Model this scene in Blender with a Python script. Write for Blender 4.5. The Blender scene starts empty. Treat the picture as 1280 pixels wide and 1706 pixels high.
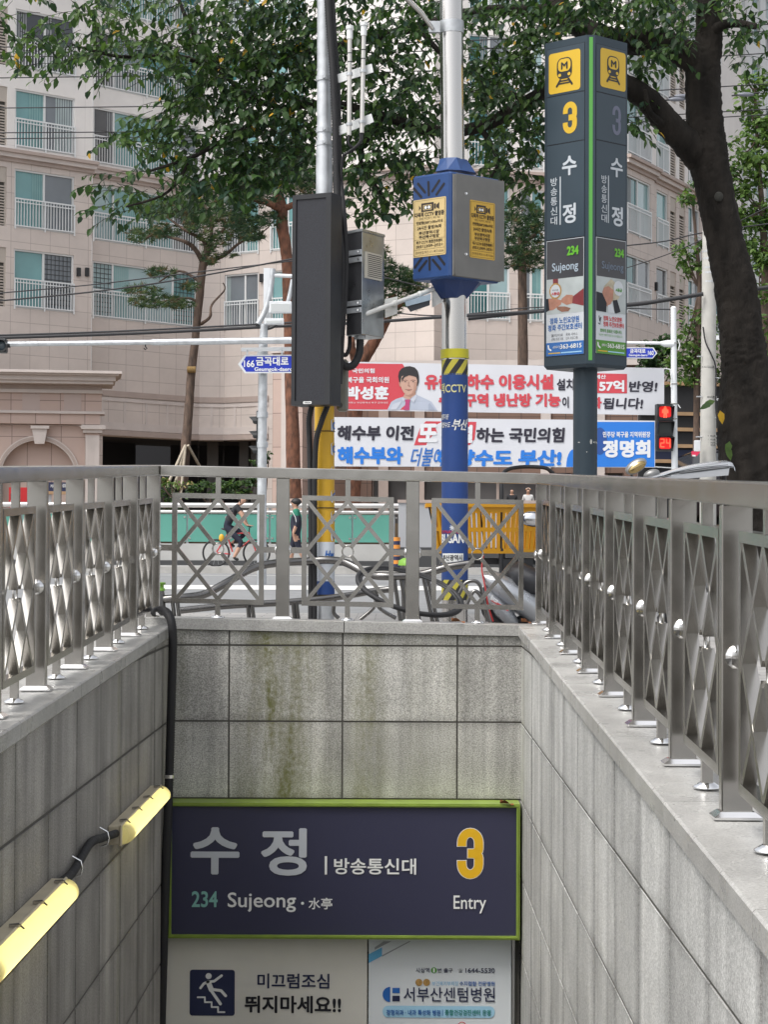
import bpy, bmesh, math, random
import numpy as np
from mathutils import Vector, Matrix
random.seed(7)
SC = bpy.context.scene
COL = SC.collection
# ------------------------------------------------------------------ camera
F = 3300.0                                   # focal length in pixels of the 1280 px wide photograph
_c = Vector((18.0, -62.0, -F)).normalized()  # where the stairwell axis points, in camera axes
_z = Vector((0.004, 1.0, 0.0)); _z = (_z - _c * _z.dot(_c)).normalized()
_x = _c.cross(_z)
RW = Matrix((_x, _c, _z))                    # camera axes -> world
cd = bpy.data.cameras.new("camera"); cam = bpy.data.objects.new("camera", cd); COL.objects.link(cam)
cam.matrix_world = RW.to_4x4()
cd.sensor_fit = 'HORIZONTAL'; cd.sensor_width = 36.0; cd.lens = 36.0 * F / 1280.0
cd.clip_start = 0.1; cd.clip_end = 3000.0
SC.camera = cam
# ------------------------------------------------------------------ sky, sun, exposure
SUN_EL, SUN_AZ = math.radians(58), math.radians(232)
W = bpy.data.worlds.new("World"); SC.world = W; W.use_nodes = True
nt = W.node_tree; bg = nt.nodes["Background"]
sky = nt.nodes.new("ShaderNodeTexSky"); sky.sky_type = 'NISHITA'; sky.sun_disc = False
sky.sun_elevation = SUN_EL; sky.sun_rotation = SUN_AZ
sky.air_density = 1.0; sky.dust_density = 4.0; sky.ozone_density = 1.0
hs = nt.nodes.new("ShaderNodeHueSaturation"); hs.inputs["Saturation"].default_value = 0.22
nt.links.new(sky.outputs[0], hs.inputs["Color"]); nt.links.new(hs.outputs[0], bg.inputs[0])
bg.inputs[1].default_value = 0.15
sd = bpy.data.lights.new("sun", 'SUN'); sd.energy = 1.4; sd.angle = math.radians(25); sd.color = (1.0, 0.96, 0.9)
so = bpy.data.objects.new("sun", sd); COL.objects.link(so)
_sv = Vector((math.sin(SUN_AZ) * math.cos(SUN_EL), math.cos(SUN_AZ) * math.cos(SUN_EL), math.sin(SUN_EL)))
so.rotation_euler = (-_sv).to_track_quat('-Z', 'Y').to_euler(); so.location = (0, 0, 60)
SC.view_settings.view_transform = 'Standard'; SC.view_settings.look = 'None'
SC.view_settings.gamma = 1.0; SC.view_settings.exposure = 0.70
SC.cycles.max_bounces = 6; SC.cycles.diffuse_bounces = 3; SC.cycles.glossy_bounces = 3
SC.cycles.transmission_bounces = 3; SC.cycles.use_denoising = True
# ------------------------------------------------------------------ helpers
def V(*a): return Vector(a)
def ray(px, py):
    return RW @ Vector((px - 640.0, 853.0 - py, -F))
def P(px, py, Y):
    d = ray(px, py); return d * (Y / d.y)
def GZ(px, Y, z):                 # point at height z above a given column of the photo
    d = ray(px, 915); p = d * (Y / d.y); return Vector((p.x, Y, z))

def mat(name, col, rough=0.6, metal=0.0, var=0.0, vs=6.0, bump=0.0, bs=60.0, emit=None, es=1.0, spec=0.5, coat=0.0, stretch=None):
    m = bpy.data.materials.new(name); m.use_nodes = True
    n = m.node_tree.nodes; l = m.node_tree.links
    b = n["Principled BSDF"]
    c = (col[0], col[1], col[2], 1.0)
    b.inputs["Base Color"].default_value = c
    b.inputs["Roughness"].default_value = rough; b.inputs["Metallic"].default_value = metal
    b.inputs["Specular IOR Level"].default_value = spec
    if coat: b.inputs["Coat Weight"].default_value = coat
    if var or bump:
        tc = n.new("ShaderNodeTexCoord"); src = tc.outputs["Object"]
        if stretch:
            mp = n.new("ShaderNodeMapping"); mp.inputs["Scale"].default_value = stretch
            l.new(src, mp.inputs[0]); src = mp.outputs[0]
        if var:
            t = n.new("ShaderNodeTexNoise"); t.inputs["Scale"].default_value = vs; t.inputs["Detail"].default_value = 6
            l.new(src, t.inputs["Vector"])
            r = n.new("ShaderNodeMapRange"); r.inputs[1].default_value = 0.3; r.inputs[2].default_value = 0.7
            r.inputs[3].default_value = 1 - var; r.inputs[4].default_value = 1 + var
            l.new(t.outputs["Fac"], r.inputs[0])
            mx = n.new("ShaderNodeMix"); mx.data_type = 'RGBA'; mx.blend_type = 'MULTIPLY'
            mx.inputs[0].default_value = 1.0; mx.inputs[6].default_value = c
            l.new(r.outputs[0], mx.inputs[7]); l.new(mx.outputs[2], b.inputs["Base Color"])
            rr = n.new("ShaderNodeMapRange"); rr.inputs[1].default_value = 0.3; rr.inputs[2].default_value = 0.7
            rr.inputs[3].default_value = max(0.02, rough - 0.12 * min(1, var * 4)); rr.inputs[4].default_value = min(1, rough + 0.1 * min(1, var * 4))
            l.new(t.outputs["Fac"], rr.inputs[0]); l.new(rr.outputs[0], b.inputs["Roughness"])
        if bump:
            t2 = n.new("ShaderNodeTexNoise"); t2.inputs["Scale"].default_value = bs; t2.inputs["Detail"].default_value = 4
            l.new(src, t2.inputs["Vector"])
            bp = n.new("ShaderNodeBump"); bp.inputs["Strength"].default_value = bump; bp.inputs["Distance"].default_value = 0.02
            l.new(t2.outputs["Fac"], bp.inputs["Height"]); l.new(bp.outputs[0], b.inputs["Normal"])
    if emit:
        b.inputs["Emission Color"].default_value = (*emit, 1); b.inputs["Emission Strength"].default_value = es
    return m

class MB:
    """collects faces, then links them as one mesh object"""
    def __init__(s): s.v = []; s.f = []; s.m = []; s.s = []; s.mats = []
    def mi(s, m):
        if m not in s.mats: s.mats.append(m)
        return s.mats.index(m)
    def add(s, vs, fs, m, smooth=False):
        o = len(s.v); k = s.mi(m)
        s.v.extend([tuple(p) for p in vs])
        for f in fs: s.f.append(tuple(i + o for i in f)); s.m.append(k); s.s.append(smooth)
        return s
    def box(s, c, d, m, M=None, taper=1.0):
        x, y, z = d[0] / 2, d[1] / 2, d[2] / 2
        vs = []
        for k in (-1, 1):
            t = taper if k > 0 else 1.0
            for (a, b) in ((-1, -1), (1, -1), (1, 1), (-1, 1)): vs.append(Vector((a * x * t, b * y * t, k * z)))
        if M is not None: vs = [M @ q for q in vs]
        c = Vector(c); vs = [q + c for q in vs]
        return s.add(vs, [(3, 2, 1, 0), (4, 5, 6, 7), (0, 1, 5, 4), (1, 2, 6, 5), (2, 3, 7, 6), (3, 0, 4, 7)], m)
    def bar(s, a, b, w, d, m, up=(0, 1, 0)):
        """rectangular bar a->b, w across, d along 'up'"""
        a = Vector(a); b = Vector(b); t = (b - a).normalized(); up = Vector(up)
        up = (up - t * up.dot(t)).normalized(); r = t.cross(up)
        vs = []
        for p in (a, b):
            for (i, j) in ((-1, -1), (1, -1), (1, 1), (-1, 1)): vs.append(p + r * (i * w / 2) + up * (j * d / 2))
        return s.add(vs, [(3, 2, 1, 0), (4, 5, 6, 7), (0, 1, 5, 4), (1, 2, 6, 5), (2, 3, 7, 6), (3, 0, 4, 7)], m)
    def tube(s, pts, r, m, n=10, smooth=True, cap=True, close=False, jit=0.0):
        pts = [Vector(p) for p in pts]; N = len(pts)
        if not hasattr(r, '__len__'): r = [r] * N
        vs = []; prev = None
        for i, p in enumerate(pts):
            if close: t = (pts[(i + 1) % N] - pts[i - 1])
            else: t = pts[min(i + 1, N - 1)] - pts[max(i - 1, 0)]
            t = t.normalized() if t.length > 1e-9 else Vector((0, 0, 1))
            if prev is None:
                q = Vector((0, 0, 1)) if abs(t.z) < 0.9 else Vector((1, 0, 0))
                prev = (q - t * q.dot(t)).normalized()
            else:
                prev = (prev - t * prev.dot(t)).normalized()
            b = t.cross(prev)
            for k in range(n):
                a = 2 * math.pi * k / n; rr = r[i] * (1 + (random.uniform(-jit, jit) if jit else 0))
                vs.append(p + (prev * math.cos(a) + b * math.sin(a)) * rr)
        fs = []
        for i in range(N if close else N - 1):
            j = (i + 1) % N
            for k in range(n):
                k2 = (k + 1) % n
                fs.append((i * n + k, i * n + k2, j * n + k2, j * n + k))
        s.add(vs, fs, m, smooth)
        if cap and not close:
            s.add(vs[:n], [tuple(range(n))[::-1]], m); s.add(vs[-n:], [tuple(range(n))], m)
        return s
    def cyl(s, a, b, r, m, n=16, r2=None): return s.tube([a, b], [r, r if r2 is None else r2], m, n)
    def ell(s, c, rad, m, n=14, k=9, M=None):
        c = Vector(c); vs = []; fs = []
        for i in range(k + 1):
            th = math.pi * i / k
            for j in range(n):
                ph = 2 * math.pi * j / n
                q = Vector((rad[0] * math.sin(th) * math.cos(ph), rad[1] * math.sin(th) * math.sin(ph), rad[2] * math.cos(th)))
                vs.append(c + (M @ q if M is not None else q))
        for i in range(k):
            for j in range(n):
                j2 = (j + 1) % n
                fs.append((i * n + j, (i + 1) * n + j, (i + 1) * n + j2, i * n + j2))
        return s.add(vs, fs, m, True)
    def loft(s, rings, m, smooth=True, cap=True):
        n = len(rings[0]); vs = [p for r in rings for p in r]; fs = []
        for i in range(len(rings) - 1):
            for k in range(n):
                k2 = (k + 1) % n
                fs.append((i * n + k, i * n + k2, (i + 1) * n + k2, (i + 1) * n + k))
        s.add(vs, fs, m, smooth)
        if cap: s.add(rings[0], [tuple(range(n))[::-1]], m); s.add(rings[-1], [tuple(range(n))], m)
        return s
    def poly(s, fr, uv, m, n=0.0, th=0.0):
        """polygon on a frame; with th it is a slab of that thickness standing proud of it"""
        a = [fr.pt(u, v, n) for u, v in uv]; k = len(a)
        s.add(a, [tuple(range(k))], m)
        if th:
            b = [fr.pt(u, v, n - th) for u, v in uv]
            s.add(b, [tuple(range(k))[::-1]], m)
            s.add(a + b, [(i, (i + 1) % k, k + (i + 1) % k, k + i) for i in range(k)], m)
        return s
    def rect(s, fr, u0, v0, u1, v1, m, n=0.0, th=0.0): return s.poly(fr, [(u0, v0), (u1, v0), (u1, v1), (u0, v1)], m, n, th)
    def rrect(s, fr, u0, v0, u1, v1, r, m, n=0.0, th=0.0):
        uv = []
        for (cx, cy, a0) in ((u1 - r, v0 + r, -90), (u1 - r, v1 - r, 0), (u0 + r, v1 - r, 90), (u0 + r, v0 + r, 180)):
            for k in range(6):
                a = math.radians(a0 + 18 * k); uv.append((cx + r * math.cos(a), cy + r * math.sin(a)))
        return s.poly(fr, uv, m, n, th)
    def disc(s, fr, u, v, r, m, n=0.0, k=20, rv=None):
        return s.poly(fr, [(u + r * math.cos(2 * math.pi * i / k), v + (rv or r) * math.sin(2 * math.pi * i / k)) for i in range(k)], m, n)
    def ring(s, fr, u, v, r0, r1, m, n=0.0, k=24, a0=0, a1=360):
        pts = []; steps = k
        for i in range(steps + 1):
            a = math.radians(a0 + (a1 - a0) * i / steps)
            pts += [fr.pt(u + r0 * math.cos(a), v + r0 * math.sin(a), n), fr.pt(u + r1 * math.cos(a), v + r1 * math.sin(a), n)]
        return s.add(pts, [(2 * i, 2 * i + 1, 2 * i + 3, 2 * i + 2) for i in range(steps)], m)
    def stroke(s, fr, pts, w, m, n=0.0):
        """flat thick polyline with round ends on a frame"""
        for i in range(len(pts) - 1):
            a = Vector(pts[i]); b = Vector(pts[i + 1]); t = (b - a).normalized(); q = Vector((-t.y, t.x)) * w / 2
            s.poly(fr, [tuple(a - q), tuple(b - q), tuple(b + q), tuple(a + q)], m, n + 0.00002 * i)
        for i, p in enumerate(pts): s.disc(fr, p[0], p[1], w / 2, m, n + 0.0005 + 0.00002 * i, 10)
        return s
    def text(s, fr, body, box, m, n=0.004, bold=0.0, shear=0.0, out=None, ob=0.03, uv=False, dn=0.00025):
        """flat lettering fitted into a box; bold lays shifted copies of the strokes over one another"""
        if not uv:
            x0, y0, x1, y1 = box; xm = (x0 + x1) / 2; ym = (y0 + y1) / 2
            u0 = fr.px(x0, ym)[0]; u1 = fr.px(x1, ym)[0]; v0 = fr.px(xm, y1)[1]; v1 = fr.px(xm, y0)[1]
        else: u0, v0, u1, v1 = box
        vs, fs = glyphs(body, 0.0, shear)
        lo = vs.min(0); hi = vs.max(0)
        def put(b, m, n):
            l2 = lo - b0; sp = np.maximum(hi - lo + 2 * b0, 1e-6)
            offs = [(0, 0)] + ([(b * math.cos(math.radians(a)), b * math.sin(math.radians(a))) for a in (range(22, 382, 45) if b < .04 else range(10, 370, 20))] if b > 0 else [])
            for i, o in enumerate(offs):
                k = (vs + np.array(o) - l2) / sp
                s.add([fr.pt(u0 + a_ * (u1 - u0), v0 + b_ * (v1 - v0), n + dn * i) for a_, b_ in k], fs, m)
        b0 = bold
        if out is not None: put(bold + ob, out, n - dn * 10)
        put(bold, m, n)
        return s
    def three(s, fr, box, m, n=0.004, out=None, k=.30):
        """condensed sign-style 3: even stroke, flat ends"""
        x0, y0, x1, y1 = box; xm = (x0 + x1) / 2; ym = (y0 + y1) / 2
        u0 = fr.px(x0, ym)[0]; u1 = fr.px(x1, ym)[0]; v0 = fr.px(xm, y1)[1]; v1 = fr.px(xm, y0)[1]; w = u1 - u0; h = v1 - v0
        t = k * w; a = w / 2 - t / 2; rv = .20 * h          # centre line half width, corner height
        def half(vt, vb, flip):
            # centre line of one bowl, open end on the left
            pts = []
            for i in range(13):
                an = math.radians(180 - 15 * i); pts.append((u0 + w / 2 + a * math.cos(an), vt - rv - t / 2 + rv * math.sin(an)))
            pts = [(u0 + t / 2, vt - t / 2 - rv - .07 * h)] + pts + [(u1 - t / 2, vb + t * .45 + .09 * h)]
            for i in range(1, 6): an = math.radians(-18 * i); pts.append((u1 - t / 2 - .26 * w + .26 * w * math.cos(an), vb + t * .45 + .09 * h + .09 * h * math.sin(an)))
            pts.append((u0 + .40 * w, vb + t * .45)); return pts
        vm = (v0 + v1) / 2
        top = half(v1, vm - t * .45, False); bot = [(p[0], v0 + v1 - p[1]) for p in top]
        def ribbon(pts, tw, m, n):
            P_ = [Vector(p) for p in pts]; L = []; R = []
            for i, p in enumerate(P_):
                d = (P_[min(i + 1, len(P_) - 1)] - P_[max(i - 1, 0)]).normalized(); q = Vector((-d.y, d.x)) * tw / 2; e = d * ((tw - t) / 2) * (1 if i == len(P_) - 1 else (-1 if i == 0 else 0)); L.append(p + q + e); R.append(p - q + e)
            s.add([fr.pt(*p, n) for p in L] + [fr.pt(*p, n) for p in R], [(i, i + 1, len(L) + i + 1, len(L) + i) for i in range(len(L) - 1)], m)
        for i, pts in enumerate((top, bot)):
            if out is not None: ribbon(pts, t * 1.13, out, n - .001 + .0002 * i)
            ribbon(pts, t, m, n + .0003 * i)
        return s
    def build(s, name, parent=None, bevel=0.0, origin=None, auto=False):
        me = bpy.data.meshes.new(name)
        if parent is not None: o0 = world_loc(parent)
        elif origin is not None: o0 = Vector(origin)
        else:
            a = np.array(s.v); o0 = Vector(((a[:, 0].min() + a[:, 0].max()) / 2, (a[:, 1].min() + a[:, 1].max()) / 2, a[:, 2].min()))
        vv = [(p[0] - o0.x, p[1] - o0.y, p[2] - o0.z) for p in s.v]
        me.from_pydata(vv, [], s.f)
        for m in s.mats: me.materials.append(m)
        me.polygons.foreach_set("material_index", s.m); me.polygons.foreach_set("use_smooth", s.s)
        me.update()
        if bevel:
            bm = bmesh.new(); bm.from_mesh(me); bmesh.ops.remove_doubles(bm, verts=bm.verts, dist=1e-5)
            es = [e for e in bm.edges if len(e.link_faces) == 2 and e.calc_face_angle(0) > 0.5]
            bmesh.ops.bevel(bm, geom=es, offset=bevel, segments=1, affect='EDGES', clamp_overlap=True)
            bm.to_mesh(me); bm.free()
        o = bpy.data.objects.new(name, me); COL.objects.link(o)
        if parent is not None: o.parent = parent
        else: o.location = o0
        return o

def world_loc(o):
    p = Vector(o.location)
    while o.parent is not None: o = o.parent; p = p + Vector(o.location)
    return p
def tag(o, label, cat, group=None, kind=None):
    if label: o["label"] = label
    if cat: o["category"] = cat
    if group: o["group"] = group
    if kind: o["kind"] = kind
    return o
def thing(name, label, cat, loc, group=None):
    o = bpy.data.objects.new(name, None); COL.objects.link(o); o.location = loc; o.empty_display_size = 0.1
    return tag(o, label, cat, group)
def struct(o): o["kind"] = "structure"; return o
def copy_tree(o, parent=None):
    c = o.copy(); COL.objects.link(c); c.parent = parent
    for ch in list(o.children): copy_tree(ch, c)
    return c

class Fr:
    """a flat frame: origin, u along, v up, n towards the viewer side"""
    def __init__(s, o, u, v=(0, 0, 1)):
        s.o = Vector(o); s.u = Vector(u).normalized(); v = Vector(v); s.v = (v - s.u * v.dot(s.u)).normalized(); s.n = s.u.cross(s.v)
    def pt(s, u, v, n=0.0): return s.o + s.u * u + s.v * v + s.n * n
    def px(s, x, y):
        d = ray(x, y); t = s.o.dot(s.n) / d.dot(s.n); q = d * t - s.o
        return (q.dot(s.u), q.dot(s.v))
    def up(s, x): return s.px(x, 915)[0]
    def at(s, n): return Fr(s.o + s.n * n, s.u, s.v)
def fr_px(xa, Ya, xb, Yb, z=0.0):
    a = GZ(xa, Ya, z); b = GZ(xb, Yb, z); return Fr(a, b - a)
class Cyl:
    """wraps (u,v) round a (slightly leaning) pole; u = 0 faces the camera"""
    def __init__(s, c, r, c2=None):
        s.c = Vector(c); s.r = r; s.a0 = math.atan2(-s.c.y, -s.c.x)
        d = (Vector(c2) - s.c) if c2 is not None else Vector((0, 0, 1)); s.ax = d.x / d.z; s.ay = d.y / d.z
    def pt(s, u, v, n=0.0):
        a = s.a0 + u / s.r; rr = s.r + n
        return Vector((s.c.x + s.ax * v + rr * math.cos(a), s.c.y + s.ay * v + rr * math.sin(a), s.c.z + v))
    def px(s, x, y):
        d = ray(x, y); d = d / d.y; v = d.z * s.c.y - s.c.z; k = 0
        for _ in range(3):
            cx = s.c.x + s.ax * v; cy = s.c.y + s.ay * v
            k = max(-0.97, min(0.97, (d.x * cy - cx) / s.r)); v = d.z * (cy - s.r * math.sqrt(1 - k * k)) - s.c.z
        return (s.r * math.asin(k), v)

_G = {}
def glyphs(body, bold=0.0, shear=0.0):
    key = (body, shear)
    if key in _G: return _G[key]
    cu = bpy.data.curves.new("t", 'FONT'); cu.body = body; cu.size = 1.0; cu.shear = shear
    cu.resolution_u = 4 if len(body) < 4 else 3; cu.fill_mode = 'BOTH'; cu.space_line = 1.0
    o = bpy.data.objects.new("t", cu); COL.objects.link(o)
    dg = bpy.context.evaluated_depsgraph_get(); dg.update()
    me = bpy.data.meshes.new_from_object(o.evaluated_get(dg))
    vs = np.array([(p.co.x, p.co.y) for p in me.vertices]) if len(me.vertices) else np.zeros((1, 2))
    fs = [tuple(p.vertices) for p in me.polygons]
    bpy.data.objects.remove(o); bpy.data.curves.remove(cu); bpy.data.meshes.remove(me)
    _G[key] = (vs, fs); return _G[key]

def spline(pts, n=6):
    """smooth curve through the points"""
    pts = [Vector(p) for p in pts]; out = []
    for i in range(len(pts) - 1):
        p0 = pts[max(i - 1, 0)]; p1 = pts[i]; p2 = pts[i + 1]; p3 = pts[min(i + 2, len(pts) - 1)]
        for k in range(n):
            t = k / n
            out.append(0.5 * ((2 * p1) + (p2 - p0) * t + (2 * p0 - 5 * p1 + 4 * p2 - p3) * t * t + (3 * p1 - p0 - 3 * p2 + p3) * t ** 3))
    out.append(pts[-1]); return out
# ------------------------------------------------------------------ materials
def granite(name, base, streak=0.35, moss=None, rough=0.75, wet=0.0, speck=0.30, joint=None):
    m = bpy.data.materials.new(name); m.use_nodes = True
    n = m.node_tree.nodes; l = m.node_tree.links; b = n["Principled BSDF"]
    g = n.new("ShaderNodeNewGeometry"); pos = g.outputs["Position"]
    def noise(scale, detail=4, st=None, rg=0.5):
        src = pos
        if st:
            mp = n.new("ShaderNodeMapping"); mp.inputs["Scale"].default_value = st; l.new(src, mp.inputs[0]); src = mp.outputs[0]
        t = n.new("ShaderNodeTexNoise"); t.inputs["Scale"].default_value = scale; t.inputs["Detail"].default_value = detail
        t.inputs["Roughness"].default_value = rg; l.new(src, t.inputs["Vector"]); return t.outputs["Fac"]
    def mr(src, a, b_, c, d):
        r = n.new("ShaderNodeMapRange"); r.inputs[1].default_value = a; r.inputs[2].default_value = b_
        r.inputs[3].default_value = c; r.inputs[4].default_value = d; l.new(src, r.inputs[0]); return r.outputs[0]
    def mul(a, b_):
        q = n.new("ShaderNodeMath"); q.operation = 'MULTIPLY'
        for i, s_ in enumerate((a, b_)):
            if isinstance(s_, (int, float)): q.inputs[i].default_value = s_
            else: l.new(s_, q.inputs[i])
        return q.outputs[0]
    sp = mr(noise(110, 2, None, 0.8), 0.36, 0.64, 1 - speck, 1 + speck)
    lg = mr(noise(1.7, 6, None, 0.65), 0.3, 0.7, 0.80, 1.16)
    st0 = mr(noise(1.0, 5, (5.5, 5.5, 0.22), 0.62), 0.36, 0.62, -streak, streak * 0.45)
    q0 = n.new("ShaderNodeMath"); q0.operation = 'ADD'; q0.inputs[1].default_value = 1.0; l.new(mul(st0, mr(noise(0.9, 3), 0.35, 0.65, 0.35, 1.25)), q0.inputs[0]); stv = q0.outputs[0]
    if joint:
        xyz = n.new("ShaderNodeSeparateXYZ"); l.new(pos, xyz.inputs[0])
        for (axis, first, step, wid, dark) in joint:
            a1 = n.new("ShaderNodeMath"); a1.operation = 'SUBTRACT'; l.new(xyz.outputs[axis], a1.inputs[0]); a1.inputs[1].default_value = first
            pp = n.new("ShaderNodeMath"); pp.operation = 'PINGPONG'; l.new(a1.outputs[0], pp.inputs[0]); pp.inputs[1].default_value = step / 2
            jit = mr(noise(3.0, 4), 0.35, 0.65, 0.3, 1.6)
            wv = n.new("ShaderNodeMath"); wv.operation = 'DIVIDE'; l.new(pp.outputs[0], wv.inputs[0]); l.new(mul(jit, wid), wv.inputs[1])
            stv = mul(stv, mr(wv.outputs[0], 0, 1, dark, 1))
    at = n.new("ShaderNodeAttribute"); at.attribute_name = "tint"
    f = mul(mul(sp, lg), mul(stv, at.outputs["Fac"]))
    mx = n.new("ShaderNodeMix"); mx.data_type = 'RGBA'; mx.blend_type = 'MULTIPLY'; mx.inputs[0].default_value = 1
    mx.inputs[6].default_value = (*base, 1); l.new(f, mx.inputs[7]); out = mx.outputs[2]
    if moss:
        sx = n.new("ShaderNodeSeparateXYZ"); l.new(pos, sx.inputs[0])
        tot = None
        for (x0, wd, amt) in moss[1]:
            src = sx.outputs[moss[0]]
            q = n.new("ShaderNodeMath"); q.operation = 'SUBTRACT'; l.new(src, q.inputs[0]); q.inputs[1].default_value = x0
            a = n.new("ShaderNodeMath"); a.operation = 'ABSOLUTE'; l.new(q.outputs[0], a.inputs[0])
            k = mul(mr(a.outputs[0], 0, wd, 1, 0), amt)
            if tot is None: tot = k
            else:
                s_ = n.new("ShaderNodeMath"); s_.operation = 'ADD'; l.new(tot, s_.inputs[0]); l.new(k, s_.inputs[1]); tot = s_.outputs[0]
        tot = mul(tot, mr(noise(1.0, 6, (6, 6, 0.9), 0.7), 0.34, 0.68, 0, 1))
        tot = mul(tot, mr(noise(28, 3), 0.3, 0.7, 0.45, 1.1))
        m2 = n.new("ShaderNodeMix"); m2.data_type = 'RGBA'; l.new(tot, m2.inputs[0]); l.new(out, m2.inputs[6]); m2.inputs[7].default_value = (0.14, 0.14, 0.055, 1); out = m2.outputs[2]
    l.new(out, b.inputs["Base Color"])
    b.inputs["Roughness"].default_value = rough; b.inputs["Specular IOR Level"].default_value = 0.4
    if wet: l.new(mr(noise(2.2, 4), 0.35, 0.6, rough - wet, rough), b.inputs["Roughness"])
    bp = n.new("ShaderNodeBump"); bp.inputs["Strength"].default_value = 0.25; bp.inputs["Distance"].default_value = 0.004
    l.new(sp, bp.inputs["Height"]); l.new(bp.outputs[0], b.inputs["Normal"])
    return m
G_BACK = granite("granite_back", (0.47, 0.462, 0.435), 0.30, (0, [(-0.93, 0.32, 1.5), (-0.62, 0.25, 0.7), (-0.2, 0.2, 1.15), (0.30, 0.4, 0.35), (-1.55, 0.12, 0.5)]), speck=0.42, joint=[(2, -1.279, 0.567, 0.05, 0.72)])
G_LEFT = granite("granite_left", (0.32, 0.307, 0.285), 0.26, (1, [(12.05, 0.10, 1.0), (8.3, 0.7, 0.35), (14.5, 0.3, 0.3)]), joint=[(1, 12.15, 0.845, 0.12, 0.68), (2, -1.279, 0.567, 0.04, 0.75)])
G_RIGHT = granite("granite_right", (0.47, 0.47, 0.455), 0.22, (1, [(14.5, 0.3, 0.6)]), joint=[(1, 11.85, 0.845, 0.12, 0.70), (2, -1.279, 0.567, 0.045, 0.70)])
G_COP = granite("granite_coping", (0.39, 0.385, 0.37), 0.08, None, 0.42, 0.22, 0.22)
GROUT = mat("grout", (0.085, 0.08, 0.072), 0.9, var=0.3)
STEEL = mat("stainless", (0.45, 0.435, 0.41), 0.20, 1.0, var=0.09, vs=5)
STEEL_B = mat("stainless_polished", (0.86, 0.855, 0.85), 0.10, 1.0, var=0.05, vs=9)
GALV = mat("galvanised", (0.50, 0.52, 0.54), 0.5, 0.6, var=0.16, vs=9)
WHITEP = mat("white_paint", (0.74, 0.76, 0.76), 0.45, var=0.06, vs=5)
BLACKP = mat("black_plastic", (0.02, 0.021, 0.024), 0.5, var=0.15, vs=9)
RUBBER = mat("black_rubber", (0.013, 0.013, 0.015), 0.62, var=0.2, vs=20, bump=0.2, bs=90)
NAVY = mat("navy_sign", (0.036, 0.037, 0.073), 0.35)
LIME = mat("lime_frame", (0.22, 0.31, 0.05), 0.35, var=0.12, vs=7)
LET_G = mat("letter_grey", (0.50, 0.53, 0.57), 0.4)
LET_W = mat("letter_white", (0.78, 0.79, 0.78), 0.4)
LET_T = mat("letter_teal", (0.22, 0.47, 0.42), 0.4)
LET_Y = mat("letter_yellow", (0.72, 0.42, 0.012), 0.4)
CREAMB = mat("board_cream", (0.68, 0.665, 0.61), 0.5, var=0.05, vs=2)
WHITEB = mat("board_white", (0.70, 0.74, 0.77), 0.4, var=0.03, vs=2)
INK = mat("ink_black", (0.012, 0.012, 0.018), 0.5)
INK_N = mat("ink_navy", (0.016, 0.022, 0.07), 0.5)
BLUE1 = mat("print_blue", (0.02, 0.13, 0.45), 0.5)
BLUE2 = mat("print_light_blue", (0.12, 0.42, 0.70), 0.5)
BLUE3 = mat("print_pale_blue", (0.36, 0.62, 0.80), 0.5)
GREEN1 = mat("print_green", (0.10, 0.34, 0.05), 0.5)
RED1 = mat("print_red", (0.62, 0.055, 0.06), 0.5)
GOLD = mat("print_gold", (0.42, 0.25, 0.08), 0.5, var=0.3, vs=60)

# ------------------------------------------------------------------ stairwell
YB = 14.72
BW = fr_px(285, 14.72, 870, 14.72)
BWL = BW.pt(BW.up(285), 0).x; XL, XR = -1.673, 0.941
def lev(y): return BW.px(578, y)[1]
ROWS = [lev(1075), lev(1201.5), lev(1330)]
for k in range(1, 9): ROWS.append(ROWS[2] - 0.567 * k)
ZBOT = -6.6
def cop_l(Y): return -0.565 - 0.0340 * (14.72 - Y)
def cop_r(Y): return -0.563 - 0.0367 * (14.72 - Y)
def tiles(mb, pt, joints, top, rows, m, gap=0.009, th=0.03, tint=None):
    """rows of slabs, each a slightly proud plate; pt(s,z,n) maps to the world; top(s) cuts the first row"""
    for r in range(len(rows)):
        zb = rows[r]
        js = joints(r)
        for i in range(len(js) - 1):
            a, b = js[i] + gap / 2, js[i + 1] - gap / 2
            ta = min(rows[r - 1] - gap if r else 99, top(a)); tb = min(rows[r - 1] - gap if r else 99, top(b))
            ta = max(ta, zb + 0.0005); tb = max(tb, zb + 0.0005)
            if ta - zb < 0.004 and tb - zb < 0.004: continue
            e = 0.005; n0 = th + random.uniform(-0.0015, 0.0015)
            vs = [pt(a, zb, 0), pt(b, zb, 0), pt(b, tb, 0), pt(a, ta, 0), pt(a + e, zb + e, n0), pt(b - e, zb + e, n0), pt(b - e, max(tb - e, zb + e), n0), pt(a + e, max(ta - e, zb + e), n0)]
            k0 = len(mb.f)
            mb.add(vs, [(4, 5, 6, 7), (0, 1, 5, 4), (1, 2, 6, 5), (2, 3, 7, 6), (3, 0, 4, 7)], m)
            t = random.uniform(0.86, 1.1); tint.extend([t] * (len(mb.f) - k0))
def set_tint(o, tint):
    a = o.data.attributes.new("tint", 'FLOAT', 'FACE'); a.data.foreach_set("value", tint)
def seq(a, b, first, step):
    r = [a]; x = first
    while x < b - 0.05: r.append(x); x += step
    r.append(b); return r
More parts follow.
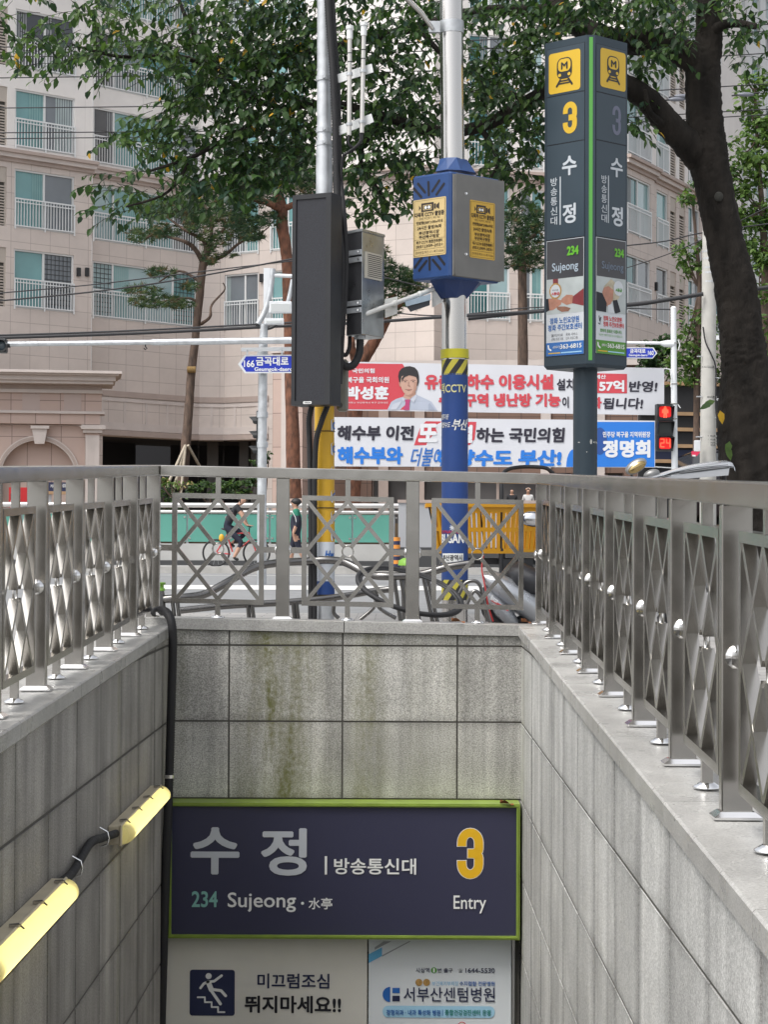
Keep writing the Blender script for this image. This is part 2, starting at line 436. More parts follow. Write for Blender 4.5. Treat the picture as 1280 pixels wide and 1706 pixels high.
# back wall
def czt(u): return lev(1035.5) - 0.0165 * (u - (BW.up(285) + BW.up(870)) / 2)
w = thing("stairwell_wall", "stained granite end wall of the stairwell above the dark station sign", "wall", (-0.37, 14.9, ZBOT), "granite walls of the stairwell")
ub0, ub1 = BW.up(285) - 0.03, BW.up(870) + 0.03
mb = MB(); tint = []
jx = [BW.up(383), BW.up(572), BW.up(763)]
tiles(mb, lambda s, z, n: BW.pt(s, z, n - 0.03), lambda r: [ub0] + jx + [ub1], lambda s: czt(s) - .081, ROWS, G_BACK, gap=0.0045, tint=tint)
o = mb.build("cladding", w); set_tint(o, tint)
mb = MB(); mb.rect(BW, ub0, ZBOT, ub1, lev(1052), GROUT, -0.006, 0.22); mb.build("backing", w)
mb = MB(); tint = []
cz1, cz0 = lev(1035.5), lev(1052)
um = (ub0 + ub1) / 2
def czt(u): return cz1 - 0.0165 * (u - um)
for a, b in ((ub0 - 0.36, BW.up(574) - 0.003), (BW.up(574) + 0.003, ub1 + 0.34)):
    k0 = len(mb.f); mb.poly(BW, [(a, czt(a) - .08), (b, czt(b) - .08), (b, czt(b)), (a, czt(a))], G_COP, 0.025, 0.42); tint += [random.uniform(.95, 1.02)] * (len(mb.f) - k0)
o = mb.build("coping", w); set_tint(o, tint)
# side walls
def side_wall(xw, sgn, label, m, cop, first, y0=3.0):
    """sgn +1: wall on the right, its face looks to -x"""
    w = thing("stairwell_wall", label, "wall", (xw, 9, ZBOT), "granite walls of the stairwell")
    mb = MB(); tint = []
    yb = 14.74
    J = seq(y0, yb, first - 1.69 * int((first - y0) / 1.69), 1.69)
    J2 = sorted(J + [(J[i] + J[i + 1]) / 2 for i in range(len(J) - 1) if J[i + 1] - J[i] > 1.5])
    tiles(mb, lambda s, z, n: V(xw - sgn * (n - 0.03), s, z), lambda r: J if r < 2 else J2, lambda s: cop(s) - 0.08, ROWS, m, tint=tint)
    o = mb.build("cladding", w); set_tint(o, tint)
    mb = MB(); T = 0.22
    q = [V(xw + sgn * 0.006, y0, ZBOT), V(xw + sgn * 0.006, yb, ZBOT), V(xw + sgn * 0.006, yb, cop(yb) - 0.082), V(xw + sgn * 0.006, y0, cop(y0) - 0.082)]
    q2 = [p + V(sgn * T, 0, 0) for p in q]
    mb.add(q + q2, [(0, 1, 2, 3), (4, 5, 6, 7), (3, 2, 6, 7), (0, 3, 7, 4), (1, 2, 6, 5)], GROUT); mb.build("backing", w)
    mb = MB(); tint = []
    JC = seq(y0 - 0.05, yb - 0.03, first - 1.69 * int((first - y0) / 1.69), 1.69)
    for a, b in zip(JC[:-1], JC[1:]):
        a += 0.003; b -= 0.003; k0 = len(mb.f); e = 0.008; th = 0.078
        xi, xo = xw - sgn * 0.022, xw + sgn * 0.36
        def ring(y):
            z = cop(y); return [V(xi, y, z - th), V(xi, y, z - e), V(xi + sgn * e, y, z), V(xo, y, z - 0.002), V(xo, y, z - 0.42)]
        r0, r1 = ring(a), ring(b)
        mb.add(r0 + r1, [(i, (i + 1) % 5, 5 + (i + 1) % 5, 5 + i) for i in range(5)] + [(0, 1, 2, 3, 4), (5, 6, 7, 8, 9)], G_COP)
        tint += [random.uniform(.94, 1.04)] * (len(mb.f) - k0)
    o = mb.build("coping", w); set_tint(o, tint); return w
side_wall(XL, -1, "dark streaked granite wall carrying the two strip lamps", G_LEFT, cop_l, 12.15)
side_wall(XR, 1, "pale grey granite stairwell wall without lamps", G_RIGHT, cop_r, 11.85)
# steps (below the frame)
mb = MB(); ST = mat("stair_granite", (0.3, 0.3, 0.29), 0.8, var=0.15, vs=20)
for k in range(31):
    y = 4.2 + 0.3 * k; z = -1.35 - 0.165 * k
    mb.box(((XL + XR) / 2, y + 0.15, z - 0.3), (XR - XL + 0.1, 0.3, 0.6), ST)
mb.box(((XL + XR) / 2, 18.2, -6.5), (XR - XL + 0.1, 9.4, 0.2), ST)
o = mb.build("stairs"); struct(o)

# ------------------------------------------------------------------ railings
def panel_mesh(w, h, slope, stub_t, stub_b, stub_s):
    """lattice panel: frame, diamond, diagonals stopping at a small centre ring; local x along the rail, z up"""
    mb = MB(); a = 0.036; d = 0.05
    def p(x, z): return V(x, 0, z + slope * x)
    def bar(x0, z0, x1, z1, ww=a, dd=d): mb.bar(p(x0, z0), p(x1, z1), ww, dd, STEEL)
    W2, H = w / 2, h
    bar(-W2, a / 2, W2, a / 2); bar(-W2, H - a / 2, W2, H - a / 2); bar(-W2 + a / 2, a, -W2 + a / 2, H - a); bar(W2 - a / 2, a, W2 - a / 2, H - a)
    T, B, L, R = (0, H - a), (0, a), (-W2 + a, H / 2), (W2 - a, H / 2)
    r = 0.042; di = d * 0.9
    for (q0, q1) in ((T, L), (T, R), (B, L), (B, R)): bar(*q0, *q1, a * 0.8, di)
    for sx in (-1, 1):
        for sz in (0, 1):
            c0 = (sx * (W2 - a), a if sz == 0 else H - a); v = Vector((0 - c0[0], H / 2 - c0[1])); ln = v.length; v = v / ln
            e = (c0[0] + v.x * (ln - r), c0[1] + v.y * (ln - r)); bar(*c0, *e, a * 0.8, di * 0.94)
    mb.tube([p(r * math.cos(t * math.pi / 8), H / 2 + r * math.sin(t * math.pi / 8)) for t in range(16)], 0.006, STEEL, 6, close=True)
    mb.bar(p(0, H), p(0, H + stub_t), 0.038, 0.038, STEEL); mb.bar(p(0, 0), p(0, -stub_b), 0.038, 0.038, STEEL)
    z0 = p(0, -stub_b + 0.004); mb.tube([z0, z0 + V(0, 0, 0.006), z0 + V(0, 0, 0.02)], [0.05, 0.05, 0.026], STEEL_B, 16)
    for sx in (-1, 1):
        mb.bar(p(sx * W2, H / 2), p(sx * (W2 + stub_s), H / 2), 0.045, 0.04, STEEL)
        q = p(sx * (W2 + stub_s), H / 2); qx = V(sx, 0, 0)
        mb.tube([q, q - qx * 0.006, q - qx * 0.016], [0.040, 0.038, 0.02], STEEL_B, 14)
    return mb
def post_mesh(wx, wy, h):
    mb = MB(); mb.box((0, 0, h / 2), (wx, wy, h), STEEL); return mb
def flange_mesh(wx, wy):
    mb = MB(); mb.box((0, 0, 0.004), (wx + 0.055, wy + 0.055, 0.008), STEEL_B)
    mb.box((0, 0, 0.016), (wx + 0.055, wy + 0.055, 0.016), STEEL_B, taper=0.72); return mb
def railing(label, p0, dr, sb, st, h, posts, skip0=False, along=False):
    """p0 base at s = 0, dr unit direction, sb/st slopes of foot and handrail, h height of the handrail top"""
    dr = Vector(dr); ang = math.atan2(dr.y, dr.x)
    t = thing("railing", label, "railing", p0, "stainless railings round the stairwell")
    def base(s): return V(dr.x * s, dr.y * s, sb * s)
    def top(s): return V(dr.x * s, dr.y * s, h + st * s)
    mb = MB(); hh = 0.078
    P0 = Vector(p0); s0, s1 = posts[0], posts[-1]
    e0 = -0.05 if not skip0 else 0.052
    mb.bar(P0 + top(s0 + e0) - V(0, 0, hh / 2), P0 + top(s1 + (0.0 if along else 0.4)) - V(0, 0, hh / 2), 0.10, hh, STEEL, up=(0, 0, 1))
    mb.build("handrail", t, bevel=0.006)
    wx, wy = (0.10, 0.06)
    pm = fm = None
    for i, s in enumerate(posts):
        if (skip0 and i == 0) or (along and i == len(posts) - 1): continue
        hp = top(s).z - base(s).z - hh
        po = post_mesh(wx, wy, hp).build("post", bevel=0.004, origin=(0, 0, 0)); po.parent = t; po.location = base(s)
        po.rotation_euler = (0, 0, ang if along else 0)
        if fm is None: f = flange_mesh(wx, wy).build("base_flange", origin=(0, 0, 0)); fm = f.data
        else: f = bpy.data.objects.new("base_flange", fm); COL.objects.link(f)
        f.parent = po; f.rotation_euler = (0, 0, 0)
    ms = None
    for a, b in zip(posts[:-1], posts[1:]):
        c = (a + b) / 2; bay = b - a; half = 0.05 if along else 0.03
        hb = (top(c).z - hh) - base(c).z; H = 0.826
        pw = 0.69 if along else 0.80
        sbt = 0.108; stt = hb - sbt - H; ss = (bay - 2 * half - pw) / 2
        if ms is None or abs(ms[1] - hb) > 0.012:
            q = panel_mesh(pw, H, (sb + st) / 2, stt, sbt, ss).build("lattice_panel", origin=(0, 0, 0)); ms = (q.data, hb)
        else: q = bpy.data.objects.new("lattice_panel", ms[0]); COL.objects.link(q)
        q.parent = t; q.location = base(c) + V(0, 0, sbt); q.rotation_euler = (0, 0, ang)
    return t
RLX, RRX = -1.815, 1.108; cz1L = cz1 + 0.022
yl = yr = 14.72 + 0.15
zl, zr = cop_l(14.87), cop_r(14.87)
railing("stainless lattice railing along the streaked wall with the strip lamps", (RLX, yl, zl + 0.002), (0, -1, 0), -0.0340, -0.0434, 0.624 - zl, [0.0] + [0.12 + 1.175 * k for k in range(1, 10)])
railing("stainless lattice railing on the pale wall opposite the lamps", (RRX, yr, zr + 0.002), (0, -1, 0), -0.0367, -0.0412, 0.572 - zr, [0.0] + [0.10 + 1.19 * k for k in range(1, 10)])
pa = V(RLX, yl, 0); pb = V(RRX, yr, 0); LB = (pb - pa).length
railing("short stainless railing across the end wall above the station sign", (pa.x, pa.y, cz1L + 0.002), (pb - pa).normalized(), -0.0165, -0.0178, 0.622 - cz1L, [0, LB / 3, 2 * LB / 3, LB], True, True)

# ------------------------------------------------------------------ station sign
SF = BW.at(0.24)
t = thing("station_sign", "wide navy station name board in a lime green frame with a yellow 3", "sign", SF.pt(BW.up(570), lev(1565)))
u0, v0 = SF.px(279, 1563)[0], SF.px(570, 1564)[1]; u1, v1 = SF.px(867, 1338)[0], SF.px(570, 1338)[1]
fw = 0.026
mb = MB()
for (a, b, c, d) in ((u0, v0, u1, v0 + fw), (u0, v1 - fw, u1, v1), (u0, v0 + fw, u0 + fw, v1 - fw), (u1 - fw, v0 + fw, u1, v1 - fw)):
    mb.rect(SF, a, b, c, d, LIME, 0.0, 0.236)
for (a, b, c, d) in ((u0 + .012, v0 + .012, u1 - .012, v0 + .018), (u0 + .012, v1 - .018, u1 - .012, v1 - .012), (u0 + .012, v0 + .018, u0 + .018, v1 - .018), (u1 - .018, v0 + .018, u1 - .012, v1 - .018)):
    mb.rect(SF, a, b, c, d, LIME, 0.006, 0.005)
mb.build("frame", t)
mb = MB(); mb.rect(SF, u0 + fw, v0 + fw, u1 - fw, v1 - fw, NAVY, -0.02, 0.2); mb.build("sign_face", t)
mb = MB(); N = -0.016
mb.text(SF, "수", (317, 1378, 399, 1457), LET_G, N, 0.028); mb.text(SF, "정", (434.5, 1379.5, 511.5, 1459), LET_G, N, 0.028); mb.build("station_name", t); mb = MB()
a = SF.px(541, 1457); b = SF.px(545, 1426.5); mb.rect(SF, a[0], a[1], b[0], b[1], LET_W, N)
mb.text(SF, "방송통신대", (556.5, 1430, 693.7, 1457), LET_W, N, 0.018); mb.build("subtitle", t); mb = MB()
mb.text(SF, "234", (319, 1484.7, 362.5, 1511.6), LET_T, N, 0.02); mb.build("station_number", t); mb = MB()
mb.text(SF, "Sujeong", (379, 1487, 493, 1519.4), LET_W, N, 0.012)
mb.build("latin_name", t); mb = MB(); c = SF.px(504, 1505); mb.disc(SF, c[0], c[1], 0.011, LET_W, N); mb.build("separator_dot", t); mb = MB()
mb.text(SF, "水亭", (514, 1495.7, 553.7, 1515), LET_W, N, 0.012)
mb.build("hanja_name", t); mb = MB(); mb.three(SF, (762.5, 1380, 805.5, 1464), LET_Y, N, LET_W, .34); mb.build("exit_number", t); mb = MB()
mb.text(SF, "Entry", (756, 1492, 810.4, 1521.7), LET_W, N, 0.006)
mb.build("lettering", t)
# boards under the sign
BF = BW.at(0.10)
t = thing("notice_board", "cream board warning of slipping on stairs below the station sign", "notice", BF.pt(BW.up(440), lev(1830)))
def rpx(mb, fr, x0, y0, x1, y1, m, n=0.004, th=0.0):
    a = fr.px(x0, y1); b = fr.px(x1, y0); mb.rect(fr, a[0], a[1], b[0], b[1], m, n, th)
mb = MB(); rpx(mb, BF, 268, 1555, 612, 1830, CREAMB, 0, 0.095); mb.build("board", t)
mb = MB()
a = BF.px(316, 1691); b = BF.px(391.5, 1615); mb.rrect(BF, a[0], a[1], b[0], b[1], 0.02, INK_N, 0.003)
def q(pts): return [BF.px(260 + x / 3.556, 1560 + y / 3.556) for x, y in pts]
s_ = 1 / 3.556 / 224 * 1.0
c = q([(312, 232)])[0]; mb.disc(BF, c[0], c[1], 18 * s_, LET_W, 0.006)
for pts, w_ in (([(312, 265), (345, 262), (389, 229)], 15), ([(306, 268), (284, 276), (264, 302)], 15), ([(312, 272), (328, 312)], 30), ([(330, 310), (386, 318), (413, 348)], 17), ([(328, 318), (382, 396)], 18), ([(247, 357), (290, 357), (290, 386), (330, 386), (330, 415), (368, 415), (368, 445), (406, 445)], 10)):
    mb.stroke(BF, q(pts), w_ * s_, LET_W, 0.006)
mb.text(BF, "미끄럼조심", (429, 1621, 549, 1646), INK_N, 0.004, 0.02)
mb.text(BF, "뛰지마세요!!", (407.6, 1658, 568.5, 1687), INK, 0.004, 0.03)
mb.build("lettering", t)
t = thing("advertising_board", "white hospital advertisement board with blue logo under the station sign", "advert", BF.pt(BW.up(730), lev(1830)))
mb = MB(); rpx(mb, BF, 613.5, 1555, 852, 1830, WHITEB, 0, 0.095); mb.build("board", t)
mb = MB(); AL = mat("aluminium_trim", (0.5, 0.5, 0.5), 0.35, 0.9)
rpx(mb, BF, 852.5, 1555, 858, 1830, AL, 0.01, 0.1); rpx(mb, BF, 858.5, 1555, 866, 1830, GROUT, -0.02, 0.07); mb.build("trim", t)
mb = MB()
def q2(pts): return [BF.px(600 + x / 4.571, 1560 + y / 4.571) for x, y in pts]
mb.poly(BF, q2([(66, 132), (168, 80), (168, 145), (66, 200)]), BLUE2, 0.004)
GR = mat("print_grey", (0.33, 0.35, 0.38), 0.5)
mb.poly(BF, q2([(112, 80), (180, 34), (240, 34), (112, 98)]), GR, 0.003); mb.poly(BF, q2([(168, 140), (372, 34), (388, 34), (168, 152)]), GR, 0.003)
mb.text(BF, "사상역", (693, 1611.4, 716, 1619.5), INK_N, 0.004, 0.008)
c = BF.px(723.2, 1615.6); mb.disc(BF, c[0], c[1], 0.022, GREEN1, 0.004); mb.text(BF, "1", (721.8, 1612, 724.6, 1619), LET_W, 0.006, 0.01)
mb.text(BF, "번 출구", (729.5, 1612, 754.7, 1619.5), INK_N, 0.004, 0.008)
mb.text(BF, "☎", (763.6, 1613, 771.4, 1619.5), INK_N, 0.004, 0.0); mb.text(BF, "1644-5530", (775.7, 1612, 824.7, 1620), INK_N, 0.004, 0.012)
for x in (698.2, 711): c = BF.px(x, 1635.8); mb.disc(BF, c[0], c[1], 0.026, GOLD, 0.004)
mb.text(BF, "보건복지부지정", (720, 1634, 763.4, 1641.4), BLUE2, 0.004, 0.0); mb.text(BF, "수지접합 전문병원", (765.8, 1634, 824.7, 1641.4), BLUE1, 0.004, 0.012)
ux, vx = BF.px(650.3, 1655.8); r = 12.6 / 227; pts = [(ux + r * math.cos(math.radians(90 + 10 * k)), vx + r * math.sin(math.radians(90 + 10 * k))) for k in range(19)]
mb.poly(BF, pts, BLUE1, 0.004); rpx(mb, BF, 654, 1645, 666.3, 1653.6, BLUE1, 0.004); rpx(mb, BF, 654, 1658, 666.3, 1667.3, INK_N, 0.004)
mb.text(BF, "서부산센텀병원", (672.6, 1644, 824.7, 1668), INK_N, 0.004, 0.006)
a = BF.px(637.6, 1694); b = BF.px(824.7, 1675.5); mb.rrect(BF, a[0], a[1], b[0], b[1], 0.04, BLUE3, 0.004)
mb.text(BF, "정형외과 · 내과 특성화 병원", (644, 1681, 734, 1690.6), BLUE1, 0.007, 0.014); mb.text(BF, "|", (737, 1681, 738, 1691), BLUE1, 0.007)
mb.text(BF, "종합건강검진센터 운영", (741.5, 1681, 817.7, 1690.6), mat("print_teal", (0.02, 0.25, 0.2), 0.5), 0.007, 0.014)
c = BF.px(770, 1708); mb.ring(BF, c[0], c[1], 0.024, 0.03, RED1, 0.004)
mb.build("lettering", t)

# ------------------------------------------------------------------ strip lamps on the left wall, conduits
CREAM = mat("cream_plastic", (0.50, 0.44, 0.32), 0.45, var=0.1, vs=8)
DIF = bpy.data.materials.new("lamp_diffuser"); DIF.use_nodes = True
n = DIF.node_tree.nodes; l = DIF.node_tree.links; b = n["Principled BSDF"]; b.inputs["Base Color"].default_value = (0.69, 0.64, 0.38, 1); b.inputs["Roughness"].default_value = 0.35
tr = n.new("ShaderNodeBsdfTranslucent"); tr.inputs[0].default_value = (0.92, 0.87, 0.53, 1); ms_ = n.new("ShaderNodeMixShader"); ms_.inputs[0].default_value = 0.62
l.new(b.outputs[0], ms_.inputs[1]); l.new(tr.outputs[0], ms_.inputs[2]); l.new(ms_.outputs[0], n["Material Output"].inputs[0])
TUBE = mat("fluorescent_tube", (1, 1, 1), 0.5, emit=(1.0, 0.945, 0.64), es=5)
def lamp(y0, y1, z, label):
    x = XL + 0.035
    t = thing("wall_lamp", label, "lamp", (XL, (y0 + y1) / 2, z), "strip lamps on the stairwell wall")
    def prof(cx, r0, k): return [(math.cos(a) * r0, math.sin(a) * r0) for a in [math.radians(-90 + 180 * i / k) for i in range(k + 1)]]
    mb = MB()
    for (a, b_) in ((y0, y1),): mb.box((x + 0.0, (a + b_) / 2, z), (0.07, b_ - a, 0.112), CREAM); mb.box((x + 0.04, (a + b_) / 2, z), (0.016, b_ - a + 0.02, 0.126), CREAM)
    mb.build("housing", t, bevel=0.006)
    mb = MB(); k = 12; rings = []
    for (y, sc) in ((y0 + 0.0, 0.55), (y0 + 0.02, 0.85), (y0 + 0.06, 1.0), (y1 - 0.06, 1.0), (y1 - 0.02, 0.85), (y1, 0.55)):
        rings.append([V(x + 0.049 + 0.066 * sc * math.cos(a), y, z + 0.056 * (0.9 + .1 * sc) * math.sin(a)) for a in [math.radians(-90 + 180 * i / k) for i in range(k + 1)]])
    vs = [p for r in rings for p in r]; m_ = k + 1
    mb.add(vs, [(i * m_ + j, i * m_ + j + 1, (i + 1) * m_ + j + 1, (i + 1) * m_ + j) for i in range(5) for j in range(k)], DIF, True)
    for r in (rings[0], rings[-1]): mb.add(r, [tuple(range(m_))], DIF)
    d = mb.build("diffuser", t)
    mb = MB(); mb.cyl((x + 0.08, y0 + 0.1, z - 0.026), (x + 0.08, y1 - 0.1, z - 0.034), 0.013, TUBE, 10); mb.build("tube", d)
    for f in (0.08, 0.36, 0.64, 0.92):
        y = y0 + (y1 - y0) * f; mb = MB()
        mb.box((x + 0.035, y, z + 0.066), (0.05, 0.02, 0.012), STEEL); mb.tube([V(x + 0.015, y, z + 0.07), V(x + 0.05, y, z + 0.074), V(x + 0.075, y, z + 0.052)], 0.004, GROUT, 6)
        mb.build("clip", t)
lamp(11.62, 13.6, -1.68, "lit cream strip lamp beside the corner of the station sign")
lamp(7.7, 9.68, -1.665, "lit cream strip lamp on the wall farther from the station sign")
def corrugated(mb, pts, r, m=RUBBER, pitch=0.018):
    c = spline(pts, 10); L = sum((c[i + 1] - c[i]).length for i in range(len(c) - 1)); n_ = max(6, min(260, int(L / (pitch / 2))))
    d = [0]
    for i in range(len(c) - 1): d.append(d[-1] + (c[i + 1] - c[i]).length)
    out = []; j = 0
    for k in range(n_ + 1):
        s = L * k / n_
        while j < len(d) - 2 and d[j + 1] < s: j += 1
        f = (s - d[j]) / max(1e-9, d[j + 1] - d[j]); out.append(c[j].lerp(c[j + 1], f))
    mb.tube(out, [r * (1.0 if k % 2 else 0.86) for k in range(len(out))], m, 10)
mb = MB(); CW = XL + 0.028
corrugated(mb, [V(CW, 9.66, -1.645), V(CW + .01, 10.1, -1.65), V(CW, 10.75, -1.60), V(CW, 11.2, -1.635), V(CW + .01, 11.5, -1.66), V(CW + .02, 11.65, -1.67)], 0.024)
o = mb.build("conduit"); tag(o, "short black cable conduit sagging between the two strip lamps", "conduit")
for y, z in ((10.25, -1.65), (11.2, -1.635)):
    mb = MB(); mb.tube([V(CW - .015, y, z - .05), V(CW + .03, y, z - .035), V(CW + .038, y, z), V(CW + .03, y, z + .035), V(CW - .015, y, z + .06)], 0.005, STEEL_B, 6); mb.build("cable_clip", o)
mb = MB()
corrugated(mb, [P(257, 1020, 14.72), P(266, 1017, 14.6), P(277, 1020, 14.42), P(285, 1034, 14.33), P(288, 1070, 14.31), P(286, 1150, 14.31), P(283, 1260, 14.31), P(281, 1320, 14.31)], 0.034)
mb.tube([P(281, 1318, 14.31), P(277.5, 1420, 14.31), P(274, 1520, 14.31), P(271, 1620, 14.31), P(267, 1760, 14.31)], 0.033, RUBBER, 10)
o = mb.build("conduit"); tag(o, "thick black cable conduit running down the corner beside the station sign", "conduit")
for y, x in ((1293, 282), (1022, 268)):
    mb = MB(); q0 = P(x, y, 14.31 if y > 1100 else 14.57); mb.tube([q0 - V(0, 0, .012), q0 + V(0, 0, .012)], 0.038, STEEL_B, 12); mb.build("cable_clip", o)
# fallen leaves on the coping
LEAF_BR = mat("dry_leaf", (0.25, 0.09, 0.03), 0.7, var=0.3, vs=30)
def dry_leaf(px, py, Y, z, s, label):
    p = GZ(px, Y, z); mb = MB()
    vs = []; 
    for i in range(7):
        t_ = i / 6; w_ = math.sin(math.pi * t_) * 0.32
        vs += [p + V((t_ - .5) * s, -w_ * s, 0.012 + 0.02 * math.sin(t_ * 5)), p + V((t_ - .5) * s, 0, 0.004), p + V((t_ - .5) * s, w_ * s, 0.016 + .015 * math.cos(t_ * 4))]
    mb.add(vs, [(3 * i + j, 3 * i + j + 1, 3 * i + j + 4, 3 * i + j + 3) for i in range(6) for j in range(2)], LEAF_BR, True)
    tag(mb.build("fallen_leaf"), label, "leaf")
dry_leaf(764, 1030, 14.70, cz1 + 0.002, 0.10, "curled brown leaf on the coping at the foot of the blue pole")
dry_leaf(877, 1036, 14.60, cz1 + 0.004, 0.07, "small tan leaf on the coping where two railings meet")
dry_leaf(846, 1334, 14.47, v1 + 0.002, 0.10, "brown leaf lying on top of the station sign frame")
# ------------------------------------------------------------------ ground
ASPH = mat("asphalt", (0.21, 0.215, 0.22), 0.85, var=0.14, vs=3, bump=0.3, bs=120)
PAVE = bpy.data.materials.new("paving"); PAVE.use_nodes = True
def brickmat(m, c1, c2, mort, bw, bh, msize, uvrot=None, rough=0.8, off=0.5, bump=0.0, wash=0.12):
    n = m.node_tree.nodes; l = m.node_tree.links; b = n["Principled BSDF"]
    tc = n.new("ShaderNodeTexCoord"); mp = n.new("ShaderNodeMapping"); l.new(tc.outputs["Object"], mp.inputs[0])
    if uvrot: mp.inputs["Rotation"].default_value = uvrot
    br = n.new("ShaderNodeTexBrick"); br.offset = off; br.inputs["Scale"].default_value = 1.0; br.inputs["Brick Width"].default_value = bw; br.inputs["Row Height"].default_value = bh
    br.inputs["Mortar Size"].default_value = msize; br.inputs["Mortar Smooth"].default_value = 0.0; br.inputs["Bias"].default_value = 0.0
    br.inputs["Color1"].default_value = (*c1, 1); br.inputs["Color2"].default_value = (*c2, 1); br.inputs["Mortar"].default_value = (*mort, 1)
    l.new(mp.outputs[0], br.inputs["Vector"])
    t = n.new("ShaderNodeTexNoise"); t.inputs["Scale"].default_value = 0.6; t.inputs["Detail"].default_value = 7; t.inputs["Roughness"].default_value = 0.7; l.new(mp.outputs[0], t.inputs["Vector"])
    r = n.new("ShaderNodeMapRange"); r.inputs[1].default_value = 0.3; r.inputs[2].default_value = 0.7; r.inputs[3].default_value = 1 - wash; r.inputs[4].default_value = 1 + wash; l.new(t.outputs["Fac"], r.inputs[0])
    mx = n.new("ShaderNodeMix"); mx.data_type = 'RGBA'; mx.blend_type = 'MULTIPLY'; mx.inputs[0].default_value = 1; l.new(br.outputs["Color"], mx.inputs[6]); l.new(r.outputs[0], mx.inputs[7])
    l.new(mx.outputs[2], b.inputs["Base Color"]); b.inputs["Roughness"].default_value = rough
    return m
brickmat(PAVE, (0.26, 0.255, 0.25), (0.32, 0.31, 0.30), (0.12, 0.12, 0.115), 0.4, 0.2, 0.006)
def gz(Y): return -0.74 - 0.0355 * (15 - Y) if Y < 15 else -0.74 + 0.15 * (min(Y, 50) - 15) / 35
mb = MB()
def strip(x0, x1, ys, dz, m):
    for a, b in zip(ys[:-1], ys[1:]):
        mb.add([V(x0, a, gz(a) + dz), V(x1, a, gz(a) + dz), V(x1, b, gz(b) + dz), V(x0, b, gz(b) + dz)], [(0, 1, 2, 3)], m)
strip(-60, XL - 0.34, [-40, 0, 8, 15.2], 0, PAVE); strip(XR + 0.34, 60, [-40, 0, 8, 15.2], 0, PAVE); strip(XL - 0.34, XR + 0.34, [-40, 0, 3.6], 0, PAVE)
strip(-60, 60, [15.2, 22], 0, PAVE); o = mb.build("sidewalk", origin=(0, 0, 0)); struct(o)
mb = MB(); strip(-900, 900, [22, 36, 48], -0.004, ASPH); o = mb.build("road", origin=(0, 0, 0)); struct(o)
mb = MB(); mb.add([V(-1500, 54, -0.45), V(1500, 54, -0.45), V(1500, 2500, -0.45), V(-1500, 2500, -0.45)], [(0, 1, 2, 3)], ASPH)
mb.add([V(-1500, -1500, -1.9), V(1500, -1500, -1.9), V(1500, -40, -1.9), V(-1500, -40, -1.9)], [(0, 1, 2, 3)], ASPH)
o = mb.build("ground", origin=(0, 0, 0)); struct(o)
KERB = mat("kerb_stone", (0.40, 0.39, 0.37), 0.8, var=0.15, vs=4)
mb = MB(); mb.box((0, 51, -0.55), (400, 6, 0.2), PAVE); mb.box((0, 47.95, -0.55), (400, 0.2, 0.21), KERB); o = mb.build("far_sidewalk"); struct(o)
mb = MB(); LINE = mat("road_paint", (0.62, 0.62, 0.60), 0.7, var=0.12, vs=2)
def line(x0, x1, ya, yb): mb.add([V(x0, ya, gz(ya) + .002), V(x1, ya, gz(ya) + .002), V(x1, yb, gz(yb) + .002), V(x0, yb, gz(yb) + .002)], [(0, 1, 2, 3)], LINE)
line(-60, 60, 32.2, 35.2); line(-60, 60, 45.0, 45.3)
o = mb.build("road_marking", origin=(0, 0, 0)); struct(o)

# ------------------------------------------------------------------ grey pole with the column loudspeaker
YELLOW = mat("yellow_wrap", (0.62, 0.36, 0.02), 0.5, var=0.06, vs=4)
WRAPW = mat("white_wrap", (0.62, 0.66, 0.72), 0.45, var=0.05, vs=4)
WRAPB = mat("blue_wrap", (0.015, 0.06, 0.24), 0.5, var=0.06, vs=4)
YP = 17.4; sp = 3300 / YP
pc0 = P(541, 900, YP); pc1 = P(540, -60, YP)
t = thing("utility_pole", "galvanised pole with a yellow sleeve, twin antennas and black cable conduit", "pole", (pc0.x, YP, gz(YP)))
def pax(y):          # pole axis at a picture row
    return P(541 - (900 - y) / 960.0, y, YP)
mb = MB(); mb.tube([V(pc0.x, YP, gz(YP)), pax(900), pax(600), pax(252), pax(240), pax(-60)], [.088, .086, .08, .072, .064, .060], GALV, 24); mb.build("pole", t)
for y in (132, 218, 240):
    mb = MB(); mb.tube([pax(y) - V(0, 0, .02), pax(y) + V(0, 0, .02)], .072, GALV, 20); mb.tube([pax(y) + V(-.0, -.072, 0), pax(y) + V(.0, -.092, 0)], .014, GALV, 8); mb.build("clamp_band", t)
mb = MB()
mb.tube([pax(903), pax(900), pax(700), pax(640)], [.0885, .0885, .086, .084], YELLOW, 24)
mb.tube([pax(968), pax(903)], [.0888, .0886], WRAPW, 24); mb.tube([pax(990), pax(968)], .0889, WRAPB, 24)
mb.tube([pax(1003), pax(990)], .0905, BLACKP, 24)
CY = Cyl(pax(800), .0885, pax(700))
for i, y in enumerate((709, 748, 788, 827, 862, 891)):
    u, v = CY.px(553, y); mb.rrect(CY, u - .012, v - .055, u + .08, v + .055, .02, WRAPW, .002); mb.ring(CY, u + .04, v, .02, .034, BLUE1, .004)
mb.text(CY, "Hw", (541, 917, 556, 930), BLUE1, .003, .03, .3)
for y in (718, 846):
    mb.tube([CY.pt(a, CY.px(541, y)[1], .004) for a in np.linspace(-.13, .13, 14)], .004, RUBBER, 6)
mb.build("sleeve", t)
mb = MB()
corrugated(mb, [P(545, -30, 17.27), P(549, 40, 17.27), P(555, 120, 17.26), P(559, 210, 17.26), P(561, 300, 17.26), P(562, 340, 17.24), P(567, 400, 17.2), P(570, 450, 17.2), P(566, 560, 17.2)], .034)
mb.build("conduit", t)
